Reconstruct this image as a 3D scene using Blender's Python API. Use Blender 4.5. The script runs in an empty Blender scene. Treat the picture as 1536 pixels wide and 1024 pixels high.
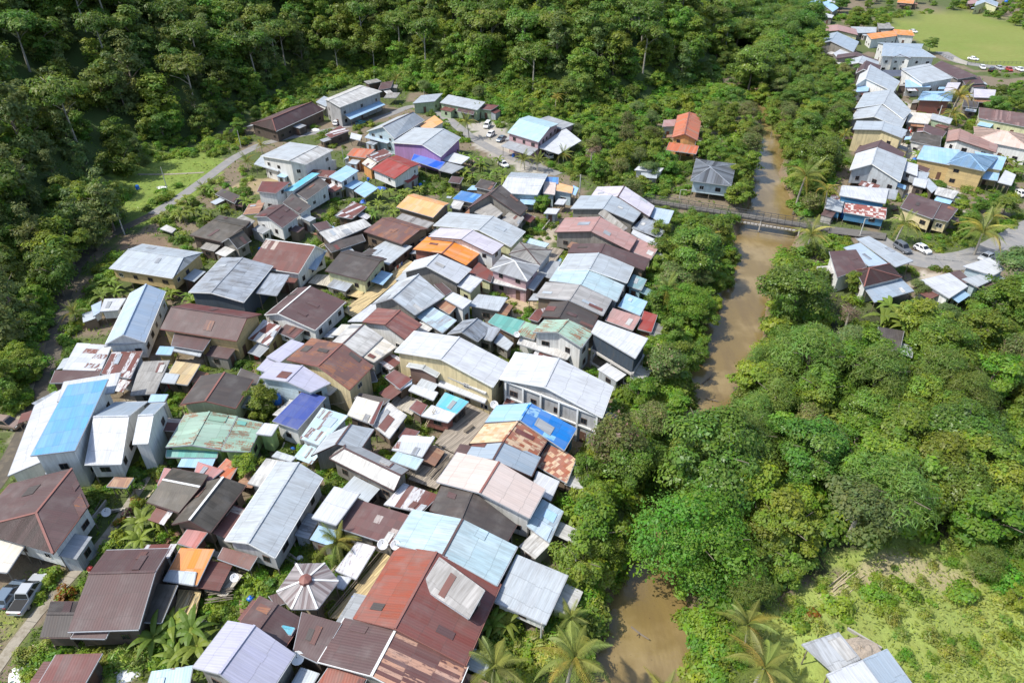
import bpy, math, random
import numpy as np
from mathutils import Vector, Matrix
R_ = random.Random(7); RS = np.random.RandomState(11)
SC = bpy.context.scene; COL = SC.collection
F = 1024.0; CX = 768.0; CY = 512.0; CH = 70.0; PIT = math.radians(35)
SP, CP = math.sin(PIT), math.cos(PIT)

# ------------------------------------------------------------------ camera, sun, sky
cam = bpy.data.cameras.new('camera'); co = bpy.data.objects.new('camera', cam); COL.objects.link(co)
cam.sensor_width = 36; cam.lens = 24; cam.clip_start = 1; cam.clip_end = 5000
co.location = (0, 0, CH); co.rotation_euler = (math.pi/2 - PIT, 0, 0); SC.camera = co
SUN_AZ = Vector((-1.0, -0.18, 0)).normalized(); SUN_EL = math.radians(54)
sun = bpy.data.lights.new('sun', 'SUN'); so = bpy.data.objects.new('sun', sun); COL.objects.link(so)
sun.energy = 3.5; sun.angle = math.radians(0.9); sun.color = (1.0, 0.96, 0.88)
sd = Vector((SUN_AZ.x*math.cos(SUN_EL), SUN_AZ.y*math.cos(SUN_EL), math.sin(SUN_EL)))
so.rotation_euler = sd.to_track_quat('Z', 'Y').to_euler(); so.location = (0, 100, 200)
wd = bpy.data.worlds.new('World'); SC.world = wd; wd.use_nodes = True
wn = wd.node_tree; bg = wn.nodes['Background']
sky = wn.nodes.new('ShaderNodeTexSky'); sky.sky_type = 'NISHITA'; sky.sun_disc = False
sky.sun_elevation = SUN_EL; sky.sun_rotation = math.atan2(SUN_AZ.x, SUN_AZ.y)
sky.air_density = 1.0; sky.dust_density = 1.5; sky.ozone_density = 1.0
wn.links.new(sky.outputs[0], bg.inputs[0]); bg.inputs[1].default_value = 0.15
SC.view_settings.view_transform = 'Standard'; SC.view_settings.look = 'None'
SC.view_settings.exposure = 0.52; SC.view_settings.gamma = 1.0

def ray(px, py):
    a = (px - CX)/F; b = (py - CY)/F
    return np.array((a, CP - b*SP, -SP - b*CP))
def W(px, py, z=0.0):
    d = ray(px, py); t = (z - CH)/d[2]
    return np.array((d[0]*t, d[1]*t, z))
def W2(p, z=0.0): return W(p[0], p[1], z)

# ------------------------------------------------------------------ plan helpers
def inside(poly, X, Y):
    X = np.asarray(X, float); Y = np.asarray(Y, float); r = np.zeros(X.shape, bool); n = len(poly)
    for i in range(n):
        x0, y0 = poly[i][0], poly[i][1]; x1, y1 = poly[(i+1) % n][0], poly[(i+1) % n][1]
        if y0 == y1: continue
        c = ((y0 > Y) != (y1 > Y)) & (X < (x1 - x0)*(Y - y0)/(y1 - y0) + x0)
        r ^= c
    return r
def pdist(line, X, Y, closed=False):
    X = np.asarray(X, float); Y = np.asarray(Y, float); d = np.full(X.shape, 1e9); T = np.zeros(X.shape)
    n = len(line); L = 0
    for i in range(n if closed else n-1):
        x0, y0 = line[i][0], line[i][1]; x1, y1 = line[(i+1) % n][0], line[(i+1) % n][1]
        dx, dy = x1-x0, y1-y0; l2 = dx*dx+dy*dy
        t = np.clip(((X-x0)*dx+(Y-y0)*dy)/max(l2, 1e-9), 0, 1)
        dd = np.hypot(X-x0-t*dx, Y-y0-t*dy); m = dd < d
        d = np.where(m, dd, d); T = np.where(m, i+t, T)
    return d, T
def vnoise(X, Y, s, seed=0):
    X = np.asarray(X, float)/s; Y = np.asarray(Y, float)/s
    xi = np.floor(X).astype(int); yi = np.floor(Y).astype(int); fx = X-xi; fy = Y-yi
    fx = fx*fx*(3-2*fx); fy = fy*fy*(3-2*fy)
    def h(a, b):
        v = np.sin(a*127.1+b*311.7+seed*74.7)*43758.5453
        return v-np.floor(v)
    return (h(xi, yi)*(1-fx)+h(xi+1, yi)*fx)*(1-fy)+(h(xi, yi+1)*(1-fx)+h(xi+1, yi+1)*fx)*fy
def PL(pts, z=0.0): return [tuple(W(x, y, z)[:2]) for x, y in pts]

# ------------------------------------------------------------------ objects
def tag(o, label=None, cat=None, group=None, kind=None):
    if label: o['label'] = label
    if cat: o['category'] = cat
    if group: o['group'] = group
    if kind: o['kind'] = kind
    return o
def empty(name, loc):
    o = bpy.data.objects.new(name, None); o.location = loc; COL.objects.link(o); o.empty_display_size = 0.5; return o
def mesh(name, V, Fc, mats, uv=None, mi=None, smooth=False):
    me = bpy.data.meshes.new(name); me.from_pydata([tuple(map(float, v)) for v in V], [], Fc)
    for m in (mats if isinstance(mats, (list, tuple)) else [mats]): me.materials.append(m)
    if mi is not None: me.polygons.foreach_set('material_index', mi)
    if smooth: me.polygons.foreach_set('use_smooth', [True]*len(me.polygons))
    if uv is not None:
        l = me.uv_layers.new(name='UVMap'); l.data.foreach_set('uv', np.asarray(uv, np.float32).ravel())
    me.update(); return me
def link(name, me, parent=None, loc=(0, 0, 0)):
    o = bpy.data.objects.new(name, me); COL.objects.link(o)
    if parent is not None: o.parent = parent
    o.location = loc; return o
def dup(root):
    r = root.copy(); COL.objects.link(r)
    for ch in root.children:
        c = ch.copy(); COL.objects.link(c); c.parent = r
        for g in ch.children:
            d = g.copy(); COL.objects.link(d); d.parent = c
    return r
class MB:
    def __init__(s): s.V = []; s.F = []; s.M = []; s.U = []
    def add(s, V, Fc, m=0, uv=None):
        b = len(s.V); s.V += [tuple(map(float, v)) for v in V]
        k = 0
        for f in Fc:
            s.F.append(tuple(i+b for i in f)); s.M.append(m)
            for j in range(len(f)):
                s.U.append(uv[k] if uv is not None else (V[f[j]][0], V[f[j]][2])); k += 1
    def box(s, c, h, m=0, rz=0.0):
        cs, sn = math.cos(rz), math.sin(rz); V = []
        for dz in (-1, 1):
            for dx, dy in ((-1, -1), (1, -1), (1, 1), (-1, 1)):
                x, y = dx*h[0], dy*h[1]
                V.append((c[0]+x*cs-y*sn, c[1]+x*sn+y*cs, c[2]+dz*h[2]))
        s.add(V, BOXF, m)
    def beam(s, p, q, w, h, m=0, up=(0, 0, 1)):
        p = np.array(p, float); q = np.array(q, float); d = q-p; L = np.linalg.norm(d)
        if L < 1e-6: return
        d /= L; u = np.array(up, float); sd_ = np.cross(d, u); n = np.linalg.norm(sd_)
        if n < 1e-4: sd_ = np.array((1., 0, 0)); n = 1
        sd_ /= n; u = np.cross(sd_, d)
        V = []
        for e in (p, q):
            for a, b in ((-1, -1), (1, -1), (1, 1), (-1, 1)): V.append(e+sd_*a*w/2+u*b*h/2)
        uv = []
        for f in BEAMF:
            for i in f: uv.append(((L if i >= 4 else 0), (i % 4)*w/2))
        s.add(V, BEAMF, m, uv)
    def tube(s, pts, rad, n=6, m=0, caps=True):
        P = [np.array(p, float) for p in pts]; rings = []; V = []
        for i, p in enumerate(P):
            d = P[min(i+1, len(P)-1)]-P[max(i-1, 0)]; d = d/(np.linalg.norm(d)+1e-9)
            a = np.cross(d, (0, 0, 1.)) if abs(d[2]) < .9 else np.cross(d, (1., 0, 0)); a /= np.linalg.norm(a); b = np.cross(d, a)
            for k in range(n):
                t = 2*math.pi*k/n; V.append(p+(a*math.cos(t)+b*math.sin(t))*rad[i])
        Fc = []
        for i in range(len(P)-1):
            for k in range(n):
                Fc.append((i*n+k, i*n+(k+1) % n, (i+1)*n+(k+1) % n, (i+1)*n+k))
        if caps: Fc.append(tuple(range(n))[::-1]); Fc.append(tuple((len(P)-1)*n+k for k in range(n)))
        s.add(V, Fc, m)
    def lathe(s, c, prof, n=12, m=0):
        V = []; Fc = []
        for r, z in prof:
            for k in range(n):
                t = 2*math.pi*k/n; V.append((c[0]+r*math.cos(t), c[1]+r*math.sin(t), c[2]+z))
        for i in range(len(prof)-1):
            for k in range(n): Fc.append((i*n+k, i*n+(k+1) % n, (i+1)*n+(k+1) % n, (i+1)*n+k))
        Fc.append(tuple(range(n))[::-1]); Fc.append(tuple((len(prof)-1)*n+k for k in range(n)))
        s.add(V, Fc, m)
    def build(s, name, mats, parent=None, org=(0, 0, 0), smooth=False, loc=None):
        V = np.array(s.V)-np.array(org)
        me = mesh(name, V, s.F, mats, s.U, s.M, smooth)
        return link(name, me, parent, (0, 0, 0) if loc is None else loc)
BOXF = [(3, 2, 1, 0), (4, 5, 6, 7), (0, 1, 5, 4), (1, 2, 6, 5), (2, 3, 7, 6), (3, 0, 4, 7)]
BEAMF = [(0, 1, 2, 3), (7, 6, 5, 4), (4, 5, 1, 0), (5, 6, 2, 1), (6, 7, 3, 2), (7, 4, 0, 3)]

# ------------------------------------------------------------------ materials
def newmat(name):
    m = bpy.data.materials.new(name); m.use_nodes = True; nt = m.node_tree
    return m, nt, nt.nodes['Principled BSDF']
class NT:
    def __init__(s, nt): s.nt = nt
    def n(s, t, **k):
        x = s.nt.nodes.new(t)
        for a, b in k.items(): setattr(x, a, b)
        return x
    def set(s, sock, v):
        if isinstance(v, bpy.types.NodeSocket): s.nt.links.new(v, sock)
        elif v is not None:
            if isinstance(v, (tuple, list)) and len(v) == 3 and sock.type == 'RGBA': v = (*v, 1)
            sock.default_value = v
    def math(s, op, a, b=None, c=None):
        x = s.n('ShaderNodeMath', operation=op); s.set(x.inputs[0], a); s.set(x.inputs[1], b); s.set(x.inputs[2], c); return x.outputs[0]
    def mix(s, f, a, b, mode='MIX'):
        x = s.n('ShaderNodeMix', data_type='RGBA', blend_type=mode); s.set(x.inputs[0], f); s.set(x.inputs[6], a); s.set(x.inputs[7], b); return x.outputs[2]
    def noise(s, vec, scale, detail=3, rough=.55):
        x = s.n('ShaderNodeTexNoise'); s.set(x.inputs['Vector'], vec); s.set(x.inputs['Scale'], scale)
        x.inputs['Detail'].default_value = detail; x.inputs['Roughness'].default_value = rough; return x.outputs[0]
    def ramp(s, v, lo, hi):
        x = s.n('ShaderNodeMapRange'); x.interpolation_type = 'SMOOTHSTEP'
        s.set(x.inputs[0], v); s.set(x.inputs[1], lo); s.set(x.inputs[2], hi); return x.outputs[0]
    def comb(s, x_, y_, z_=0.0):
        x = s.n('ShaderNodeCombineXYZ'); s.set(x.inputs[0], x_); s.set(x.inputs[1], y_); s.set(x.inputs[2], z_); return x.outputs[0]
    def sep(s, v):
        x = s.n('ShaderNodeSeparateXYZ'); s.set(x.inputs[0], v); return x.outputs

def roof_group():
    g = bpy.data.node_groups.new('roof_sheet', 'ShaderNodeTree'); t = NT(g)
    for nm, ty, dv in (('A', 'NodeSocketColor', (.5, .5, .5, 1)), ('B', 'NodeSocketColor', (.3, .1, .05, 1)), ('Patch', 'NodeSocketFloat', 0), ('Rust', 'NodeSocketFloat', 0),
                       ('Dirt', 'NodeSocketFloat', .3), ('Var', 'NodeSocketFloat', .12), ('SheetU', 'NodeSocketFloat', .9), ('SheetV', 'NodeSocketFloat', 2.6), ('Seed', 'NodeSocketFloat', 0)):
        s_ = g.interface.new_socket(nm, in_out='INPUT', socket_type=ty); s_.default_value = dv
    g.interface.new_socket('Color', in_out='OUTPUT', socket_type='NodeSocketColor')
    g.interface.new_socket('Height', in_out='OUTPUT', socket_type='NodeSocketFloat')
    g.interface.new_socket('Rough', in_out='OUTPUT', socket_type='NodeSocketFloat')
    gi = t.n('NodeGroupInput'); go = t.n('NodeGroupOutput'); I = gi.outputs
    uv = t.n('ShaderNodeUVMap'); uv.uv_map = 'UVMap'; u, v, _ = t.sep(uv.outputs[0])
    oi = t.n('ShaderNodeObjectInfo'); seed = t.math('MULTIPLY_ADD', oi.outputs['Random'], 91.0, I['Seed'])
    su = t.math('DIVIDE', u, I['SheetU']); sv = t.math('DIVIDE', v, I['SheetV'])
    # ragged sheet ends
    wn1 = t.n('ShaderNodeTexWhiteNoise', noise_dimensions='2D'); t.set(wn1.inputs['Vector'], t.comb(t.math('FLOOR', su), seed))
    sv = t.math('ADD', sv, t.math('MULTIPLY', wn1.outputs[0], .12))
    wn2 = t.n('ShaderNodeTexWhiteNoise', noise_dimensions='3D'); t.set(wn2.inputs['Vector'], t.comb(t.math('FLOOR', su), t.math('FLOOR', sv), seed))
    r1, r2, r3 = t.sep(wn2.outputs[1])
    pv = t.comb(t.math('MULTIPLY', u, 3.0), t.math('MULTIPLY', v, .8), seed); pn = t.noise(pv, 1.3, 4, .65)
    pm = t.math('MULTIPLY', t.math('LESS_THAN', r1, I['Patch']), t.ramp(pn, t.math('SUBTRACT', .46, t.math('MULTIPLY', r2, .3)), .52))
    col = t.mix(pm, I['A'], I['B'])
    # per sheet fading
    br = t.math('ADD', 1.0, t.math('MULTIPLY', t.math('SUBTRACT', r2, .5), t.math('MULTIPLY', I['Var'], 2.0)))
    hsv = t.n('ShaderNodeHueSaturation'); t.set(hsv.inputs['Color'], col); t.set(hsv.inputs['Value'], br)
    t.set(hsv.inputs['Saturation'], t.math('ADD', .9, t.math('MULTIPLY', r3, .2))); col = hsv.outputs[0]
    # weather stains, stretched down the slope
    vec = t.comb(u, v, seed)
    st = t.comb(t.math('MULTIPLY', u, 3.4), t.math('MULTIPLY', v, .38), seed)
    n1 = t.noise(st, 1.0, 4); n2 = t.noise(vec, .35, 4); n3 = t.noise(vec, 5.0, 3)
    d = t.math('MULTIPLY', t.ramp(t.math('ADD', t.math('MULTIPLY', n1, .6), t.math('MULTIPLY', n2, .5)), .42, .75), I['Dirt'])
    dirtc = t.mix(.72, col, (.12, .105, .09)); col = t.mix(d, col, dirtc)
    # bleaching
    col = t.mix(t.math('MULTIPLY', t.ramp(n2, .5, .72), .05), col, (.72, .72, .70))
    # rust
    rm = t.math('ADD', t.math('ADD', t.math('MULTIPLY', n1, .45), t.math('MULTIPLY', n2, .45)), t.math('MULTIPLY', n3, .25))
    th = t.math('SUBTRACT', .86, t.math('MULTIPLY', I['Rust'], .46))
    rf = t.math('MULTIPLY', t.ramp(rm, th, t.math('ADD', th, .07)), t.math('GREATER_THAN', I['Rust'], .01))
    rc = t.mix(n3, (.15, .055, .03), (.36, .16, .08)); col = t.mix(t.math('MULTIPLY', rf, .9), col, rc)
    # seams and overlaps
    fu = t.math('FRACT', su); fv = t.math('FRACT', sv)
    seam = t.math('ADD', t.math('MULTIPLY', t.math('LESS_THAN', fu, .07), .16), t.math('MULTIPLY', t.math('LESS_THAN', fv, .035), .26))
    col = t.mix(seam, col, (.05, .045, .04))
    rib = t.math('SINE', t.math('MULTIPLY', u, 2*math.pi/.3))
    col = t.mix(t.math('MULTIPLY', t.math('LESS_THAN', rib, -.55), .08), col, (.06, .055, .05))
    t.set(go.inputs['Color'], col)
    t.set(go.inputs['Height'], t.math('ADD', t.math('MULTIPLY', rib, .5), t.math('MULTIPLY', n2, 1.2)))
    t.set(go.inputs['Rough'], t.math('ADD', .52, t.math('ADD', t.math('MULTIPLY', rf, .3), t.math('MULTIPLY', n1, .2))))
    return g
RG = roof_group()
_rc = {}
def roofmat(name, A, B=(.2, .07, .05), patch=0, rust=0, dirt=.35, var=.12, su=.9, sv=2.6, met=0.0):
    m, nt, b = newmat('roof_'+name); t = NT(nt)
    g = t.n('ShaderNodeGroup'); g.node_tree = RG
    for k, v in (('A', A), ('B', B), ('Patch', patch), ('Rust', rust), ('Dirt', dirt), ('Var', var), ('SheetU', su), ('SheetV', sv), ('Seed', len(_rc)*3.7)): t.set(g.inputs[k], v)
    t.set(b.inputs['Base Color'], g.outputs[0]); t.set(b.inputs['Roughness'], g.outputs[2]); b.inputs['Metallic'].default_value = met
    bp = t.n('ShaderNodeBump'); bp.inputs['Strength'].default_value = .3; bp.inputs['Distance'].default_value = .03
    t.set(bp.inputs['Height'], g.outputs[1]); t.set(b.inputs['Normal'], bp.outputs[0]); _rc[name] = m; return m
RM = {}
for k, a in dict(
    zinc=dict(A=(.46, .51, .55), B=(.41,.45,.49), patch=.1, dirt=.35, met=.25, var=.05), zincb=dict(A=(.44, .54, .66), B=(.46,.55,.66), patch=.1, dirt=.2, met=.2, var=.04),
    zincw=dict(A=(.46, .50, .53), B=(.43,.465,.495), patch=.08, dirt=.5, met=.1, var=.035), zincd=dict(A=(.38, .42, .47), B=(.2, .22, .25), patch=.1, dirt=.9, met=.25),
    white=dict(A=(.55, .57, .60), B=(.52,.54,.57), patch=.06, dirt=.42, var=.025), whited=dict(A=(.58, .575, .555), B=(.47, .455, .43), patch=.15, dirt=.75, var=.1),
    lilac=dict(A=(.42, .42, .53), B=(.40, .40, .50), patch=.08, dirt=.25, var=.03), lilacw=dict(A=(.56, .53, .59), B=(.52,.49,.55), patch=.1, dirt=.35, var=.05),
    brown=dict(A=(.098, .055, .054), B=(.108,.058,.056), patch=.2, dirt=.3, var=.06), dark=dict(A=(.066, .054, .050), B=(.073,.056,.05), patch=.2, dirt=.5, var=.08),
    moss=dict(A=(.070, .060, .046), B=(.09, .074, .056), patch=.25, dirt=.8, var=.2, sv=1.4), maroon=dict(A=(.155, .05, .045), B=(.13, .05, .045), patch=.2, dirt=.25, var=.06),
    maroonr=dict(A=(.15, .055, .045), B=(.45, .38, .33), patch=.10, rust=.35, dirt=.4), brownr=dict(A=(.15, .075, .065), B=(.26, .11, .06), patch=.2, rust=.55, dirt=.3),
    brownstr=dict(A=(.13, .06, .055), B=(.46, .26, .18), patch=.5, rust=.4, dirt=.2, su=.4, sv=2.6), marstr=dict(A=(.20, .07, .06), B=(.25, .11, .09), patch=.5, su=.6, sv=9),
    red=dict(A=(.30, .055, .045), B=(.28,.052,.043), patch=.2, dirt=.25, var=.05), redor=dict(A=(.29, .08, .05), B=(.27,.077,.048), patch=.2, dirt=.6, rust=.2, var=.06), redd=dict(A=(.18, .056, .046), B=(.17,.058,.05), patch=.2, dirt=.4, rust=.12, var=.07),
    orange=dict(A=(.72, .27, .075), B=(.68,.25,.072), patch=.2, dirt=.25, var=.05), orangep=dict(A=(.72, .38, .17), B=(.69,.36,.16), patch=.2, dirt=.25, var=.05), terra=dict(A=(.50, .145, .07), B=(.42, .2, .13), patch=.3, dirt=.3, su=.5, sv=9),
    navy=dict(A=(.055, .085, .29), B=(.06, .1, .32), patch=.2, dirt=.2, var=.05), blue=dict(A=(.15, .37, .62), B=(.14,.345,.59), patch=.22, dirt=.25, var=.05), blued=dict(A=(.08, .22, .5), B=(.12, .3, .6), patch=.2, dirt=.2),
    bluechk=dict(A=(.03, .19, .55), B=(.27, .5, .72), patch=.33, dirt=.15, sv=1.8), paleblue=dict(A=(.42, .55, .60), B=(.45,.575,.62), patch=.3, dirt=.5, rust=.2, var=.05), bluelt=dict(A=(.31, .49, .68), B=(.33,.51,.68), patch=.2, dirt=.15, var=.05),
    palestr=dict(A=(.46, .62, .68), B=(.2, .12, .11), patch=.17, rust=.3, dirt=.3, su=.45, sv=1.9), bluerust=dict(A=(.40, .53, .62), B=(.28, .34, .40), patch=.25, rust=.42, dirt=.5), teal=dict(A=(.12, .34, .30), B=(.16, .38, .33), patch=.2, dirt=.2),
    turq=dict(A=(.14, .46, .60), B=(.18, .5, .62), patch=.2, dirt=.15), green=dict(A=(.31, .44, .35), B=(.28, .40, .32), patch=.2, rust=.6, dirt=.25), greenr=dict(A=(.27, .42, .32), B=(.2, .16, .1), patch=.3, rust=.62, dirt=.3),
    oldgrey=dict(A=(.33, .32, .30), B=(.22, .2, .18), patch=.2, dirt=.9), oldpat=dict(A=(.34, .33, .32), B=(.10, .075, .07), patch=.08, dirt=.8, var=.2), grey=dict(A=(.33, .35, .37), B=(.28, .3, .32), patch=.2, dirt=.4),
    pink=dict(A=(.46, .22, .21), B=(.40, .13, .11), patch=.35, dirt=.3, rust=.15, var=.2), pinkr=dict(A=(.42, .25, .23), B=(.39,.225,.205), patch=.3, dirt=.4, rust=.16, var=.07), creamp=dict(A=(.60, .50, .455), B=(.57,.475,.43), patch=.2, dirt=.2, var=.035),
    cream=dict(A=(.66, .62, .54), B=(.6, .56, .48), patch=.2, dirt=.35), ruststr=dict(A=(.16, .055, .045), B=(.58, .58, .60), patch=.42, rust=.25, dirt=.4, su=.8, sv=5), zincrow=dict(A=(.55, .58, .61), B=(.19, .07, .05), patch=.22, rust=.1, dirt=.3, su=2.4, sv=1.2),
    rustchk=dict(A=(.33, .12, .07), B=(.58, .42, .28), patch=.45, dirt=.3, su=.5, sv=.7), creamchk=dict(A=(.60, .47, .30), B=(.52, .33, .18), patch=.3, dirt=.25, su=.5, sv=.7), rust=dict(A=(.30, .15, .09), B=(.4, .24, .14), patch=.3, rust=.5, dirt=.4),
    tan=dict(A=(.52, .40, .22), B=(.45, .33, .18), patch=.3, dirt=.45, var=.2), bluegrey=dict(A=(.36, .43, .50), B=(.33, .4, .47), patch=.2, dirt=.25, met=.15, var=.05), peach=dict(A=(.66, .50, .42), B=(.6, .44, .36), patch=.2, dirt=.2, var=.03),
    tarp=dict(A=(.05,.14,.62), B=(.07,.18,.66), patch=.1, dirt=.15, su=3, sv=9), bluepale=dict(A=(.40,.56,.62), B=(.44,.6,.66), patch=.2, dirt=.2, var=.05), pavil=dict(A=(.60,.55,.55), B=(.5,.4,.4), patch=.3, dirt=.3, rust=.12, su=.3, sv=9), oldz=dict(A=(.40,.39,.38), B=(.36,.34,.33), patch=.2, dirt=.6), teal2=dict(A=(.22,.38,.42), B=(.3,.4,.42), patch=.3, dirt=.5),
    brownpat=dict(A=(.145,.07,.065), B=(.42,.36,.33), patch=.15, rust=.25, dirt=.3, sv=1.2), zincst=dict(A=(.46,.48,.50), B=(.4,.42,.44), patch=.2, dirt=1.0), pinkbr=dict(A=(.34,.20,.165), B=(.28,.15,.12), patch=.4, rust=.3, dirt=.3), brownrib=dict(A=(.15,.085,.075), B=(.27,.16,.14), patch=.3, dirt=.2, su=.6, sv=9),
    rustchk2=dict(A=(.30,.09,.07), B=(.62,.56,.52), patch=.4, dirt=.3, su=.6, sv=.6), navyg=dict(A=(.085,.10,.14), B=(.1,.11,.15), patch=.2, dirt=.3), zincd2=dict(A=(.47,.51,.54), B=(.4,.42,.44), patch=.3, dirt=.7, rust=.1),
).items(): RM[k] = roofmat(k, **a)

def wallmat(name, col, plank='h', dirt=.4, step=.22):
    m, nt, b = newmat('wall_'+name); t = NT(nt)
    uv = t.n('ShaderNodeUVMap'); uv.uv_map = 'UVMap'; u, v, _ = t.sep(uv.outputs[0])
    oi = t.n('ShaderNodeObjectInfo'); sd_ = t.math('MULTIPLY', oi.outputs['Random'], 57.0)
    a = v if plank == 'h' else u
    s_ = t.math('DIVIDE', a, step); fr = t.math('FRACT', s_)
    w = t.n('ShaderNodeTexWhiteNoise', noise_dimensions='2D'); t.set(w.inputs['Vector'], t.comb(t.math('FLOOR', s_), sd_))
    n = t.noise(t.comb(t.math('MULTIPLY', u, 1.5), t.math('MULTIPLY', v, .5), sd_), 1.0, 5); n2 = t.noise(t.comb(u, v, sd_), 6.0, 3)
    h = t.n('ShaderNodeHueSaturation'); t.set(h.inputs['Color'], col); t.set(h.inputs['Value'], t.math('ADD', .88, t.math('MULTIPLY', w.outputs[0], .2)))
    c = t.mix(t.math('MULTIPLY', t.ramp(n, .45, .75), dirt), h.outputs[0], (.14, .12, .10))
    c = t.mix(t.math('MULTIPLY', n2, .18), c, (.2, .17, .14))
    if plank != 'n': c = t.mix(t.math('MULTIPLY', t.math('LESS_THAN', fr, .12), .4), c, (.04, .035, .03))
    t.set(b.inputs['Base Color'], c); b.inputs['Roughness'].default_value = .75; return m
WM = {}
for k, a in dict(white=((.74, .74, .72), 'n', .22), grey=((.40, .40, .40), 'n', .45), cream=((.66, .55, .32), 'n', .3), yellow=((.60, .44, .20), 'h', .3), pyellow=((.60, .60, .36), 'n', .3), navy=((.03, .055, .085), 'v', .3),
        wood=((.20, .145, .10), 'h', .6), dwood=((.085, .06, .048), 'h', .6), gwood=((.26, .245, .22), 'v', .7), blue=((.30, .48, .56), 'h', .3), pblue=((.48, .60, .66), 'h', .3), lime=((.42, .58, .22), 'n', .25),
        pink=((.50, .33, .35), 'h', .25), purple=((.36, .20, .42), 'v', .2), orange=((.62, .30, .10), 'n', .35), redw=((.26, .09, .07), 'h', .5), brown=((.17, .10, .08), 'h', .3), green=((.36, .46, .30), 'h', .4), bblue=((.05, .22, .40), 'h', .3), conc=((.42, .40, .37), 'n', .5), zinc=((.44, .48, .52), 'v', .4)).items():
    WM[k] = wallmat(k, *a)
def plain(name, col, rough=.6, met=0.0, var=.15, scale=3.0):
    m, nt, b = newmat(name); t = NT(nt); tc = t.n('ShaderNodeTexCoord')
    n = t.noise(tc.outputs['Object'], scale, 4)
    h = t.n('ShaderNodeHueSaturation'); t.set(h.inputs['Color'], col); t.set(h.inputs['Value'], t.math('ADD', 1-var, t.math('MULTIPLY', n, 2*var)))
    t.set(b.inputs['Base Color'], h.outputs[0]); b.inputs['Roughness'].default_value = rough; b.inputs['Metallic'].default_value = met; return m
M = dict(trimw=plain('trim_white', (.72, .72, .70), .5), trimd=plain('trim_dark', (.10, .06, .055), .5), trimr=plain('trim_red', (.24, .10, .08), .6), trimg=plain('trim_grey', (.36, .37, .39), .5),
         glass=plain('window_glass', (.018, .022, .028), .12, 0, .3), frame=plain('window_frame', (.62, .60, .56), .5), framed=plain('window_frame_dark', (.12, .08, .06), .6),
         post=plain('post_wood', (.20, .165, .125), .85), postw=plain('post_concrete', (.45, .43, .40), .8), door=plain('door_wood', (.13, .07, .05), .6),
         bark=plain('bark', (.17, .14, .11), .9, 0, .3, 2), barkl=plain('bark_pale', (.36, .33, .28), .9, 0, .25, 2), steel=plain('steel', (.10, .10, .105), .6, .2), bplastic=plain('blue_plastic', (.02, .14, .55), .35, 0, .08),
         tarp=plain('blue_tarp', (.05, .16, .62), .4, 0, .25, 1.2), wplastic=plain('white_plastic', (.75, .75, .74), .4), rubber=plain('rubber', (.02, .02, .02), .8), alu=plain('alloy', (.5, .5, .52), .35, .6),
         lamp=plain('lamp_glass', (.7, .7, .68), .2), conc=plain('concrete', (.36, .34, .31), .85, 0, .2, 1.5), pole=plain('pole_grey', (.48, .47, .44), .8), redp=plain('red_plastic', (.5, .05, .04), .4), tail=plain('tail_lamp', (.35, .02, .02), .3),
         rubble=plain('rubble', (.36, .30, .24), .9, 0, .5, 5), bamboo=plain('bamboo', (.50, .42, .27), .7, 0, .25, 4))
def plankmat(name, col, step=.25, axis='u', dirt=.5):
    m, nt, b = newmat(name); t = NT(nt)
    uv = t.n('ShaderNodeUVMap'); uv.uv_map = 'UVMap'; u, v, _ = t.sep(uv.outputs[0])
    a, c_ = (u, v) if axis == 'u' else (v, u)
    s_ = t.math('DIVIDE', a, step); fr = t.math('FRACT', s_)
    w = t.n('ShaderNodeTexWhiteNoise', noise_dimensions='2D'); t.set(w.inputs['Vector'], t.comb(t.math('FLOOR', s_), t.math('FLOOR', t.math('DIVIDE', c_, 3.1))))
    n = t.noise(t.comb(t.math('MULTIPLY', a, 3.0), t.math('MULTIPLY', c_, .4)), 1.0, 5)
    h = t.n('ShaderNodeHueSaturation'); t.set(h.inputs['Color'], col); t.set(h.inputs['Value'], t.math('ADD', .72, t.math('MULTIPLY', w.outputs[0], .5)))
    c = t.mix(t.math('MULTIPLY', t.ramp(n, .42, .75), dirt), h.outputs[0], (.13, .11, .09))
    c = t.mix(t.math('MULTIPLY', t.math('LESS_THAN', fr, .16), .6), c, (.03, .025, .02))
    t.set(b.inputs['Base Color'], c); b.inputs['Roughness'].default_value = .85; return m
M['deck_tan'] = plankmat('deck_tan', (.56, .43, .22), .3, 'u', .35); M['deck_grey'] = plankmat('deck_grey', (.34, .29, .23), .3, 'u', .6); M['deck_white'] = plankmat('deck_bleached', (.50, .46, .38), .22, 'u', .5)
M['deck_bridge'] = plankmat('deck_bridge', (.16, .15, .135), .3, 'v', .6)
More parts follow.
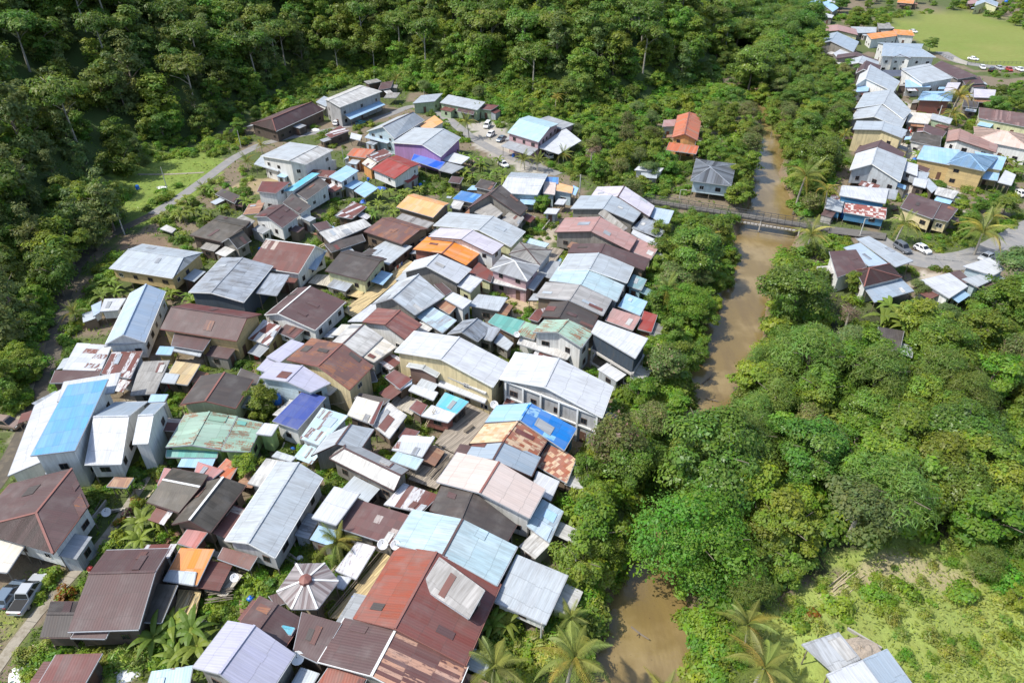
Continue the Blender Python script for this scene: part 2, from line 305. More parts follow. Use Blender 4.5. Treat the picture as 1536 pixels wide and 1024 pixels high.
# ------------------------------------------------------------------ building kit
FOOT = []           # plan polygons of everything built, for keeping plants out
def uvface(P, o, eu, ev):
    return [(float(np.dot(p-o, eu)), float(np.dot(p-o, ev))) for p in P]
def sheet(mb, quad, m=0, th=.07):
    """one roof slope: quad = ridge a, ridge b, eave b, eave a (3-D)"""
    Q = [np.array(q, float) for q in quad]
    n = np.cross(Q[1]-Q[0], Q[-1]-Q[0]); n /= np.linalg.norm(n)+1e-9
    if n[2] < 0: Q = Q[::-1]; n = -n; top = (Q[-1], Q[-2]) if len(Q) == 4 else (Q[0], Q[1])
    else: top = (Q[0], Q[1])
    k = len(Q)
    a, b = np.array(quad[0], float), np.array(quad[1], float)
    if np.linalg.norm(b-a) < .5: b = a+np.array(quad[2], float)-np.array(quad[-1], float)
    eu = (b-a)/(np.linalg.norm(b-a)+1e-9); ev = np.cross(n, eu)
    V = Q+[q-n*th for q in Q]
    Fc = [tuple(range(k)), tuple(range(k, 2*k))[::-1]]+[(i, i+k, (i+1) % k+k, (i+1) % k) for i in range(k)]
    uv = []
    for f in Fc: uv += uvface([V[i] for i in f], a, eu, ev)
    mb.add(V, Fc, m, uv)
# shared unit meshes
def _unit():
    b = MB()
    for z in (-.5, .5): b.box((0, 0, z), (.525, .04, .026))
    for x in (-.5, .5): b.box((x, 0, 0), (.026, .04, .5))
    b.box((0, 0.005, 0), (.018, .03, .47)); return mesh('window_frame', b.V, b.F, M['frame'], b.U, b.M)
WIN_ME = _unit(); WIN_MD = WIN_ME.copy(); WIN_MD.materials.clear(); WIN_MD.materials.append(M['framed'])
_p = MB(); _p.box((0, .012, 0), (.475, .02, .475)); PANE_ME = mesh('pane', _p.V, _p.F, M['glass'], _p.U)
_p = MB(); _p.box((0, 0, .5), (.5, .03, .5)); _p.box((.38, -.045, .48), (.05, .03, .03)); DOOR_ME = mesh('door', _p.V, _p.F, M['door'], _p.U)
_p = MB(); _p.lathe((0, 0, 0), [(.5, 0), (.5, 1)], 6); POST_ME = mesh('post', _p.V, _p.F, M['post'], _p.U)
POSTW_ME = POST_ME.copy(); POSTW_ME.materials.clear(); POSTW_ME.materials.append(M['postw'])

def add_post(root, org, p, z0, z1, d=.16, white=False):
    o = link('post', POSTW_ME if white else POST_ME, root, (p[0]-org[0], p[1]-org[1], z0-org[2])); o.scale = (d, d, z1-z0)
def add_windows(root, org, p, q, z0, ztop, dark, st=2.7, glz=True):
    p = np.array(p[:2]); q = np.array(q[:2]); L = np.linalg.norm(q-p)
    if L < 2.0 or ztop-z0 < 1.6: return
    d = (q-p)/L; n = np.array((d[1], -d[0]))
    mid = (p+q)/2
    if np.dot(n, -mid) < 0: return
    far = np.linalg.norm(mid) > 210
    rows = max(1, int((ztop-z0+.5)//st)); cnt = max(1, int(L//(3.0 if not far else 3.6)))
    ang = math.atan2(d[1], d[0])
    for r in range(rows):
        zc = z0+1.45+r*st
        if zc+.6 > ztop-.1: zc = ztop-.75
        for i in range(cnt):
            if R_.random() < .14: continue
            c = p+d*L*(i+.5+R_.uniform(-.08, .08))/cnt
            if r == 0 and z0 < .5 and i == cnt//2 and ztop-z0 > 2.3 and R_.random() < .7:
                o = link('door', DOOR_ME, root, (c[0]+n[0]*.02-org[0], c[1]+n[1]*.02-org[1], z0-org[2]+.03)); o.scale = (.95, 1, 2.0); o.rotation_euler = (0, 0, ang); continue
            o = link('window', WIN_MD if not dark or R_.random() < .6 else WIN_ME, root, (c[0]+n[0]*.05-org[0], c[1]+n[1]*.05-org[1], zc-org[2]))
            o.scale = (R_.choice((.85, 1.0, 1.25)), 1, R_.choice((.8, .95))); o.rotation_euler = (0, 0, ang)
            link('pane', PANE_ME, o)
def build_wall(root, org, loop, zf, wmat, wname, win=True, posts=True, post_white=False):
    """loop: list of (x,y,ztop) going round; walls from zf to ztop, closed below"""
    L = [np.array(p, float) for p in loop]
    A = sum(L[i][0]*L[(i+1) % len(L)][1]-L[(i+1) % len(L)][0]*L[i][1] for i in range(len(L)))
    if A < 0: L = L[::-1]
    mb = MB(); k = len(L)
    for i in range(k):
        p, q = L[i], L[(i+1) % k]; l = np.linalg.norm((q-p)[:2])
        if l < .02: continue
        V = [(p[0], p[1], zf), (q[0], q[1], zf), q, p]
        mb.add(V, [(0, 1, 2, 3)], 0, [(0, zf), (l, zf), (l, q[2]), (0, p[2])])
    B = [(p[0], p[1], zf) for p in L]; mb.add(B, [tuple(range(k))[::-1]], 0)
    T = [(p[0], p[1], p[2]) for p in L]; mb.add(T, [tuple(range(k))], 0)
    mb.build('wall', WM[wmat], root, org)
    if win:
        # join the two halves of a gable wall
        i = 0
        for i in range(k):
            p, q = L[i], L[(i+1) % k]; add_windows(root, org, p, q, zf, min(p[2], q[2]), wmat in ('white', 'cream', 'pblue', 'yellow'))
    if posts and zf > .6:
        for i in range(k):
            p, q = L[i], L[(i+1) % k]; l = np.linalg.norm((q-p)[:2]); n_ = max(1, int(l//3.2))
            for j in range(n_):
                c = p+(q-p)*j/n_; add_post(root, org, c, -.05, zf, .42 if post_white else .2, post_white)

def solve_ridge(R0, E, E2, he, default=1.25, lo=.5, hi=2.6):
    e = W2(E, he); e2 = W2(E2, he); d = ray(*R0)
    n = np.array((e2[1]-e[1], -(e2[0]-e[0]))); den = n[0]*d[0]+n[1]*d[1]
    w = np.linalg.norm(e-e2)
    if abs(den) > 1e-6:
        t = (n[0]*e[0]+n[1]*e[1])/den; z = CH+d[2]*t; r = z-he
        den_n = abs(den)/(np.linalg.norm(n)*np.hypot(d[0], d[1]))
        if den_n > .25 and lo <= r <= hi+1.2: return min(r, hi)
    return min(default, .28*w)

EDGES = []
OLDM = ('zincd', 'whited', 'brownr', 'maroonr', 'green', 'greenr', 'oldgrey', 'oldpat', 'ruststr', 'rustchk', 'paleblue', 'palestr', 'bluerust', 'zinc', 'zincd2', 'oldz', 'moss', 'dark', 'grey', 'pinkr', 'brown', 'cream', 'redor', 'redd', 'zincst', 'pink')
def loose_sheets(rf, org, quad, key, rr):
    """odd replacement sheets nailed over the roof, each a little askew"""
    a, b, c, d = [np.array(x, float) for x in quad]; Lu = np.linalg.norm(b-a); Lv = np.linalg.norm(d-a)
    if Lu < 3 or Lv < 2.4 or np.linalg.norm(((a+b)/2)[:2]) > 190: return
    n_ = rr.choice((0, 1, 1, 2) if key in OLDM else (0, 0, 0, 1)); nrm = np.cross(b-a, d-a); nrm /= np.linalg.norm(nrm); nrm = nrm if nrm[2] > 0 else -nrm
    for i in range(n_):
        u = rr.uniform(.08, .86); v = rr.uniform(.05, .7); wu = min(.9, rr.choice((.8, .85, 1.6))/Lu); wv = min(1.02-v, rr.uniform(1.2, 2.8)/Lv); sk = rr.uniform(-.012, .012)
        def P(x, y): return (a*(1-x)+b*x)*(1-y)+(d*(1-x)+c*x)*y+nrm*(.075+.03*i)
        q = (P(u, v), P(min(u+wu, .99), v+sk), P(min(u+wu, .99)+sk, v+wv), P(u+sk, v+wv)); mb = MB(); sheet(mb, q, 0, .025)
        k = rr.choice(('dark', 'brown', 'maroon', 'brown', 'brownr') if key in ('brown', 'dark', 'moss', 'maroonr', 'redd', 'redor', 'brownr', 'maroon', 'brownstr', 'marstr', 'rustchk') else ('bluelt', 'zincb', 'paleblue', 'grey') if key in ('paleblue', 'palestr', 'bluerust', 'bluelt', 'blue') else ('green', 'teal', 'greenr') if key in ('green', 'greenr', 'teal') else ('zincw', 'zinc', 'whited', 'grey', 'zincd', 'maroonr'))
        mb.build('patch_sheet', RM[k], rf, org)
RPS = random.Random(77)
def piece_gable(root, org, a, wall, zf):
    R1, R0, E, E2 = a['p']; he = a.get('he', 4.6)
    rise = a.get('rise') or solve_ridge(R0, E, E2, he); hr = he+rise
    r1 = W2(R1, hr); r0 = W2(R0, hr); e = W2(E, he); e2 = W2(E2, he); d = r1-r0
    f1 = e+d; f2 = e2+d
    if 'E1' in a: f1 = W2(a['E1'], he)
    if 'E3' in a: f2 = W2(a['E3'], he)
    m1 = RM[a['m']]; m2 = RM[a.get('m2', a['m'])]
    L = np.linalg.norm(d); u = d/(L+1e-9)
    mb = MB(); h0 = a.get('hip0', 0); h1 = a.get('hip1', 0)
    q0, q1 = r0, r1
    if h0: q0 = r0 if h0 == 'x' else r0+u*min(L*.4, h0)
    if h1: q1 = r1 if h1 == 'x' else r1-u*min(L*.4, h1)
    sheet(mb, (q0, q1, f1, e), 0); sheet(mb, (q1, q0, e2, f2), 1)
    if h0: sheet(mb, (q0, q0, e2, e), 0)
    if h1: sheet(mb, (q1, q1, f1, f2), 0)
    rf = mb.build('roof', [m1, m2], root, org)
    loose_sheets(rf, org, (q0, q1, f1, e), a['m'], RPS); loose_sheets(rf, org, (q1, q0, e2, f2), a.get('m2', a['m']), RPS)
    # ridge cap and barge boards
    tr = M[a.get('trim', 'trimg')]
    cb = MB(); up = np.array((0, 0, .05)); cb.beam(q0+up, q1+up, .28, .06)
    if h0: cb.beam(q0+up*.6, e+up, .26, .06); cb.beam(q0+up*.6, e2+up, .26, .06)
    if h1: cb.beam(q1+up*.6, f1+up, .26, .06); cb.beam(q1+up*.6, f2+up, .26, .06)
    cb.build('ridge_cap', m1 if 'cap' not in a else M[a['cap']], rf, org)
    if not h0:
        bb = MB(); o_ = -u*.035
        for s in (e, e2): bb.beam(r0+o_-np.array((0, 0, .07)), s+o_-np.array((0, 0, .07)), .05, .2)
        bb.build('barge_board', tr, rf, org)
    dn = np.array((0, 0, -.1))
    for s0, s1, ref in ((e, f1, r0), (e2, f2, r0)):
        gb = MB(); out = (s0-ref); out[2] = 0; out = out/(np.linalg.norm(out)+1e-9)*.06
        gb.beam(s0+dn+out, s1+dn+out, .1, .12); gb.build('gutter', tr, rf, org)
    FOOT.append([e[:2], f1[:2], f2[:2], e2[:2]])
    if wall: EDGES.extend([(root, org, e, f1, r0, he, a['m'], wall), (root, org, e2, f2, r0, he, a['m'], wall), (root, org, e2, e, r1, he, a['m'], wall), (root, org, f1, f2, r0, he, a['m'], wall)])
    if wall:
        wE = np.linalg.norm((e-r0)[:2]); wE2 = np.linalg.norm((e2-r0)[:2]); k1 = min(.3, .45/wE); k2 = min(.3, .45/wE2); g = min(.5, L*.12)
        def low(p, dz=.08): return np.array((p[0], p[1], p[2]-dz))
        if h0 or h1:
            P = [e+(r0-e)*k1, f1+(r1-f1)*k1, f2+(r1-f2)*k2, e2+(r0-e2)*k2]
            P[0] = P[0]+u*g; P[3] = P[3]+u*g; P[1] = P[1]-u*g; P[2] = P[2]-u*g
            for p in P: p[2] = he-.05
        else:
            P = [e+(r0-e)*k1+u*g, f1+(r1-f1)*k1-u*g, r1-u*g, f2+(r1-f2)*k2-u*g, e2+(r0-e2)*k2+u*g, r0+u*g]
        build_wall(root, org, [low(p, .1) for p in P], zf, wall, 'wall', a.get('win', True), True, a.get('pw', False))
def piece_shed(root, org, a, wall, zf):
    A, B, C = a['p'][:3]; hi = a.get('hi', 3.4); lo = a.get('lo', hi-.5)
    p = W2(A, hi); q = W2(B, hi); r = W2(C, lo)
    s = W2(a['p'][3], lo) if len(a['p']) > 3 else p+r-q
    mb = MB(); sheet(mb, (p, q, r, s), 0); rf = mb.build('roof', RM[a['m']], root, org)
    loose_sheets(rf, org, (p, q, r, s), a['m'], RPS)
    tr = M[a.get('trim', 'trimg')]; gb = MB(); dn = np.array((0, 0, -.1))
    c = (p+q+r+s)/4
    for x, y in ((s, r), (p, s), (q, r)):
        o_ = (x+y)/2-c; o_[2] = 0; o_ = o_/(np.linalg.norm(o_)+1e-9)*.05; gb.beam(x+dn+o_, y+dn+o_, .06, .16)
    gb.build('fascia', tr, rf, org)
    FOOT.append([p[:2], q[:2], r[:2], s[:2]])
    if wall and a.get('w', 1) == 1: EDGES.extend([(root, org, s, r, p, lo, a['m'], wall), (root, org, p, s, q, lo, a['m'], wall), (root, org, q, r, p, lo, a['m'], wall)])
    lu = np.linalg.norm(q-p); lv = np.linalg.norm(r-q); iu = min(.2, a.get('ov', .4)/lu); iv = min(.2, a.get('ov', .4)/lv)
    def bl(i, j): return (p*(1-i)+q*i)*(1-j)+(s*(1-i)+r*i)*j-np.array((0, 0, .1))
    Lp = [bl(iu, iv), bl(1-iu, iv), bl(1-iu, 1-iv), bl(iu, 1-iv)]
    w = a.get('w', 1)
    if w == 1 and wall: build_wall(root, org, Lp, zf, wall, 'wall', a.get('win', True), True, a.get('pw', False))
    elif w == 'o' or (w == 1 and not wall):
        z0 = a.get('z0', 0)
        for i in range(4):
            x, y = Lp[i], Lp[(i+1) % 4]; n_ = max(1, int(np.linalg.norm((y-x)[:2])//3.5))
            for j in range(n_):
                c_ = x+(y-x)*j/n_; add_post(root, org, c_, z0-.05, c_[2], .14, a.get('pw', False))
    elif w == 'l':      # lean-to awning: posts on the low edge only
        for t in (.04, .5, .96):
            c_ = s+(r-s)*t; c_ = c_+(p-s)*iv; add_post(root, org, c_, -.05, c_[2]-.05, .12)
def piece_cone(root, org, a, wall, zf):
    ap, cs = a['p']; he = a.get('he', 4.6); P = [W2(c, he) for c in cs]; n = len(P)
    cen = sum(P)/n; hr = a.get('hr')
    if not hr:
        d = ray(*ap); t = cen[1]/d[1]; hr = min(max(CH+d[2]*t, he+.8), he+2.6)
    q = W2(ap, hr); mb = MB()
    for i in range(n): sheet(mb, (q, q, P[(i+1) % n], P[i]), 0)
    rf = mb.build('roof', RM[a['m']], root, org); cb = MB()
    for x in P: cb.beam(q+np.array((0, 0, .05)), x+np.array((0, 0, .05)), .24, .06)
    cb.build('ridge_cap', M[a['cap']] if 'cap' in a else RM[a['m']], rf, org)
    if a.get('finial'):
        f = MB(); f.lathe(q, [(.75, -.15), (.7, .15), (.05, .5)], 8); f.build('finial', M['trimr'], rf, org)
    gb = MB(); dn = np.array((0, 0, -.1))
    for i in range(n): gb.beam(P[i]+dn, P[(i+1) % n]+dn, .08, .14)
    gb.build('gutter', M[a.get('trim', 'trimg')], rf, org)
    FOOT.append([x[:2] for x in P])
    Lp = [x+(cen-x)*a.get('in', .12) for x in P]; Lp = [np.array((x[0], x[1], he-.08)) for x in Lp]
    if a.get('w', 1) == 1 and wall: build_wall(root, org, Lp, zf, wall, 'wall', a.get('win', True))
    else:
        for x in Lp: add_post(root, org, x, -.05, x[2], .18)
def house(label, cat, name, wall, zf, pieces, group=None):
    P0 = pieces[0]; pts = P0['p'] if P0['t'] != 'c' else P0['p'][1]
    cx = sum(p[0] for p in pts)/len(pts); cy = sum(p[1] for p in pts)/len(pts)
    g = W(cx, cy, P0.get('he', P0.get('hi', 4)))
    org = np.array((g[0], g[1], 0.0)); root = tag(empty(name, org), label, cat, group)
    for a in pieces:
        for k_ in ('he', 'hi', 'lo'):
            if k_ in a and a[k_] < 5.6 and a[k_] > 3.0: a[k_] *= .93
        if a['t'] != 's' and 'he' not in a: a['he'] = 4.25
        w = a.get('wall', wall); z = a.get('zf', zf)
        {'g': piece_gable, 's': piece_shed, 'c': piece_cone}[a['t']](root, org, a, w, z)
    return root
def G(R1, R0, E, E2, m, **k): return dict(t='g', p=(R1, R0, E, E2), m=m, **k)
def S(A, B, C, m, hi=3.4, lo=None, D=None, **k):
    return dict(t='s', p=(A, B, C) if D is None else (A, B, C, D), m=m, hi=hi, lo=hi-.5 if lo is None else lo, **k)
def C(ap, cs, m, **k): return dict(t='c', p=(ap, cs), m=m, **k)
def Hs(label, wall, zf, *pc, cat='house', name='house', group=None): return house(label, cat, name, wall, zf, list(pc), group)
def Sh(label, wall, *pc, zf=0, cat='shed', name='shed', group=None): return house(label, cat, name, wall, zf, list(pc), group)

def lean_tos(n, seed):
    """low sheet roofs built on against the house walls, wherever there is room"""
    rr = random.Random(seed); E_ = EDGES[:]; rr.shuffle(E_); done = 0; per = {}
    for root, org, a, b, inn, he, m, wall in E_:
        if done >= n: break
        L = np.linalg.norm((b-a)[:2])
        if L < 3.2 or per.get(root.name, 0) >= 2: continue
        u = (b-a)/L; u[2] = 0; o = np.array((-u[1], u[0], 0))
        if np.dot(o[:2], (inn-a)[:2]) > 0: o = -o
        w = rr.uniform(1.3, 2.6); t0 = rr.uniform(0, .45)*L; t1 = min(L, t0+rr.uniform(2.2, 5.0)); h = min(he-.5, rr.uniform(2.5, 3.1))
        p = a+u*t0-o*.35; q = a+u*t1-o*.35; p[2] = q[2] = h; r = q+o*(w+.35); s = p+o*(w+.35); r[2] = s[2] = h-rr.uniform(.25, .6)
        T = [p*(1-x)*(1-y)+q*x*(1-y)+r*x*y+s*(1-x)*y for x in (.1, .5, .9) for y in (.5, .75, 1.0)]
        X = np.array([t[0] for t in T]); Y = np.array([t[1] for t in T])
        if any(inside(f, X, Y).any() for f in FOOT): continue
        k = rr.choice(('zinc', 'zincd', 'whited', 'maroonr', 'ruststr', 'brown', 'grey', 'oldgrey', 'rust', 'zincw', 'bluelt', m)); mb = MB(); sheet(mb, (p, q, r, s), 0, .05); rf = mb.build('lean_to_roof', RM[k], root, org)
        FOOT.append([x[:2] for x in (p, q, r, s)]); per[root.name] = per.get(root.name, 0)+1; done += 1
        if rr.random() < .55:
            c = (p+q+r+s)/4; Lp = [x*.88+c*.12-np.array((0, 0, .07)) for x in (p, q, r, s)]; build_wall(root, org, Lp, 0, rr.choice(('wood', 'gwood', 'zinc', 'dwood', 'conc', wall)), 'wall', True, False)
        else:
            for x in (.04, .96): c = s+(r-s)*x-o*.15; add_post(root, org, c, -.05, c[2]-.04, .12)
    print('lean-tos', done)
# ------------------------------------------------------------------ left bank village (photo pixels of the roof corners, real heights)
Hs('yellow timber house with grey hipped roof at the upper left of the village', 'yellow', 1.9, G((192,374),(285,388),(259,417),(304,379),'zinc',he=5.2,hip0=1.6,trim='trimw'))
Hs('long house with pale blue grey gable roof above the rusty striped shed', 'white', 1.2, G((219,426),(184,502),(217,513),(158,516),'zincb',he=5.0,trim='trimw'), S((163,513),(208,505),(216,513),'white',4.9,4.6,D=(156,519),w='n'),
   S((157,448),(189,447),(177,465),'white',3.6,3.3,D=(150,467)), S((137,458),(152,451),(150,468),'zincb',3.0,2.7,D=(140,474)))
Sh('open shed with patched grey zinc roof and a brown row beside the shaded road', 'gwood', S((116,514),(168,517),(151,556),'zincrow',3.6,3.2,D=(94,554)))
Sh('shed with red rust stripes on grey sheets above the bright blue roof', 'zinc', S((168,528),(214,526),(195,567),'ruststr',3.8,3.3,D=(152,560)))
Sh('low brown sheet roof lean-to at the road edge above the blue roofed house', 'dwood', S((83,555),(151,556),(145,572),'brown',3.0,2.8,D=(75,574)))
Hs('tall house with bright blue roof standing above a white lower roof by the road', 'white', 0, S((102,577),(162,568),(112,675),'blue',7.4,7.0,D=(46,683)), S((96,572),(181,558),(170,588),'white',6.2,6.0,D=(86,602),w='n'),
   S((100,578),(66,690),(12,713),'white',3.8,3.3,D=(52,608),win=False), S((75,692),(96,690),(90,708),'zincb',3.4,3.2), S((93,694),(110,693),(108,702),'red',4.0,3.8))
Hs('white house with brilliant white front roof slope beside the blue roofed house', 'white', 1.6, G((140,625),(193,624),(182,695),(221,602),'white',m2='bluegrey',he=4.8,trim='trimw',win=True))
Hs('narrow white two storey house with white gable roof next to the green garden lane', 'white', 0, G((207,623),(230,622),(222,664),(248,604),'white',m2='bluegrey',he=5.8,trim='trimw'), S((227,591),(252,591),(246,602),'bluelt',5.0,4.8,D=(222,603)))
Hs('large white house with brown hip roof and pale red ridges at the left edge', 'white', .9, G((108,702),(54,769),(79,830),(-46,794),'brown',he=4.7,hip0='x',cap='trimr',trim='trimr',win=True))
Sh('open carport with pale grey green sheet roof over parked cars at the left edge', None, S((-30,804),(39,814),(10,858),'cream',3.6,3.2,D=(-60,850)), cat='carport', name='carport')
Hs('big dark brown house with wide two slope roof behind the fallen poles', 'dwood', 1.0, G((133,860),(233,857),(208,943),(254,822),'brown',he=4.7,trim='trimg'), S((121,934),(165,942),(158,957),'brown',4.2,4.0,D=(106,956),w='n'),
   G((70,920),(115,920),(105,955),(119,902),'dark',he=3.6,trim='trimd',win=False), S((234,875),(266,877),(242,933),'moss',3.4,3.1,D=(211,932)))
Sh('lean-to with orange sheet roof and a grey patch beside the big dark brown house', 'dwood', S((271,821),(321,823),(295,877),'orange',3.6,3.1,D=(245,870)), S((255,854),(294,857),(290,877),'zinc',3.46,3.26,D=(245,870),w='n'))
Sh('small shed with maroon sheet roof at the bottom edge near the footpath', 'dwood', S((84,981),(153,979),(124,1030),'maroon',3.2,2.7,D=(55,1030)))
Sh('low shed with bright blue and white striped roof at the bottom edge', 'gwood', S((228,1006),(289,997),(281,1040),'palestr',2.9,2.5,D=(215,1046)))
Hs('house with lilac gable roof at the bottom of the village', 'gwood', 1.2, G((382,937),(329,1010),(393,1056),(289,1000),'lilac',he=5.0,trim='trimg'))
Hs('small house with brown gable roof and one blue sheet behind the lilac roof', 'dwood', .8, G((416,905),(386,946),(427,970),(360,932),'brown',he=4.0,trim='trimr'), S((424,937),(442,941),(436,952),'turq',4.75,4.2,D=(419,947),w='n'))
Hs('house with plain brown shallow roof between the pavilion and the big red roof', 'dwood', .8, S((453,917),(512,934),(477,993),'brown',4.6,4.2,D=(440,976)))
Hs('house with brown left slope and rust streaked right slope at the bottom centre', 'gwood', .8, G((594,943),(557,1013),(671,1072),(477,992),'brownstr',m2='brown',he=4.4,rise=1.6,cap='trimw',trim='trimw'))
Hs('longhouse section with big weathered red roof at the bottom centre', 'wood', 1.0, G((655,827),(592,942),(698,997),(530,927),'redd',m2='redor',he=4.7,rise=2.0,trim='trimr',cap='trimr'))
Hs('house with old grey roof and dark brown patches beside the big red roof', 'gwood', 1.0, S((660,835),(727,884),(703,927),'oldpat',7.1,6.0,D=(632,880)))
Sh('low shed with orange red roof at the bottom edge below the brown house', 'wood', S((492,1001),(553,1011),(535,1046),'redor',3.9,3.4,D=(468,1036)))
Sh('low shed with plain grey sheet roof at the bottom edge beside the lilac roof', 'gwood', S((452,1000),(479,1009),(462,1036),'zinc',2.8,2.5,D=(434,1030)))
Sh('octagonal open pavilion with pinkish white umbrella roof and dark red finial', None, C((458,869),[(444,845),(487,844),(508,871),(476,913),(437,913),(415,887)],'pavil' if 'pavil' in RM else 'creamp',he=4.0,w=0,finial=1,cap='trimw'), S((403,893),(416,889),(428,904),'brown',3.0,2.8,w='o'), cat='pavilion', name='pavilion')
Hs('long house with pale grey corrugated gable roof and white barge board below the garden', 'grey', 1.6, G((448,693),(372,814),(412,836),(337,810),'zincw',he=5.0,trim='trimw',E1=(484,716)), S((400,687),(427,691),(396,731),'whited',4.2,3.8,D=(372,724)), S((416,676),(444,685),(436,692),'zincw',4.0,3.8,D=(408,684)),
   S((335,820),(386,834),(374,854),'maroonr',3.0,2.6,D=(326,837),w='l'))
Hs('dark mossy T shaped house with white strip along its ridge', 'wood', 1.3, G((335,715),(284,780),(315,798),(258,786),'moss',he=4.4,cap='trimw',trim='trimd',E1=(369,727)), G((244,719),(300,730),(268,768),(312,712),'moss',he=4.1,cap='trimw',trim='trimd',E1=(220,752)), S((282,792),(311,798),(293,822),'pink',3.6,3.2,D=(266,814),wall='redw'))
Hs('low sheds with patched pink and red sheet roofs below the green roofed house', 'redw', .3, S((247,701),(302,711),(287,729),'pink',3.4,3.0,D=(236,728)), S((297,692),(335,704),(302,731),'pink',3.7,3.4,D=(290,714)), S((340,687),(358,697),(344,720),'terra',3.6,3.3,D=(320,709)))
Hs('house with green roof rusting brown at its edges and a lime green wall', 'lime', .4, G((314,617),(287,667),(331,674),(249,670),'green',he=4.4,trim='trimg'), S((357,626),(332,675),(374,677),'greenr',4.6,4.0,D=(394,634)), S((250,674),(327,674),(325,686),'teal',3.5,3.1,D=(249,685),w='n'), S((397,634),(418,636),(407,653),'white',4.4,4.2,D=(384,650)))
Hs('pale yellow house with dark brown gable roof above the green roofed house', 'pyellow', 1.0, G((337,558),(308,601),(353,612),(271,606),'dark',he=4.9,trim='trimr',cap='trimr'), S((362,552),(391,563),(384,577),'dark',4.0,3.7))
Hs('pale blue two storey house with lilac roof at its left front', 'pblue', 0, G((454,548),(430,572),(466,588),(389,566),'lilac',he=5.6,trim='trimg',E1=(496,574)), S((457,515),(437,509),(400,535),'lilac',5.2,4.8,D=(420,543)), S((418,543),(401,536),(385,553),'lilac',4.3,4.0,D=(399,558)), S((482,572),(506,582),(494,592),'zinc',4.4,4.1,D=(471,584),w='n'))
Hs('white house with dark blue sheet roof beside the blue water tank', 'white', .5, S((454,586),(489,595),(446,644),'navy',5.0,4.5,D=(409,631)))
Hs('house with pale blue roof flaking to rust in long stripes', 'white', .5, S((483,611),(522,623),(480,668),'palestr',4.6,4.0,D=(450,657)))
Hs('long white house with weathered white L shaped roof and dark red ridges', 'gwood', .8, G((504,666),(601,713),(591,735),(613,704),'whited',m2='grey',he=4.5,rise=1.2,hip1=1.5,cap='trimd',trim='trimd'), G((526,636),(504,666),(541,673),(467,683),'zincw',he=4.5,rise=1.2,cap='trimd',trim='trimd',win=False))
Hs('small steep house with ribbed cream roof and maroon edge behind the long white house', 'dwood', .6, S((536,594),(569,603),(553,634),'creamchk' if 0 else 'cream',5.0,3.6,D=(521,622)), S((570,603),(575,601),(560,636),'maroon',5.0,4.6,D=(554,635),w='n'), S((541,589),(585,598),(576,606),'dark',4.4,4.0,w='n'))
Hs('house with plain grey white sheet roof on stilts above a dark gap', 'wood', 1.6, S((583,603),(610,622),(584,657),'whited',4.4,3.9,D=(557,636)))
Sh('shed with grey sheets and two brown rows on the edge of the timber deck', 'dwood', S((604,652),(652,655),(633,685),'zincrow',3.6,3.2,D=(588,674)), S((609,641),(629,646),(618,660),'maroon',3.0,2.8,w='n'), zf=.8)
Sh('shed with pale blue sheet roof and rusty scratches beside the planked walkway', 'gwood', S((596,677),(635,688),(624,704),'paleblue',3.2,2.8,D=(585,690)), zf=.8)
Sh('small maroon roofed hut between two white awnings', 'wood', S((625,600),(641,607),(631,622),'maroon',3.6,3.2,D=(614,612)), zf=.8)
Sh('hut with white sheet roof and rusty red front beside the turquoise roof', 'redw', S((648,607),(684,620),(672,633),'white',3.9,3.4,D=(632,623)), zf=.8)
Sh('hut with flat turquoise sheet roof at the head of the timber deck', 'dwood', S((668,588),(703,602),(684,621),'turq',4.0,3.7,D=(654,608)), zf=.8)
Sh('maroon roofed outbuilding with a pale strip beside the brown gabled porch', 'wood', S((592,554),(618,568),(600,583),'maroon',3.8,3.5,D=(577,565)), S((618,569),(618,575),(601,584),'zincb',3.5,3.3,D=(594,580),w='n'))
Hs('large cream house with broad white gable roof and brown gabled porch', 'cream', 0, G((689,505),(661,538),(739,580),(592,527),'white',he=6.4,rise=1.5,trim='trimw'), G((644,538),(633,553),(655,565),(610,549),'zincw',he=5.0,wall='brown',trim='trimw'), S((668,553),(733,582),(728,590),'whited',5.0,4.7,w='n'),
   S((661,570),(731,596),(727,604),'white',3.4,3.0,w='l'), S((620,576),(657,588),(650,600),'white',3.4,2.9,D=(613,585),w='l'))
Hs('cream two storey house with brown roof rusting along the ridge', 'cream', 0, G((514,515),(477,549),(524,584),(430,539),'brownr',he=5.7,rise=1.6,trim='trimr',cap='trimr'), S((533,560),(560,556),(566,571),'dark',2.9,2.6,w='n'))
Hs('house with brown roof and a broad white ridge strip left of the tan walkway', 'white', 1.3, G((466,429),(417,470),(472,495),(397,472),'brown',he=4.7,cap='trimw',trim='trimw'), S((431,484),(457,494),(441,508),'brown',3.6,3.3,D=(416,498)))
Hs('dark navy walled hall with stained grey metal roof', 'navy', 0, G((364,386),(316,439),(365,453),(283,438),'zincd',he=5.4,rise=.9,trim='trimw',win=False), S((404,409),(434,412),(415,443),'zincd',5.0,4.7,D=(384,439),w='o'))
Hs('long house with brown gable roof and yellow end wall below the navy hall', 'yellow', .4, G((257,460),(370,477),(355,511),(392,471),'brown',m2='maroon',he=5.2,trim='trimr'), S((263,495),(318,505),(304,526),'brown',4.5,3.9,D=(257,518),w='o'), S((259,519),(303,528),(300,534),'zincw',3.2,2.9,w='n'), S((240,519),(262,520),(256,532),'bluelt',3.0,2.8))
Sh('shed with rusty striped roof beside the yellow end wall', 'yellow', S((396,479),(422,489),(402,518),'ruststr',4.0,3.4,D=(372,507)))
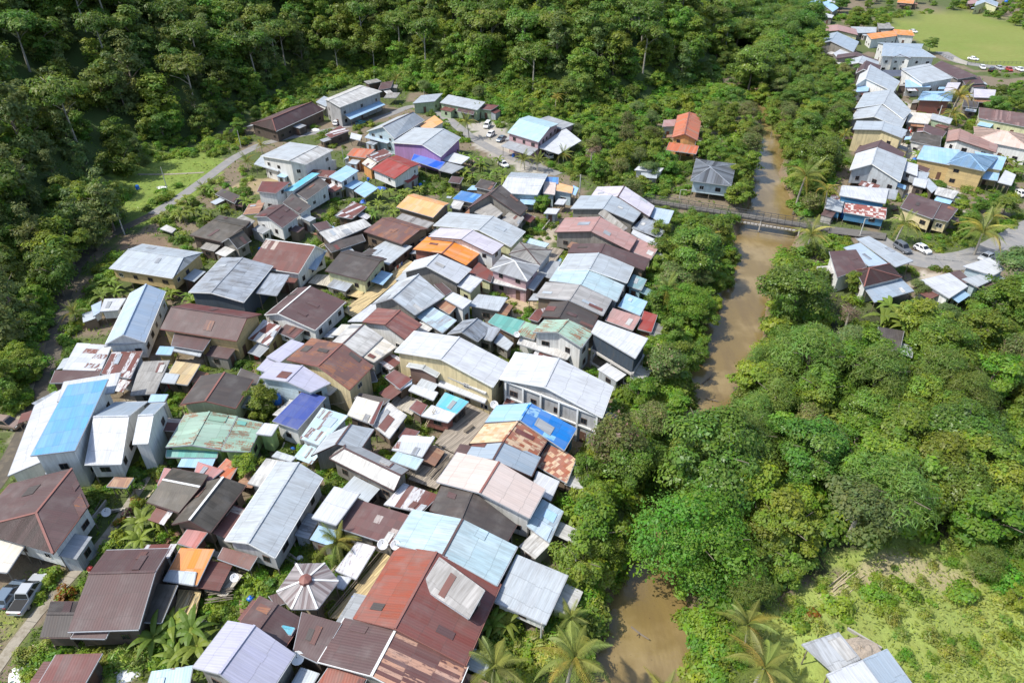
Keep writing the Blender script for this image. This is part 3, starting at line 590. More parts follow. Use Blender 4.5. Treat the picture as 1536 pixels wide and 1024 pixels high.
Hs('white house with steep rust speckled maroon roof', 'white', .6, G((399,359),(473,369),(448,410),(491,377),'maroonr',m2='zincb',he=4.6,rise=2.3,cap='trimw',trim='trimw'), S((476,377),(490,375),(474,405),'zincb',4.4,3.2,D=(460,402),w='n'))
Hs('beige house with dark grey brown gable roof at the head of the tan walkway', 'pyellow', .9, G((511,378),(570,392),(548,421),(580,388),'dark',he=4.5,trim='trimd'))
Hs('old dark timber house with sagging grey brown roof in the upper left garden', 'dwood', .9, G((319,330),(367,340),(333,363),(375,332),'moss',he=4.2,trim='trimd'), G((364,345),(343,357),(356,373),(331,364),'moss',he=3.9,wall='gwood'), S((363,322),(382,331),(370,341),'oldgrey',4.2,3.8,D=(349,332)))
Sh('little dark hut with collapsed roof among banana plants in the upper left garden', 'dwood', S((334,283),(359,293),(352,305),'dark',2.8,2.3,D=(323,291)))
Hs('white house with brown gable roof and pale green gable front', 'white', 1.2, G((426,307),(400,325),(423,342),(381,325),'brown',he=4.8,trim='trimg'), S((397,304),(388,320),(364,322),'rust',4.0,3.6,w='n'))
Hs('tall white house with maroon tower roof and a teal strip beside dark sheets', 'white', .8, S((393,272),(435,273),(414,290),'maroon',6.2,5.8,D=(386,287)), S((438,290),(467,309),(450,321),'dark',4.9,4.4,D=(424,304)), S((468,259),(479,260),(440,286),'turq',5.7,5.3,D=(424,287)), S((475,263),(493,276),(460,300),'dark',5.2,4.4,D=(440,287)))
Hs('small white house on stilts with blue and white patched roof', 'white', 2.0, S((520,248),(538,256),(512,273),'bluelt',5.2,4.8,D=(493,265)))
Sh('shed with dull maroon rusted roof between two small white houses', 'redw', S((469,254),(504,256),(495,267),'maroonr',3.8,3.5,D=(463,262)))
Hs('large white house with split white and grey roof beside the upper road', 'white', 0, G((477,219),(434,241),(458,247),(391,234),'whited',m2='zincw',he=6.0,rise=1.2,trim='trimw'), S((432,243),(456,247),(446,260),'cream',4.5,3.5,D=(426,254),w='n'), S((391,235),(429,243),(417,257),'zinc',3.8,3.4,D=(381,246),w='o'))
Hs('long low house with dark brown hip roof and white gutter by the wooded bank', 'dwood', 0, G((467,153),(408,178),(414,197),(376,186),'brown',he=3.9,hip0='x',trim='trimw',cap='trimr',E1=(487,164)))
Hs('two storey grey white house with blue awning roof under the hill', 'grey', 0, G((546,129),(493,151),(510,161),(487,149),'whited',he=6.4,trim='trimw',E1=(573,137)), S((513,169),(563,149),(578,157),'bluelt',3.8,3.2,D=(526,179),w='o'), S((486,144),(474,153),(489,160),'zinc',4.0,3.7))
Sh('cluster of old grey shacks at the top end of the upper road', 'dwood', S((546,122),(565,118),(572,122),'oldgrey',3.6,3.3), S((572,124),(590,121),(586,132),'brown',3.2,2.9), S((582,139),(600,139),(594,147),'oldgrey',2.8,2.5,w='o'))
Hs('white house with split zinc gable roofs and blue front gable by the upper road', 'pblue', 0, G((620,168),(574,190),(591,208),(550,197),'zincw',he=5.4,cap='trimd',trim='trimw',E1=(637,180)), S((555,199),(590,209),(581,215),'zincb',4.0,3.6,D=(547,206),w='o'))
Hs('small white house with apricot orange roof behind the purple fronted house', 'white', 0, S((652,173),(665,183),(643,196),'orangep',4.8,4.4,D=(628,189)))
Hs('house with wide zinc gable roof and purple front wall', 'purple', 0, G((666,193),(633,217),(661,235),(588,214),'zincw',he=5.2,trim='trimw',E1=(691,206)), S((622,229),(668,243),(659,254),'tarp',3.5,2.9,D=(617,240),w='o'), S((681,229),(705,236),(692,246),'white',3.6,3.2,D=(662,240),w='o'), S((669,243),(696,250),(678,260),'grey',3.2,2.9,D=(658,255),w='o'))
Hs('white stilt house with plain dark red roof', 'white', 2.0, G((581,237),(616,251),(592,268),(629,246),'red',he=5.0,trim='trimr',cap='trimr'))
Hs('orange walled house with orange red roof patches beside the dark red roof', 'orange', 0, S((530,222),(563,224),(548,237),'terra',4.4,4.0,D=(520,233)), S((577,223),(589,231),(567,243),'ruststr',4.8,4.4,D=(549,233)), S((553,236),(566,244),(556,253),'cream',3.8,3.5))
Sh('shed under a pale blue tarpaulin roof among the banana plants', None, S((549,272),(567,282),(547,296),'bluelt',3.0,2.7,D=(531,286)))
Sh('low rust and white roofed shelter by the upper road', 'dwood', S((510,188),(524,196),(496,207),'ruststr',3.0,2.7,D=(488,202)))
Sh('tiny white roofed stall next to the rust and white shelter', None, S((527,199),(543,203),(540,211),'white',2.8,2.5,D=(525,207)), cat='stall', name='stall')
Hs('long low house with zinc roof against the foot of the forest', 'green', 0, S((673,142),(728,153),(716,165),'zincw',4.8,4.2,D=(660,154)), S((632,143),(664,140),(652,152),'zinc',4.2,3.9), S((688,160),(712,165),(710,172),'brown',3.6,3.2,w='l'), S((728,156),(748,158),(737,165),'maroon',3.8,3.5))
Hs('house with pale blue gable roof and salmon front by the car park', 'pink', 0, G((779,178),(825,191),(808,213),(838,186),'paleblue' if 0 else 'bluepale',he=5.6,trim='trimg'), S((764,211),(807,223),(795,233),'grey',3.7,3.2,D=(752,219),w='o'), S((848,192),(872,211),(838,231),'white',4.4,3.8,D=(807,221),w='o'), S((823,174),(862,186),(842,194),'grey',5.0,4.6,D=(803,180)))
Hs('house with white roof and a string of blue, pink and orange sheets', 'pblue', 0, G((761,265),(818,268),(806,292),(822,261),'white',m2='zinc',he=4.6,trim='trimw'), S((819,265),(838,266),(837,276),'blued',4.6,4.3,w='n'), S((817,272),(834,274),(832,292),'creamp',4.4,3.8), S((834,273),(860,280),(858,290),'orangep',4.2,3.8,D=(831,285)), S((860,278),(868,282),(863,293),'bluelt',3.8,3.6,w='o'))
Hs('old dark brown barn like house with weathered grey porch roofs', 'gwood', .5, G((751,277),(735,292),(780,323),(700,314),'dark',m2='brown',he=4.8,rise=2.4,trim='trimd',E1=(792,311)), S((730,300),(754,319),(740,330),'oldgrey',5.2,3.9,D=(712,318)), S((769,314),(786,326),(776,340),'oldgrey',4.4,3.6,D=(752,329)), S((681,300),(696,303),(690,314),'whited',4.0,3.7))
Sh('hut with strong blue flat roof beside the dark brown barn', 'gwood', S((692,286),(723,292),(709,304),'blued',4.4,4.2,D=(679,298)))
Sh('dark roofed hut behind the dark brown barn', 'gwood', S((722,268),(745,274),(736,286),'dark',4.6,4.0,D=(712,280)))
Sh('tiny brown hut among bushes near the blue tarpaulin', 'wood', S((678,264),(695,266),(690,275),'brown',2.8,2.4))
Hs('timber house with apricot orange gable roof above the patched roofs', 'wood', .8, G((612,293),(667,308),(650,326),(674,305),'orangep',he=4.5,trim='trimg'))
Sh('shed with brown and zinc patched flat roof below the apricot orange gable', 'dwood', S((604,320),(651,334),(639,343),'oldpat',4.0,3.7,D=(592,329)))
Hs('house with rust brown roof and raised ridge above the white porch sheets', 'wood', .8, G((573,327),(630,345),(603,366),(643,343),'brownr',he=4.5,trim='trimd'), S((580,360),(618,369),(583,397),'zincw',3.6,3.1,D=(548,380)), S((555,372),(572,376),(560,384),'dark',3.3,3.1,w='n'))
Hs('long house with stained cream white roof and dark lower slope', 'dwood', .6, S((479,348),(545,328),(557,338),'whited',5.2,4.4,D=(495,364)), S((487,366),(543,351),(548,361),'dark',4.2,3.6,D=(497,378)), S((469,336),(489,331),(499,341),'brown',4.2,3.9))
Sh('ramshackle shed of rusted patched sheets beside the banana plants', 'dwood', S((530,302),(550,310),(528,328),'ruststr',3.3,2.8,D=(505,324)))
Hs('grey plank house with bright white gable roof above the tan walkway', 'gwood', .5, G((657,381),(639,399),(686,424),(604,408),'white',he=5.0,trim='trimw',E1=(707,403)), S((703,411),(724,419),(706,438),'white',4.4,4.1,D=(686,428),wall='pyellow'))
Hs('white house with lilac sheet roof between the zinc and orange roofs', 'white', .4, G((709,345),(691,359),(739,382),(642,355),'lilacw',he=5.6,trim='trimd',E1=(756,367)))
Hs('house with bright orange gable roof in the middle of the village', 'redw', .6, G((684,360),(663,380),(699,398),(619,374),'orange',he=5.0,trim='trimd',cap='orcap' if 'orcap' in M else 'trimr',E1=(721,379)))
Hs('house with clean zinc roof in two levels above the lilac roof', 'pyellow', .4, G((740,324),(718,345),(766,370),(650,338),'zincw',he=5.4,rise=1.3,trim='trimw',E1=(788,347)))
Sh('low house with rusty red flat roof between white roofed houses', 'pyellow', S((718,393),(741,409),(736,423),'redd',3.9,3.6,D=(704,409)))
Hs('pink walled house with white pyramid roof in the middle of the village', 'pink', 0, C((772,392),[(735,404),(754,383),(810,399),(791,422)],'white',he=5.4,cap='trimw'), S((737,416),(791,428),(789,435),'whited',3.3,2.9,w='l'))
Hs('house with dirty white hip roof and dark ridges behind the white pyramid roof', 'white', .4, C((790,374),[(763,381),(780,363),(828,375),(810,398)],'whited',he=5.2,cap='trimd'), S((795,357),(824,365),(818,371),'paleblue',3.8,3.5,D=(789,364),w='o'))
Sh('flat grey sheet canopy over the lane between the house rows, upper section', None, S((826,391),(842,392),(826,417),'grey',3.4,3.2,D=(806,411)), cat='canopy', name='canopy')
Sh('flat zinc canopy over the lane next to the pink walled house, lower section', None, S((805,412),(816,414),(801,435),'zinc',3.2,3.0,D=(791,431)), cat='canopy', name='canopy')
Hs('row house with faded pinkish red roof and grey plank gable', 'gwood', .6, G((900,325),(886,347),(944,376),(832,348),'pinkr',he=4.7,rise=1.6,trim='trimd',E1=(956,357)), S((956,357),(988,371),(976,389),'pinkr',4.0,3.7,D=(945,376)))
Sh('old dark timber roof squeezed between the pinkish red row house and the zinc row house', 'dwood', S((905,313),(941,341),(932,347),'oldgrey',5.9,5.0,D=(898,320)))
Hs('row house with deep brown roof between the pinkish red and cream row houses', 'wood', .8, G((907,365),(900,379),(966,405),(852,379),'brown',he=4.6,rise=1.5,trim='trimd',E1=(975,388)))
Hs('row house with clean cream grey roof above the flaking pale blue roof', 'grey', .8, G((898,379),(884,404),(940,424),(837,405),'zincw',he=4.8,rise=1.5,trim='trimw'))
Hs('row house with flaking pale blue roof in the middle of the row', 'grey', .8, G((884,404),(871,427),(925,452),(824,421),'paleblue',he=4.5,rise=1.5,trim='trimg'))
Hs('row house with dull grey weathered roof below the flaking pale blue roof', 'wood', .8, G((869,427),(854,450),(904,473),(803,445),'oldz' if 'oldz' in RM else 'grey',he=4.7,rise=1.5,trim='trimg'))
Hs('row house with dark brown gable roof behind the green roofed house', 'gwood', .8, G((853,450),(838,476),(886,496),(812,474),'dark',he=4.5,rise=1.5,trim='trimd'), S((805,464),(825,460),(807,482),'ruststr',3.8,3.3,D=(793,478)))
Hs('white two storey house with rusting light green roof', 'white', 0, G((853,479),(836,498),(872,521),(799,498),'green',he=6.2,rise=1.0,trim='trimg',E1=(890,497)), S((789,482),(808,488),(801,509),'greenr',4.6,4.2,D=(774,501)), S((780,507),(858,529),(850,539),'whited',3.8,3.0,D=(776,515),w='l'))
Hs('low house with teal green sheet roof left of the rusting green roof', 'wood', .4, S((744,470),(787,481),(772,503),'teal',4.0,3.6,D=(732,483)))
HF = Hs('concrete frame house with flat white roof by the river trees', 'conc', 3.6, S((897,480),(972,507),(953,537),'white',7.2,6.9,D=(887,498),pw=True,wall='navy',win=False))
def frame_beams(root, q, z):
    org = np.array(root.location); c = sum(W2(x, 7.0) for x in q)/4; P = [W2(x, 7.0)*.94+c*.06 for x in q]
    for a, b in zip(P, P[1:]+P[:1]): m = MB(); m.beam((a[0], a[1], z), (b[0], b[1], z), .3, .35); m.build('beam', M['postw'], root, org)
frame_beams(HF, ((897,480),(972,507),(953,537),(887,498)), 3.5); frame_beams(HF, ((897,480),(972,507),(953,537),(887,498)), .9)
Sh('lean-to with grey teal roof at the river end of the row', 'blue', S((950,411),(970,419),(962,435),'teal2' if 'teal2' in RM else 'zincd',3.4,3.0,D=(941,428)))
Sh('lean-to with sky blue roof at the river end of the flaking blue row house', 'bblue', S((940,440),(971,452),(960,473),'bluelt',3.5,3.1,D=(927,459)))
Sh('lean-to with pink roof beside the flat white concrete house', 'redw', S((920,462),(961,475),(949,495),'pinkr',3.9,3.5,D=(908,480)))
Sh('small shed with bright red roof at the tree edge', 'redw', S((966,466),(986,472),(977,498),'red',3.2,2.8,D=(957,493)))
Hs('row house with zinc gable roof at the upper end of the row', 'gwood', .8, G((918,293),(904,313),(950,333),(856,313),'zinc',he=4.8,rise=1.5,trim='trimg',E1=(965,314)))
Hs('row house with pinkish white gable roof behind the zinc row house', 'gwood', .8, G((937,279),(927,295),(974,325),(885,296),'lilacw',he=4.7,rise=1.5,trim='trimd',cap='trimd',E1=(982,309)), S((982,311),(1011,316),(1001,339),'zincb',4.0,3.6,D=(974,324)), S((966,325),(1003,339),(989,356),'zincd',3.7,3.3,D=(948,342)), S((950,344),(988,361),(984,372),'white',3.3,3.1,D=(947,350)))
Sh('small white roofed box shed in the yard beside the tree', 'zinc', S((822,312),(840,313),(834,321),'white',2.7,2.5))
Sh('tiny white roofed stand next to the patched string of sheets', None, S((838,298),(851,299),(845,307),'white',2.5,2.3), cat='stall', name='stall')
Hs('house with steep dull zinc gable roof at the side of the tan walkway', 'gwood', .5, G((628,411),(588,447),(622,472),(558,456),'zincd2' if 'zincd2' in RM else 'zinc',he=4.6,rise=2.2,trim='trimg',E1=(667,444)), S((649,460),(685,480),(664,499),'bluerust',3.9,3.3,D=(620,472)), S((667,449),(684,460),(674,471),'rust',3.8,3.4,D=(653,458)))
Hs('small white walled house with bright white flat roof behind the rusted blue sheets', 'white', 0, S((680,438),(708,451),(694,463),'white',4.6,4.4,D=(667,448)), S((651,426),(663,424),(678,437),'brown',4.6,4.2,D=(668,443),w='n'))
Sh('low house with clean pale zinc flat roof beside the dirt yard', 'gwood', S((718,441),(761,446),(748,466),'zincw',3.6,3.4,D=(703,458)))
Hs('house with maroon striped gable roof above the weathered white roof', 'white', .6, G((600,465),(577,487),(607,509),(543,483),'marstr',he=4.7,trim='trimd',cap='trimr',E1=(633,486)))
Hs('house with weathered white gable roof and dark ridge line', 'grey', .6, G((546,486),(515,515),(543,534),(497,514),'whited',he=4.6,trim='trimg',cap='trimd',E1=(574,505)), S((573,506),(543,534),(561,543),'cream',4.4,4.0,D=(594,520)), S((557,456),(590,462),(545,482),'white',3.0,2.8,D=(522,482),w='o'), S((513,486),(530,487),(513,503),'cream',3.6,3.4,D=(497,502)))
HC = Hs('large white two storey house with broad white gable roof and columned grey front', 'grey', 0, G((838,537),(817,580),(903,626),(750,568),'white',he=6.5,rise=1.6,trim='trimw'))
def columns(root, a, b, z1, n, off):
    p, q = W2(a, 6.5), W2(b, 6.5); d = (q-p)/np.linalg.norm(q-p); nn = np.array((d[1], -d[0], 0)); nn = nn if np.dot(nn[:2], -p[:2]) > 0 else -nn; org = np.array(root.location)
    for i in range(n):
        c = p+(q-p)*(.05+.9*i/(n-1))-nn*off; m = MB(); m.box((c[0], c[1], z1/2-.05), (.14, .14, z1/2), 0, math.atan2(d[1], d[0])); m.build('column', M['trimw'], root, org)
    m = MB(); u0 = p+(q-p)*.05-nn*off; u1 = p+(q-p)*.95-nn*off
    for z in (3.2, 6.1): m.beam((*u0[:2], z), (*u1[:2], z), .2, .26)
    m.build('beam', M['trimw'], root, org)
columns(HC, (750,568), (903,626), 6.3, 6, .32)
Sh('little lean-to with white and red roof beside the bright blue roofs', 'redw', S((762,593),(792,590),(788,600),'ruststr',3.2,2.9,D=(755,606)))
Hs('house with bright blue and pale blue chequered roof', 'bblue', .6, G((796,604),(780,630),(846,675),(728,633),'bluechk',m2='bluelt',he=4.5,rise=1.6,trim='trimg',E1=(865,642)))
Hs('house with cream and rust chequered roof below the bright blue roofs', 'wood', .6, G((776,632),(754,662),(805,686),(704,665),'rustchk',m2='creamchk',he=4.5,rise=1.6,trim='trimd',E1=(824,655)), S((826,660),(864,688),(850,724),'rustchk',3.7,3.2,D=(803,697)))
Hs('house with slate blue gable roof between the chequered and the cream pink roofs', 'wood', .6, G((756,661),(740,689),(797,714),(698,684),'bluegrey',he=4.4,rise=1.6,trim='trimd',cap='trimd'), S((806,706),(839,721),(826,750),'white',3.8,3.5,D=(797,734)))
Hs('white house with broad cream pink gable roof', 'white', .5, G((749,692),(720,739),(794,777),(655,722),'creamp',he=5.2,rise=1.6,trim='trimg',cap='trimr',E1=(818,733)), S((814,748),(845,766),(824,813),'bluerust',3.7,3.1,D=(790,788)))
Hs('house with plain dark brown gable roof beside the cream pink roof', 'gwood', .5, G((709,736),(690,782),(760,812),(645,765),'dark',he=4.5,rise=1.6,trim='trimd',E1=(775,786)))
Hs('long house with flaking powder blue roof and maroon ridge above the red roof', 'grey', .6, G((694,778),(664,833),(745,878),(587,815),'paleblue',he=4.9,rise=1.6,cap='trimd',trim='trimg',E1=(776,819)))
Hs('house with clean silver zinc roof at the river end of the powder blue roof', 'white', 1.8, S((776,831),(852,862),(818,936),'zincw',4.3,3.9,D=(742,902)))
Hs('white sheet roofed house above the garden palm', 'gwood', 1.2, S((502,729),(540,739),(504,787),'white',5.2,5.0,D=(468,776)))
Hs('low house with brown roof patched with pale rusty sheets beside the white sheet roof', 'gwood', .8, S((536,748),(614,772),(586,816),'brownpat' if 'brownpat' in RM else 'brown',4.2,3.9,D=(508,791)))
Sh('shed with red and white striped rusted roof at the end of the planked walkway', 'dwood', S((606,724),(659,742),(632,768),'ruststr',3.8,3.5,D=(576,756)), zf=.5)
Sh('narrow lean-to of rusty and white sheets beside the bamboo deck', None, S((536,812),(564,819),(534,868),'ruststr',2.8,2.5,D=(503,855)), S((508,862),(527,866),(515,883),'white',2.4,2.2,D=(498,878),w='o'))
Sh('low grey sheet roof beside the concrete yard behind the white houses', 'gwood', S((212,542),(254,540),(232,590),'oldgrey',2.8,2.5,D=(196,592)))
Sh('shelter with sun bleached tan sheet roof below the long brown house', 'dwood', S((264,541),(300,546),(281,577),'tan',3.0,2.6,D=(246,572)), S((249,559),(269,561),(262,575),'zinc',2.9,2.7,w='n'))
Sh('small rusty roofed lean-to with a white strip beside the hip roofed house', None, S((172,715),(200,716),(190,731),'rust',2.8,2.5,D=(160,729)))
Sh('low bleached plank roof beside the walled garden in the upper left', None, S((250,337),(264,343),(258,349),'whited',1.4,1.2,D=(240,343)))
Hs('house with crossing stained zinc gables behind the broad white gable roof', 'gwood', .6, G((716,477),(692,498),(716,512),(671,501),'zincd',he=4.4,trim='trimg',rise=1.4), S((727,487),(751,492),(737,511),'zincd',4.8,4.0,D=(714,505)), S((750,499),(770,514),(761,525),'zincw',3.4,3.1,D=(741,513)))
# ------------------------------------------------------------------ houses among the river trees
Hs('house with orange roof and orange front porch roof among river trees', 'orange', 0, G((1034,168),(1027,201),(1046,211),(1008,206),'terra',he=5.4,rise=1.6,trim='trimr',cap='trimr',E1=(1053,174)), S((1004,213),(1048,219),(1044,231),'terra',4.2,3.5,w='o'), S((996,180),(1014,179),(1012,189),'pinkr',4.4,4.0,wall='turqw' if 'turqw' in WM else 'blue'))
Hs('pale house with stained grey hip roof beside the upper river bank', 'pblue', 1.6, C((1066,251),[(1044,238),(1104,246),(1097,279),(1036,271)],'zincd',he=5.2))
Sh('small white roof half hidden by trees below the orange roofed house', 'white', S((958,249),(996,252),(990,258),'white',3.6,3.3))
Sh('dark roofed hut half buried in the right bank trees', 'dwood', S((1318,490),(1356,496),(1350,524),'dark',3.8,3.2,D=(1312,528)))
# ------------------------------------------------------------------ hut at the bottom right
Hs('hut with stained grey roof and bright white roof on the grassy slope', 'conc', 0, S((1203,965),(1257,947),(1290,987),'zincst',3.6,3.3,D=(1250,1007),w='o'), S((1240,1010),(1293,989),(1332,1042),'white',4.0,3.8,D=(1275,1066)), S((1294,988),(1330,972),(1372,1030),'bluegrey',3.9,3.3))
# ------------------------------------------------------------------ right bank village
Hs('house with big zinc gable roof facing the river palms', 'zinc', 1.0, G((1316,221),(1308,246),(1350,273),(1275,255),'zincw',m2='white',he=5.0,rise=1.9,trim='trimw',E1=(1360,238)), S((1338,236),(1377,247),(1376,264),'white',4.0,3.6,D=(1336,249)))
Hs('house with brown gable roof between the cream house and the big zinc gable', 'wood', 1.0, G((1322,210),(1316,220),(1352,240),(1282,230),'brown',he=5.0,rise=1.7,trim='trimd'))
Hs('cream two storey house with grey ribbed roof on the right bank', 'cream', 0, G((1326,182),(1322,195),(1353,207),(1280,194),'zinc',he=6.4,rise=.9,trim='trimg',E1=(1361,195)))
Hs('house with weathered zinc gable roof behind the cream two storey house', 'gwood', .6, G((1322,157),(1311,175),(1352,192),(1276,179),'zincw',he=5.0,rise=1.7,trim='trimw'))
Hs('tall zinc roofed house with dull cream lean-to on the right bank', 'gwood', .6, G((1336,134),(1325,156),(1355,179),(1283,162),'zincw',m2='zinc',he=5.4,rise=1.7,trim='trimw',E1=(1367,166)))
Hs('house with sky blue hip roof behind the roadside palm', 'redw', 0, G((1392,140),(1412,142),(1428,152),(1430,137),'bluelt',m2='bluelt',he=4.8,rise=1.2,hip0=1.5,hip1=1.5,E1=(1376,150),E3=(1384,137)))
Sh('old cream roofed stall beside the green walled house', 'gwood', S((1365,168),(1400,171),(1392,186),'cream',3.8,3.4,D=(1360,183)))
Hs('green walled house with narrow zinc roof', 'green', 0, S((1399,170),(1429,178),(1425,186),'zincw',4.6,4.2,D=(1396,178)))
Hs('low house with dark brown ribbed roof in the middle of the right bank', 'white', 0, S((1371,198),(1412,204),(1410,221),'moss',4.4,3.9,D=(1365,211)))
Sh('brown roofed shed with one pale sheet behind the dark ribbed roof', 'wood', S((1388,186),(1420,197),(1412,208),'brown',3.8,3.4,D=(1385,196)))
Hs('white house with pinkish brown gable roof on the right bank', 'white', 0, G((1440,193),(1437,210),(1494,229),(1419,212),'pinkbr' if 'pinkbr' in RM else 'rust',he=5.4,rise=1.6,trim='trimd',E1=(1497,218)))
Hs('white house with wide peach hip roof at the right edge', 'white', 0, G((1492,194),(1522,199),(1548,226),(1560,205),'peach',he=4.8,rise=1.3,hip0=2,hip1=2,E1=(1462,209),E3=(1460,190)))
Hs('cream house with long brown ribbed roof at the right edge', 'pyellow', 0, S((1469,161),(1560,173),(1556,194),'brownrib' if 'brownrib' in RM else 'brown',4.9,4.0,D=(1468,177)))
Hs('large yellow two storey house with sky blue roofs on the right bank', 'yellow', 0, S((1386,218),(1440,225),(1428,248),'bluelt',5.6,4.9,D=(1375,238)), C((1455,232),[(1421,245),(1440,227),(1497,236),(1478,257)],'bluelt',he=5.8,hr=7.0), S((1462,227),(1510,236),(1502,255),'bluelt',5.6,5.0,D=(1470,250)), S((1478,254),(1500,257),(1496,271),'bluelt',4.0,3.5,w='l'), S((1508,255),(1524,262),(1517,278),'white',4.0,3.6,D=(1497,273),w='o'))
Hs('blue house with white roof and red chequered lower roof beside the bridge', 'bblue', 1.0, S((1263,278),(1333,283),(1328,305),'white',5.4,4.9,D=(1259,293)), S((1268,304),(1330,312),(1328,329),'rustchk2' if 'rustchk2' in RM else 'rustchk',4.0,3.3,D=(1265,318)), S((1320,281),(1347,285),(1343,299),'grey',5.0,4.7,w='n'), S((1242,296),(1266,302),(1262,318),'zincw',3.4,3.1))
Hs('cream house with maroon brown roof in two levels near the parked cars', 'cream', 1.0, S((1365,289),(1412,304),(1399,328),'brown',5.2,4.5,D=(1351,311)), S((1413,304),(1437,313),(1422,332),'brown',5.0,4.3,D=(1400,327)), S((1384,319),(1416,328),(1413,334),'zincw',3.3,3.0,w='l'))
Hs('house with maroon hipped roofs below a long zinc canopy beside the cars', 'white', 0, S((1244,377),(1284,374),(1300,400),'brown',4.9,4.3,D=(1256,416)), C((1304,402),[(1284,405),(1335,395),(1353,416),(1296,430)],'brown',he=4.4,cap='trimr'), S((1285,358),(1303,354),(1370,391),'zinc',4.6,4.4,D=(1344,400),w='o'), S((1266,371),(1290,364),(1334,397),'zincb',4.5,4.3,D=(1304,399),w='n'), S((1297,432),(1352,418),(1371,436),'bluegrey',3.6,3.2,D=(1312,453),w='o'))
Sh('garage with plain white roof at the forest edge', 'white', S((1380,420),(1424,409),(1452,429),'white',3.8,3.5,D=(1424,447)), S((1424,409),(1440,405),(1458,422),'brown',3.2,3.0,w='n'))
Hs('pale turquoise house with two white roofs at the forest edge', 'pblue', 0, S((1444,399),(1484,386),(1508,403),'white',4.4,4.1,D=(1490,413)), S((1443,418),(1482,408),(1494,417),'zincw',3.5,3.2,D=(1466,430)))
Hs('house with pale zinc roof and sky blue lower roof near the playing field', 'white', 0, G((1398,98),(1356,106),(1384,125),(1352,103),'zincw',he=5.0,rise=1.2,trim='trimw',E1=(1430,117)), S((1396,108),(1428,117),(1420,120),'bluelt',4.8,4.5,w='n'), S((1358,120),(1393,120),(1396,131),'bluelt',3.9,3.5,D=(1358,131)))
Hs('house with long maroon brown ribbed roof beside the field road', 'gwood', 0, S((1412,91),(1466,114),(1437,119),'brown',4.8,4.0,D=(1399,99)), S((1442,117),(1470,115),(1476,125),'brown',3.6,3.2,D=(1448,127)))
Hs('large white two storey house with blue grey roof near the playing field', 'white', 0, G((1325,66),(1382,73),(1404,86),(1385,66),'bluegrey',he=6.4,rise=1.4,trim='trimw',E1=(1322,84),E3=(1316,64)), G((1355,74),(1350,82),(1366,88),(1338,87),'bluegrey',he=6.0,rise=.8,trim='trimd'))
Sh('long dark navy carport roof below the white two storey house', None, S((1317,105),(1353,105),(1358,114),'navyg' if 'navyg' in RM else 'dark',3.4,3.1,D=(1322,115)), cat='carport', name='carport')
Hs('zinc gable house with a white front slope in the upper right row', 'white', .5, G((1306,97),(1299,118),(1340,138),(1284,128),'zinc',m2='white',he=5.0,rise=1.7,trim='trimw',E1=(1350,122)), S((1287,128),(1306,124),(1302,137),'bluelt',4.2,3.9,D=(1284,138)))
Hs('house with brown roof squeezed into the upper right row', 'gwood', .5, G((1300,91),(1295,104),(1318,112),(1284,110),'brown',he=5.2,rise=1.5,trim='trimw'))
Hs('house with pale grey gable roof in the upper right row', 'gwood', .5, G((1294,84),(1288,94),(1314,103),(1272,97),'zincw',he=5.0,rise=1.4,trim='trimw'))
Hs('house with dark red brown gable roof in the upper right row', 'gwood', .5, G((1285,78),(1283,84),(1318,93),(1254,88),'brown',he=4.8,rise=1.3,trim='trimd',E1=(1317,90)))
Hs('house with big slate grey roof behind the riverside tree in the upper right', 'gwood', .5, G((1256,48),(1246,62),(1280,78),(1226,66),'bluegrey',he=5.0,rise=1.5,trim='trimg'), S((1250,80),(1272,67),(1282,77),'white',4.4,4.0))
Hs('pale green house with faded red roof in the upper right', 'pyellow', 0, G((1256,37),(1258,46),(1287,53),(1231,48),'pinkr',he=4.8,rise=1.3,trim='trimd'))
Hs('white house with bright orange roof at the corner of the playing field', 'white', 0, S((1300,51),(1341,46),(1346,54),'orange',5.0,4.4,D=(1307,59)), S((1340,44),(1368,46),(1372,54),'orange',5.2,4.6,D=(1346,52)))
Sh('long zinc roofed shed near the corner of the playing field', 'gwood', S((1276,40),(1315,41),(1314,49),'zincw',3.4,3.0,D=(1284,50)))
Hs('small old grey house at the left corner of the playing field', 'gwood', 0, S((1316,34),(1334,34),(1339,43),'oldgrey',4.6,4.1,D=(1318,43)))
Hs('house with sky blue roof at the top edge of the photo', 'gwood', 0, S((1244,1),(1258,12),(1249,18),'bluelt',5.0,4.6,D=(1231,4)), S((1220,16),(1251,23),(1248,27),'white',3.8,3.5,D=(1226,25)), S((1206,4),(1236,-3),(1232,6),'bluelt',4.6,4.2))
Hs('white roofed house at the very top edge of the photo', 'gwood', 0, S((1190,-4),(1208,4),(1200,8),'white',4.4,4.0), S((1245,-2),(1264,2),(1258,6),'white',4.0,3.7))
Hs('white house with grey roof beyond the playing field', 'pyellow', 0, G((1480,-3),(1478,3),(1496,10),(1462,9),'bluegrey',he=4.8,rise=1.3,trim='trimw'))
Sh('red roofed shed beyond the playing field beside the big dark tree', 'wood', S((1452,0),(1466,0),(1466,6),'pinkr',3.6,3.2))
Sh('orange roofed shed at the top edge beyond the left field corner', 'wood', S((1348,-2),(1372,0),(1370,6),'orange',4.0,3.5))
Hs('house with lilac pink roof and rusty porch beside the long brown roof', 'gwood', 0, S((1461,133),(1494,135),(1491,147),'lilacw',4.8,4.3,D=(1461,146)), S((1462,147),(1491,148),(1489,154),'rust',3.5,3.1,w='l'), S((1446,150),(1468,153),(1466,162),'dark',3.6,3.2))
Sh('small lilac white roof between the palm and the brown roofs', 'gwood', S((1422,124),(1441,124),(1432,140),'lilacw',4.2,3.8,D=(1416,136)))
Sh('white sheet stall in the yard beside the big zinc gable', 'dwood', S((1372,266),(1392,270),(1388,282),'white',3.2,2.9,D=(1369,277)))
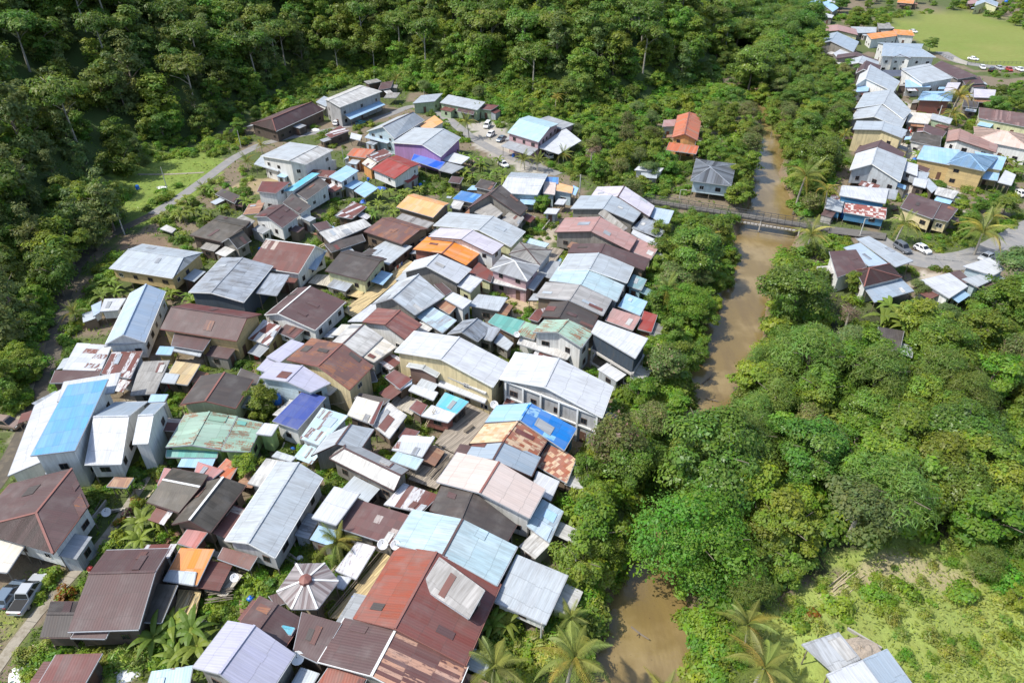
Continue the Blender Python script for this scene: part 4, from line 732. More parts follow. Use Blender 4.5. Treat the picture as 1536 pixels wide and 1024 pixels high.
Sh('slanted zinc stall in the yard beside the white sheet stall', 'dwood', S((1393,267),(1407,281),(1398,289),'zinc',3.0,2.7))
Sh('low dirty white shed below the yellow two storey house', 'gwood', S((1406,280),(1438,287),(1430,298),'whited',3.0,2.7,D=(1402,291)))
Sh('little brown and zinc roofed porch between the white stall and the yellow house', 'gwood', S((1378,247),(1395,253),(1391,259),'brown',3.4,3.1), S((1377,257),(1394,259),(1390,269),'zinc',3.0,2.8))

lean_tos(190, 5)
# ------------------------------------------------------------------ terrain, river, roads
HILL = PL([(-420,1000),(-120,700),(20,560),(66,440),(112,365),(172,292),(235,238),(318,206),(372,176),(452,126),(560,108),(632,122),(760,148),(868,176),(985,148),(1060,128),(1105,95),(1140,50),(1160,10),(1170,-20)])
HILLP = HILL+[(160, 900), (-900, 900), (-900, 40)]
RIV = [((1118,128),(1128,136)),((1131,150),(1143,152)),((1148,178),(1172,186)),((1146,215),(1180,222)),((1134,258),(1164,258)),((1130,296),(1186,306)),((1112,345),(1190,352)),((1096,395),(1168,398)),((1076,440),(1146,452)),((1056,490),(1140,500)),((1040,550),(1112,556)),((1028,610),(1082,620)),((1004,670),(1056,682)),((975,735),(1030,748)),((955,790),(1015,810)),((940,850),(1010,864)),((926,890),(1026,912)),((912,950),(1032,962)),((900,1010),(1028,1020)),((885,1080),(1022,1090)),((860,1200),(1010,1210))]
WZ = -2.6
RL = [W2(a, WZ)[:2] for a, b in RIV]; RR = [W2(b, WZ)[:2] for a, b in RIV]
RPOLY = [tuple(p) for p in RL]+[tuple(p) for p in RR[::-1]]
RMID = [tuple((a+b)/2) for a, b in zip(RL, RR)]
RHW = np.array([np.linalg.norm(a-b)/2 for a, b in zip(RL, RR)])
def height(X, Y):
    X = np.asarray(X, float); Y = np.asarray(Y, float)
    d, _ = pdist(HILL, X, Y); ins = inside(HILLP, X, Y); d = np.where(ins, d, 0)
    h = 0.56*d*np.clip(d/14, 0, 1)*.5+.28*d; h = np.minimum(h, 70+.12*d)
    z = h+(vnoise(X, Y, 26, 3)-.5)*np.clip(d*.25, 0, 7)
    dr, T = pdist(RMID, X, Y); hw = np.interp(T, np.arange(len(RHW)), RHW)
    e = dr-hw; k = np.clip((e+.5)/3.2, 0, 1); k = k*k*(3-2*k)
    bank = -3.4+k*3.4
    near = np.clip(1-d/4, 0, 1)
    z = np.where(e < 2.7, z*k+bank*1.0, z)
    # grassy slope at the lower right
    gs = inside(PL([(1130,930),(1260,840),(1420,800),(1700,760),(1900,1400),(1100,1300)]), X, Y)
    z = z+np.where(gs, (vnoise(X, Y, 9, 5)-.4)*.8, 0)
    return z
def hz(x, y): return float(height(np.array([x]), np.array([y]))[0])
ZN = [  # colour zones, photo pixels on the ground, linear albedo
    ('lawn', [(165,262),(205,232),(330,226),(346,250),(300,285),(240,330),(196,345),(180,300)], (.175,.24,.04)),
    ('lawn', [(1180,905),(1250,842),(1360,800),(1500,800),(1800,830),(1900,1300),(1130,1200),(1120,980)], (.25,.305,.07)),
    ('dry', [(1222,895),(1262,860),(1330,836),(1410,834),(1462,858),(1480,895),(1430,890),(1380,875),(1330,880),(1280,900)], (.36,.32,.17)),
    ('field', [(1330,38),(1372,22),(1440,15),(1480,16),(1580,44),(1700,120),(1480,97),(1448,90),(1405,80),(1370,58)], (.20,.228,.042)),
    ('dirt', [(752,440),(800,440),(812,452),(800,480),(756,470)], (.44,.34,.22)), ('dirt', [(700,185),(745,182),(790,225),(830,260),(800,270),(720,225)], (.36,.33,.28)),
    ('dirt', [(195,345),(300,380),(240,385),(160,370)], (.20,.14,.09)), ('dirt', [(340,280),(430,255),(440,270),(380,300)], (.32,.25,.14)), 
    ('dirt', [(195,540),(260,538),(300,545),(235,640),(195,640)], (.33,.29,.24)), ('dirt', [(0,640),(60,560),(90,590),(20,700)], (.33,.29,.20)), ('lawn', [(0,900),(50,860),(100,850),(60,920),(0,1010)], (.19,.20,.06)),
    ('dirt', [(600,585),(640,600),(610,625),(580,600)], (.48,.40,.28)), ('dirt', [(810,330),(850,330),(820,390),(770,380)], (.40,.34,.26)), ('dirt', [(1370,410),(1400,405),(1430,440),(1390,450)], (.46,.40,.32)),
    ('dirt', [(1340,150),(1380,160),(1400,290),(1360,300),(1340,240)], (.42,.38,.32)), ('dirt', [(1390,260),(1440,290),(1440,320),(1400,300)], (.40,.36,.30)),
    ('forest', [(1000,700),(1100,560),(1150,440),(1250,420),(1290,470),(1440,450),(1600,400),(1700,800),(1480,790),(1250,835),(1180,900),(1050,940)], (.05,.055,.022)),
]
ZN = [(k, PL(p), c) for k, p, c in ZN]
def axis(lo, hi, st, out_lo, out_hi):
    a = list(np.arange(lo, hi+.01, st)); s = st; x = lo
    while x > out_lo: s *= 1.25; x -= s; a.insert(0, x)
    s = st; x = hi
    while x < out_hi: s *= 1.25; x += s; a.append(x)
    return np.array(a)
def hit(px, py, h=0.0):
    q = W(px, py, h); X1 = np.array([q[0]]); Y1 = np.array([q[1]])
    if not inside(HILLP, X1, Y1)[0] and pdist(RMID, X1, Y1)[0][0] > 12: return q
    d = ray(px, py); t = np.arange(60, 480, 2.0); X = d[0]*t; Y = d[1]*t; Z = CH+d[2]*t-h
    b = Z < height(X, Y); i = int(np.argmax(b)) if b.any() else len(t)-1
    return np.array((X[i], Y[i], Z[i]))
XS = axis(-135, 190, 1.3, -1500, 1500); YS = axis(24, 330, 1.3, -300, 2500)
GX, GY = np.meshgrid(XS, YS); GZ = height(GX, GY)
nx, ny = len(XS), len(YS)
V = np.stack([GX.ravel(), GY.ravel(), GZ.ravel()], 1)
i0 = (np.arange(ny-1)[:, None]*nx+np.arange(nx-1)[None]).ravel()
FF = np.stack([i0, i0+1, i0+1+nx, i0+nx], 1)
me = bpy.data.meshes.new('ground'); me.from_pydata(V.tolist(), [], FF.tolist())
jx = GX+(vnoise(GX, GY, 3, 1)-.5)*4; jy = GY+(vnoise(GX, GY, 3, 2)-.5)*4
colr = np.zeros(GX.shape+(3,)); colr[:] = (.085, .11, .03)
vil = vnoise(GX, GY, 7, 8)
colr = np.where((vil > .55)[..., None], np.array((.19, .15, .10)), colr)
dH, _ = pdist(HILL, GX, GY); inH = inside(HILLP, GX, GY)
colr = np.where(inH[..., None], np.array((.06, .095, .022)), colr)
for k, p, c in ZN:
    m = inside(p, jx, jy); colr = np.where(m[..., None], np.array(c)*(0.85+.3*vnoise(GX, GY, 4, 9))[..., None], colr)
fm = inside(ZN[3][1], GX, GY); fk = np.clip(vnoise(GX, GY, 16, 41)*.7+vnoise(GX, GY, 5, 42)*.5-.25, 0, 1)[..., None]; colr = np.where(fm[..., None], np.array((.17, .215, .036))*(1-fk)+np.array((.23, .235, .06))*fk, colr)
drv, Tr = pdist(RMID, GX, GY); eh = drv-np.interp(Tr, np.arange(len(RHW)), RHW)
colr = np.where((eh < 1.2)[..., None], np.array((.20, .14, .08)), colr)
at = me.color_attributes.new('zone', 'FLOAT_COLOR', 'POINT')
at.data.foreach_set('color', np.concatenate([colr.reshape(-1, 3), np.ones((nx*ny, 1))], 1).astype(np.float32).ravel())
me.polygons.foreach_set('use_smooth', [True]*len(me.polygons))
gm, nt, b = newmat('ground'); t = NT(nt); vc = t.n('ShaderNodeVertexColor'); vc.layer_name = 'zone'; tc = t.n('ShaderNodeTexCoord')
n1 = t.noise(tc.outputs['Object'], .45, 6, .65); n2 = t.noise(tc.outputs['Object'], 2.5, 4, .7)
h = t.n('ShaderNodeHueSaturation'); t.set(h.inputs['Color'], vc.outputs[0]); t.set(h.inputs['Value'], t.math('ADD', .45, t.math('ADD', t.math('MULTIPLY', n1, .6), t.math('MULTIPLY', n2, .55)))); t.set(h.inputs['Hue'], t.math('ADD', .47, t.math('MULTIPLY', n1, .06)))
t.set(b.inputs['Base Color'], h.outputs[0]); b.inputs['Roughness'].default_value = .95
bp = t.n('ShaderNodeBump'); bp.inputs['Strength'].default_value = .6; bp.inputs['Distance'].default_value = .25; t.set(bp.inputs['Height'], n2); t.set(b.inputs['Normal'], bp.outputs[0])
me.materials.append(gm); tag(link('ground', me), kind='structure')

# river water: one strip at the water level
mb = MB(); Vv = []
for a, b_ in zip(RL, RR):
    d = (b_-a)/np.linalg.norm(b_-a); a2 = a-d*2.2; b2 = b_+d*2.2
    for s in np.linspace(0, 1, 5): p = a2+(b2-a2)*s; Vv.append((p[0], p[1], WZ))
Fc = [(i*5+j, i*5+j+1, i*5+j+6, i*5+j+5) for i in range(len(RL)-1) for j in range(4)]
rme = None
wm, nt, b = newmat('river_water'); t = NT(nt); tc = t.n('ShaderNodeTexCoord')
n1 = t.noise(tc.outputs['Object'], .10, 4, .6); n2 = t.noise(tc.outputs['Object'], .7, 4); 
mp = t.n('ShaderNodeMapping'); t.set(mp.inputs[0], tc.outputs['Object']); mp.inputs['Scale'].default_value = (.35, .07, 1); mp.inputs['Rotation'].default_value = (0, 0, -.25)
n4 = t.noise(mp.outputs[0], 1.0, 5, .65)
c = t.mix(t.ramp(n1, .42, .62), (.225, .16, .058), (.335, .25, .115)); c = t.mix(t.math('MULTIPLY', t.ramp(n4, .45, .7), .55), c, (.16, .11, .05)); c = t.mix(t.math('MULTIPLY', n2, .25), c, (.22, .15, .07))
n5 = t.noise(tc.outputs['Object'], 1.9, 2); c = t.mix(t.math('MULTIPLY', t.ramp(n5, .70, .76), .6), c, (.07, .05, .025))
va = t.n('ShaderNodeVertexColor'); va.layer_name = 'bank_tone'; c = t.mix(t.math('MULTIPLY', va.outputs[0], .75), c, (.11, .078, .032))
t.set(b.inputs['Base Color'], c); b.inputs['Roughness'].default_value = .10; b.inputs['Specular IOR Level'].default_value = .6
n3 = t.noise(tc.outputs['Object'], 2.2, 3); bp = t.n('ShaderNodeBump'); bp.inputs['Strength'].default_value = .25; bp.inputs['Distance'].default_value = .12; t.set(bp.inputs['Height'], n3); t.set(b.inputs['Normal'], bp.outputs[0])
rme = mesh('river', Vv, Fc, wm); ra = rme.color_attributes.new('bank_tone', 'FLOAT_COLOR', 'POINT')
ra.data.foreach_set('color', np.array([[x, x, x, 1] for i in range(len(RL)) for x in (1.0, .35+.3*math.sin(i*1.7), .1+.2*abs(math.sin(i*.9)), .3*abs(math.sin(i*1.3+1)), .8)], np.float32).ravel())  # water colour goes darker brown towards both banks, lighter in midstream
tag(link('river', rme), kind='structure')

ROADZ = []
def strip(name, px, wid, mat, z=.03, kind='structure'):
    P = [W2(p)[:2] for p in px]
    Q = []
    for i in range(len(P)-1):
        n = max(1, int(np.linalg.norm(P[i+1]-P[i])//2))
        for j in range(n): Q.append(P[i]+(P[i+1]-P[i])*j/n)
    Q.append(P[-1]); Q = np.array(Q)
    for _ in range(3): Q[1:-1] = (Q[:-2]+2*Q[1:-1]+Q[2:])/4
    Vv = []; uv = []; L = 0
    for i, q in enumerate(Q):
        d = Q[min(i+1, len(Q)-1)]-Q[max(i-1, 0)]; d /= np.linalg.norm(d); n = np.array((-d[1], d[0]))
        if i: L += np.linalg.norm(q-Q[i-1])
        for s in (-1, -.33, .33, 1):
            p = q+n*s*wid/2; Vv.append((p[0], p[1], max(hz(p[0], p[1]), -.3)+z+.02*(1-abs(s)))); uv.append((s*wid/2, L))
    Fc = []; UV = []
    for i in range(len(Q)-1):
        for j in range(3):
            f = (i*4+j+1, i*4+j, i*4+j+4, i*4+j+5); Fc.append(f); UV += [uv[k] for k in f]
    ROADZ.append((Q, wid/2+.3)); return tag(link(name, mesh(name, Vv, Fc, mat, UV)), kind=kind)
def roadmat(name, col, dirt):
    m, nt, b = newmat(name); t = NT(nt); tc = t.n('ShaderNodeTexCoord'); uv = t.n('ShaderNodeUVMap'); uv.uv_map = 'UVMap'; u, v, _ = t.sep(uv.outputs[0])
    n1 = t.noise(tc.outputs['Object'], .5, 6, .7); n2 = t.noise(tc.outputs['Object'], 4, 3)
    c = t.mix(t.ramp(n1, .45, .65), col, dirt); c = t.mix(t.math('MULTIPLY', n2, .3), c, (.08, .07, .06))
    c = t.mix(t.math('MULTIPLY', t.math('LESS_THAN', t.math('FRACT', t.math('DIVIDE', v, 6)), .015), .5), c, (.06, .055, .05))
    t.set(b.inputs['Base Color'], c); b.inputs['Roughness'].default_value = .9; return m
RDA = roadmat('road_asphalt', (.27, .265, .26), (.34, .32, .29)); RDG = roadmat('road_gravel', (.10, .085, .065), (.17, .14, .095)); RDC = roadmat('path_concrete', (.36, .32, .25), (.24, .20, .14))
strip('road', [(-60,790),(8,706),(48,628),(70,565),(86,500),(96,440),(118,392),(150,362),(190,340),(236,318)], 2.8, RDG)
strip('road', [(230,321),(270,296),(312,266),(350,237),(392,216),(440,205),(500,194),(545,184),(585,172),(618,158),(640,160)], 3.2, RDA, .04)
strip('road', [(630,158),(672,178),(706,206),(745,228),(800,248),(838,262)], 3.4, RDA, .045)
strip('path', [(-10,1010),(18,962),(50,922),(88,884),(128,846),(168,796),(208,735),(246,672),(262,630)], 1.35, RDC, .05)
strip('road', [(1300,352),(1318,368),(1352,384),(1400,394),(1450,392),(1492,378),(1540,350),(1600,318)], 7.5, RDA, .04)
strip('road', [(1412,78),(1440,94),(1490,101),(1560,104),(1680,112)], 6.0, RDA, .05)
strip('path', [(206,262),(250,262),(306,259)], .9, RDC, .06)

# ------------------------------------------------------------------ decks and walkways
def deck(label, A, B, C_, z, mat, D=None, rail=False, cat='deck', name='timber_deck'):
    p, q, r = W2(A, z), W2(B, z), W2(C_, z); s = W2(D, z) if D else p+r-q
    org = (p+q+r+s)/4; org[2] = 0; root = tag(empty(name, org), label, cat)
    mb = MB(); sheet(mb, (p, q, r, s), 0, .1); mb.build('deck_boards', M[mat], root, org)
    FOOT.append([x[:2] for x in (p, q, r, s)])
    c = (p+q+r+s)/4
    for x, y in ((p, q), (q, r), (r, s), (s, p)):
        L = np.linalg.norm(y-x); n = max(1, int(L//3))
        for j in range(n):
            o = x+(y-x)*j/n; o = o+(c-o)*.04; add_post(root, org, o, hz(o[0], o[1])-.1, z-.09, .13)
    if rail:
        rb = MB()
        for x, y in rail if isinstance(rail, list) else ((s, p),):
            x = np.array(x); y = np.array(y); L = np.linalg.norm(y-x); n = max(2, int(L//2))
            for zz in (.45, .9): rb.beam(x+(0, 0, zz), y+(0, 0, zz), .06, .06)
            for j in range(n+1): o = x+(y-x)*j/n; rb.beam(o, o+(0, 0, .95), .07, .07)
        rb.build('railing', M['post'], root, org)
    return root
deck('long straw coloured plank walkway in the middle of the village', (611,389),(627,396),(530,476),1.3,'deck_tan',D=(514,466))
deck('wide grey plank deck beside the turquoise roofed hut', (700,603),(736,622),(690,684),1.3,'deck_grey',D=(652,664))
deck('brown plank walkway with loose boards below the wide grey deck', (651,666),(689,685),(655,733),1.28,'deck_grey',D=(612,718),rail=True)
deck('bamboo slat deck beside the big red roof', (576,828),(592,838),(530,930),1.4,'deck_tan',D=(494,926),rail=True)
deck('small straw plank platform below the beige dark roofed house', (514,424),(551,431),(540,447),1.1,'deck_tan',D=(503,438))
deck('bleached grey platform beside the white steep roofed house', (474,411),(507,413),(497,430),1.2,'deck_white',D=(462,424))
deck('tan plank deck with a heap of poles beside the orange sheet lean-to', (268,883),(302,886),(289,942),1.2,'deck_tan',D=(258,938))
deck('bleached slat platform below the maroon porch', (330,850),(364,862),(338,896),1.3,'deck_white',D=(306,885))
deck('bare cream plank floor beside the steep cream roof', (596,588),(634,601),(618,622),.7,'deck_white',D=(585,606))
deck('grey plank lane between the row houses and the pyramid roofs', (824,370),(846,374),(800,440),.6,'deck_grey',D=(786,432))

# ------------------------------------------------------------------ bridge
def bridge():
    a = W(962,299,0.6); b_ = W(1244,343,0.6); b_[2] = a[2] = .6; w = 2.2
    d = (b_-a); L = np.linalg.norm(d); u = d/L; n = np.array((-u[1], u[0], 0)); org = np.array(((a+b_)/2)); org[2] = 0
    root = tag(empty('footbridge', org), 'dark grey timber footbridge with railings crossing the brown river', 'bridge')
    mb = MB(); sheet(mb, (a+n*w/2, b_+n*w/2, b_-n*w/2, a-n*w/2), 0, .12); mb.build('deck_boards', M['deck_bridge'], root, org)
    for s in (-1, 1):
        rb = MB(); k = int(L//1.6); o = n*s*w/2
        for zz in (.5, 1.1): rb.beam(a+o+(0, 0, zz), b_+o+(0, 0, zz), .07, .09)
        for j in range(k+1): p = a+u*L*j/k+o; rb.beam(p-(0, 0, .6), p+(0, 0, 1.15), .08, .08)
        for j in range(k): p = a+u*L*j/k+o; q = a+u*L*(j+1)/k+o; rb.beam(p, q+(0, 0, 1.1), .04, .04)
        rb.build('railing', M['steel'], root, org)
    tb = MB()
    for s in (-1, 1): o = n*s*(w/2-.15); tb.beam(a+o-(0, 0, .3), b_+o-(0, 0, .3), .18, .36); tb.beam(a+o-(0, 0, 1.0), b_+o-(0, 0, 1.0), .12, .14)
    k = int(L//3)
    for j in range(k+1): p = a+u*L*j/k; tb.beam(p-n*w/2-(0, 0, .5), p+n*w/2-(0, 0, .5), .12, .16)
    for s in (-1, 1):
        for j in range(k): p = a+u*L*j/k+n*s*(w/2-.15); q = a+u*L*(j+1)/k+n*s*(w/2-.15); tb.beam(p-(0, 0, 1.0), q-(0, 0, .4), .06, .06)
    tb.build('girder', M['steel'], root, org)
    pb = MB(); o = -n*(w/2+.9)-np.array((0, 0, .9)); p0 = a+u*L*.34; p1 = a+u*L*.84; pb.tube([p0+o, p1+o], [.09, .09], 8); pb.build('water_pipe', M['steel'], root, org)
    cb = MB()
    for j in range(26): p = p0+(p1-p0)*(j+.5)/26+o; cb.beam(p-u*.32, p+u*.32, .3, .3)
    cb.build('pipe_collars', M['postw'], root, org)
    for f in (.30, .46, .66, .86):
        p = a+u*L*f; z0 = min(hz(p[0], p[1]), -2)-.5; pr = MB()
        for s in (-1, 1): q = p+n*s*(w/2-.2); pr.tube([(q[0], q[1], z0), (q[0], q[1], .3)], [.2, .18], 8)
        pr.build('pier', M['postw'], root, org)
    FOOT.append([x[:2] for x in (a+n*w/2, b_+n*w/2, b_-n*w/2, a-n*w/2)])
bridge()
deck('dark plank approach walkway at the right end of the footbridge', (1244,339),(1330,350),(1328,359),.55,'deck_bridge',D=(1242,349),rail=True,name='walkway')
# ------------------------------------------------------------------ foliage
def leafmat(name, col, vary=.14, trans=.42, rough=.5):
    m, nt, b = newmat('leaf_'+name); t = NT(nt); oi = t.n('ShaderNodeObjectInfo'); va = t.n('ShaderNodeVertexColor'); va.layer_name = 'tint'
    r, g, bl = t.sep(va.outputs[0]); tc = t.n('ShaderNodeTexCoord')
    h = t.n('ShaderNodeHueSaturation'); t.set(h.inputs['Color'], col)
    t.set(h.inputs['Hue'], t.math('ADD', .489, t.math('ADD', t.math('MULTIPLY', t.math('SUBTRACT', oi.outputs['Random'], .5), .05), t.math('MULTIPLY', t.math('SUBTRACT', g, .5), .05))))
    t.set(h.inputs['Saturation'], t.math('ADD', .88, t.math('MULTIPLY', bl, .2)))
    wn_ = t.n('ShaderNodeTexWhiteNoise', noise_dimensions='1D'); t.set(wn_.inputs['W'], t.math('MULTIPLY', oi.outputs['Random'], 517.3))
    t.set(h.inputs['Value'], t.math('MULTIPLY', t.math('ADD', .78, t.math('MULTIPLY', wn_.outputs[0], .44)), t.math('ADD', 1-vary*1.6, t.math('MULTIPLY', r, vary*3.2))))
    t.set(b.inputs['Base Color'], h.outputs[0]); b.inputs['Roughness'].default_value = rough; b.inputs['Specular IOR Level'].default_value = .3
    tr = t.n('ShaderNodeBsdfTranslucent'); h2 = t.n('ShaderNodeHueSaturation'); t.set(h2.inputs['Color'], h.outputs[0]); h2.inputs['Hue'].default_value = .485; h2.inputs['Value'].default_value = 1.25; t.set(tr.inputs[0], h2.outputs[0])
    ms = t.n('ShaderNodeMixShader'); ms.inputs[0].default_value = trans; t.nt.links.new(b.outputs[0], ms.inputs[1]); t.nt.links.new(tr.outputs[0], ms.inputs[2])
    out = nt.nodes['Material Output']; nt.links.new(ms.outputs[0], out.inputs[0]); return m
LM = dict(dark=leafmat('dark', (.13,.22,.042)), mid=leafmat('mid', (.145,.248,.034)), lite=leafmat('light', (.175,.30,.038)), olive=leafmat('olive', (.165,.225,.06)), round=leafmat('round', (.15,.31,.035), .10), gloss=leafmat('glossy', (.115,.205,.03), .2, .25, .35),
          bamb=leafmat('bamboo', (.175,.28,.06)), grey=leafmat('greygreen', (.155,.225,.075)), bush=leafmat('bush', (.185,.325,.033)), dead=leafmat('dry', (.19,.14,.085), .2, .1), gold=leafmat('golden', (.30,.17,.02), .3), purp=leafmat('purple', (.07,.03,.035)),
          banana=leafmat('banana', (.17,.26,.035), .12, .35), palm=leafmat('palm', (.20,.25,.05), .2, .25), palmy=leafmat('palm_yellow', (.36,.32,.05), .2, .25), grass=leafmat('grass', (.27,.345,.07), .2, .3))
def leaf_mesh(name, C_, N, size, asp, mats, tint, mi=None, flop=.0):
    """quads: centres C_, normals N (both k x 3); size array"""
    k = len(C_); N = N/(np.linalg.norm(N, axis=1, keepdims=True)+1e-9)
    r = RS.normal(size=(k, 3)); A = np.cross(N, r); A /= np.linalg.norm(A, axis=1, keepdims=True)+1e-9; B = np.cross(N, A)
    a = A*size[:, None]; b = B*(size*asp)[:, None]
    V = np.empty((k, 4, 3)); V[:, 0] = C_-a; V[:, 1] = C_-b*.9+a*.1-N*size[:, None]*flop; V[:, 2] = C_+a; V[:, 3] = C_+b*.9+a*.1-N*size[:, None]*flop
    me = bpy.data.meshes.new(name); me.vertices.add(4*k); me.vertices.foreach_set('co', V.astype(np.float32).ravel())
    me.loops.add(4*k); me.loops.foreach_set('vertex_index', np.arange(4*k, dtype=np.int32)); me.polygons.add(k); me.polygons.foreach_set('loop_start', np.arange(0, 4*k, 4, dtype=np.int32))
    me.update(calc_edges=True); me.validate()
    for m in mats: me.materials.append(m)
    if mi is not None: me.polygons.foreach_set('material_index', mi.astype(np.int32))
    at = me.color_attributes.new('tint', 'FLOAT_COLOR', 'POINT'); T = np.repeat(np.concatenate([tint, np.ones((k, 1))], 1)[:, None], 4, 1)
    at.data.foreach_set('color', T.astype(np.float32).ravel()); return me
def crown_arrays(rx, rz, puffs, n, leaf, seed, shape='dome', pr=.42, droop=.0):
    """clumped crown: puff centres spread over an uneven dome, leaves round each puff"""
    rs = np.random.RandomState(seed); Cs = []; Ns = []; Ti = []; Si = []
    for i in range(puffs):
        while True:
            p = rs.uniform(-1, 1, 3)
            if shape == 'dome':
                if p[2] < -.35 or np.linalg.norm(p) > 1 or np.linalg.norm(p) < .35: continue
            elif shape == 'full':
                if np.linalg.norm(p) > 1 or np.linalg.norm(p) < .4 or p[2] < -.85: continue
                p[:2] *= (1.0 if p[2] > 0 else .9)
            elif shape == 'cone':
                p[2] = rs.uniform(-1, 1); lim = (1-p[2])*.5*.75+.22
                if np.hypot(p[0], p[1]) > lim: continue
            elif shape == 'flat':
                if abs(p[2]) > .6 or np.linalg.norm(p*(1, 1, .9)) > 1 or np.linalg.norm(p[:2]) < .1: continue
            break
        rr = np.linalg.norm(p)
        wob = 1+.22*math.sin(3*math.atan2(p[1], p[0])+seed)*1
        c = p*np.array((rx*.78*wob, rx*.78*wob, rz*.8))
        q = pr*rx*rs.uniform(.55, 1.1)*(0.8 if shape == 'cone' else 1); m = max(8, int(n/puffs*rs.uniform(.6, 1.4)*(q/(pr*rx))))
        d = rs.normal(size=(m, 3)); d /= np.linalg.norm(d, axis=1, keepdims=True); d[:, 2] = np.where(d[:, 2] < -.3, -d[:, 2]*.7, d[:, 2])
        rad = q*np.where(rs.rand(m, 1) < .12, rs.uniform(1.0, 1.38, (m, 1)), rs.uniform(.55, 1.08, (m, 1))**.7)
        L = c+d*rad*np.array((1, 1, .72)); L[:, 2] -= droop*rad[:, 0]*np.hypot(d[:, 0], d[:, 1])
        nn = d*.8+c/np.array((rx, rx, rz))*.5+np.array((0, 0, .55))+rs.normal(size=(m, 3))*.42
        Cs.append(L); Ns.append(nn); tv = rs.uniform(.1, .9); tg = rs.uniform(0, 1)
        Ti.append(np.stack([np.clip(tv*.6+rs.uniform(0, .4, m), 0, 1), np.clip(tg+rs.normal(size=m)*.2, 0, 1), rs.uniform(0, 1, m)], 1)); Si.append(leaf*rs.uniform(.75, 1.25)*rs.choice((.55, .8, 1.0, 1.5), m, p=(.25, .35, .28, .12)))
    return np.concatenate(Cs), np.concatenate(Ns), np.concatenate(Ti), np.concatenate(Si)
def trunk_mesh(h, r, rx, seed, mat, limbs=4):
    rs = random.Random(seed); mb = MB(); lean = (rs.uniform(-.06, .06)*h, rs.uniform(-.06, .06)*h)
    top = np.array((lean[0], lean[1], h))
    mb.tube([(0, 0, -1.5), (0, 0, .0), (lean[0]*.4, lean[1]*.4, h*.5), top], [r*1.5, r*1.15, r*.8, r*.55], 8)
    for i in range(limbs):
        a = i*2*math.pi/limbs+rs.uniform(-.4, .4); l = rx*rs.uniform(.5, .8); b = top*rs.uniform(.62, .95)
        mb.tube([b, b+np.array((math.cos(a)*l*.5, math.sin(a)*l*.5, l*.45)), b+np.array((math.cos(a)*l, math.sin(a)*l, l*.7))], [r*.42, r*.28, r*.12], 5)
    return mesh('trunk', mb.V, mb.F, mat, mb.U, mb.M, True)
PROTO = {}
def proto(key, mat, rx, rz, th, n, leaf, shape='dome', puffs=26, pr=.42, bark='bark', asp=.62, r=.28, variants=2, mat2=None, f2=0, droop=0):
    L = []
    for v in range(variants):
        sd_ = hash_(key)+v*17
        C_, N, T, S_ = crown_arrays(rx, rz, puffs, n, leaf, sd_, shape, pr, droop)
        C_ = C_+np.array((0, 0, th+rz*.25)); mi = (RS.rand(len(C_)) < f2).astype(int) if mat2 else None
        me_ = leaf_mesh('crown', C_, N, S_, asp, [LM[mat]]+([LM[mat2]] if mat2 else []), T, mi)
        L.append((me_, trunk_mesh(th+rz*.3, r, rx, sd_, M[bark])))
    PROTO[key] = (L, th+rz*.35)
def hash_(s): return sum(ord(c)*(i+3) for i, c in enumerate(s)) % 9973
proto('forest_dark', 'dark', 5.0, 7.2, 4.6, 5200, .34, 'full', puffs=44, pr=.33, mat2='mid', f2=.3, variants=3)
proto('forest_mid', 'mid', 4.9, 6.4, 4.2, 5000, .34, 'full', puffs=40, pr=.33, mat2='lite', f2=.25, variants=3)
proto('forest_lite', 'lite', 4.5, 6.0, 4.2, 4600, .32, 'full', puffs=36, pr=.33, mat2='mid', f2=.3, variants=2)
proto('forest_olive', 'olive', 4.6, 8.0, 6, 5600, .32, 'cone', puffs=48, pr=.36, mat2='grey', f2=.4, variants=3)
proto('forest_flat', 'mid', 6.0, 3.4, 12, 4600, .36, 'flat', puffs=32, pr=.34, bark='barkl', variants=2, mat2='olive', f2=.3)
proto('round', 'round', 7.4, 7.0, 3.5, 24000, .18, puffs=80, pr=.30, variants=1)
proto('glossy', 'gloss', 6.2, 5.6, 4.5, 19000, .21, puffs=50, pr=.28, variants=2, mat2='mid', f2=.3)
proto('bank', 'mid', 4.6, 4.4, 3.4, 9500, .23, 'full', puffs=40, pr=.30, variants=3, mat2='lite', f2=.4)
proto('banklite', 'lite', 4.2, 4.4, 3.2, 9000, .23, 'full', puffs=34, pr=.30, variants=2, mat2='bush', f2=.35)
proto('brownish', 'olive', 4.6, 4.6, 4.0, 9000, .20, puffs=38, pr=.38, variants=2, mat2='dead', f2=.12)
proto('bambooish', 'bamb', 5.0, 5.2, 4.2, 10000, .30, puffs=40, pr=.38, variants=3, mat2='mid', f2=.4, asp=.2, droop=.4)
proto('greyish', 'grey', 4.0, 3.8, 3.4, 7000, .2, puffs=30, variants=2, mat2='olive', f2=.4, bark='barkl')
proto('dead', 'dead', 2.6, 3.0, 3.6, 1600, .17, puffs=14, variants=1, bark='barkl', asp=.3)
TQ = []
def tree(key, x, y, s, label, cat, group, name='tree', sz=None, z=None):
    TQ.append(dict(k=key, x=x, y=y, s=s, label=label, cat=cat, group=group, name=name, sz=sz, z=hz(x, y) if z is None else z, fix=group is None))
def place(key, x, y, s, label, cat, group, name='tree', sz=None, z=None):
    L, ch = PROTO[key]; cm, tm = L[R_.randrange(len(L))]
    r = tag(empty(name, (x, y, (hz(x, y) if z is None else z)-.1)), label, cat, group); r.scale = (s, s, sz or s*R_.uniform(.92, 1.1)); r.rotation_euler = (0, 0, R_.uniform(0, 6.28))
    link('crown', cm, r); link('trunk', tm, r); return r
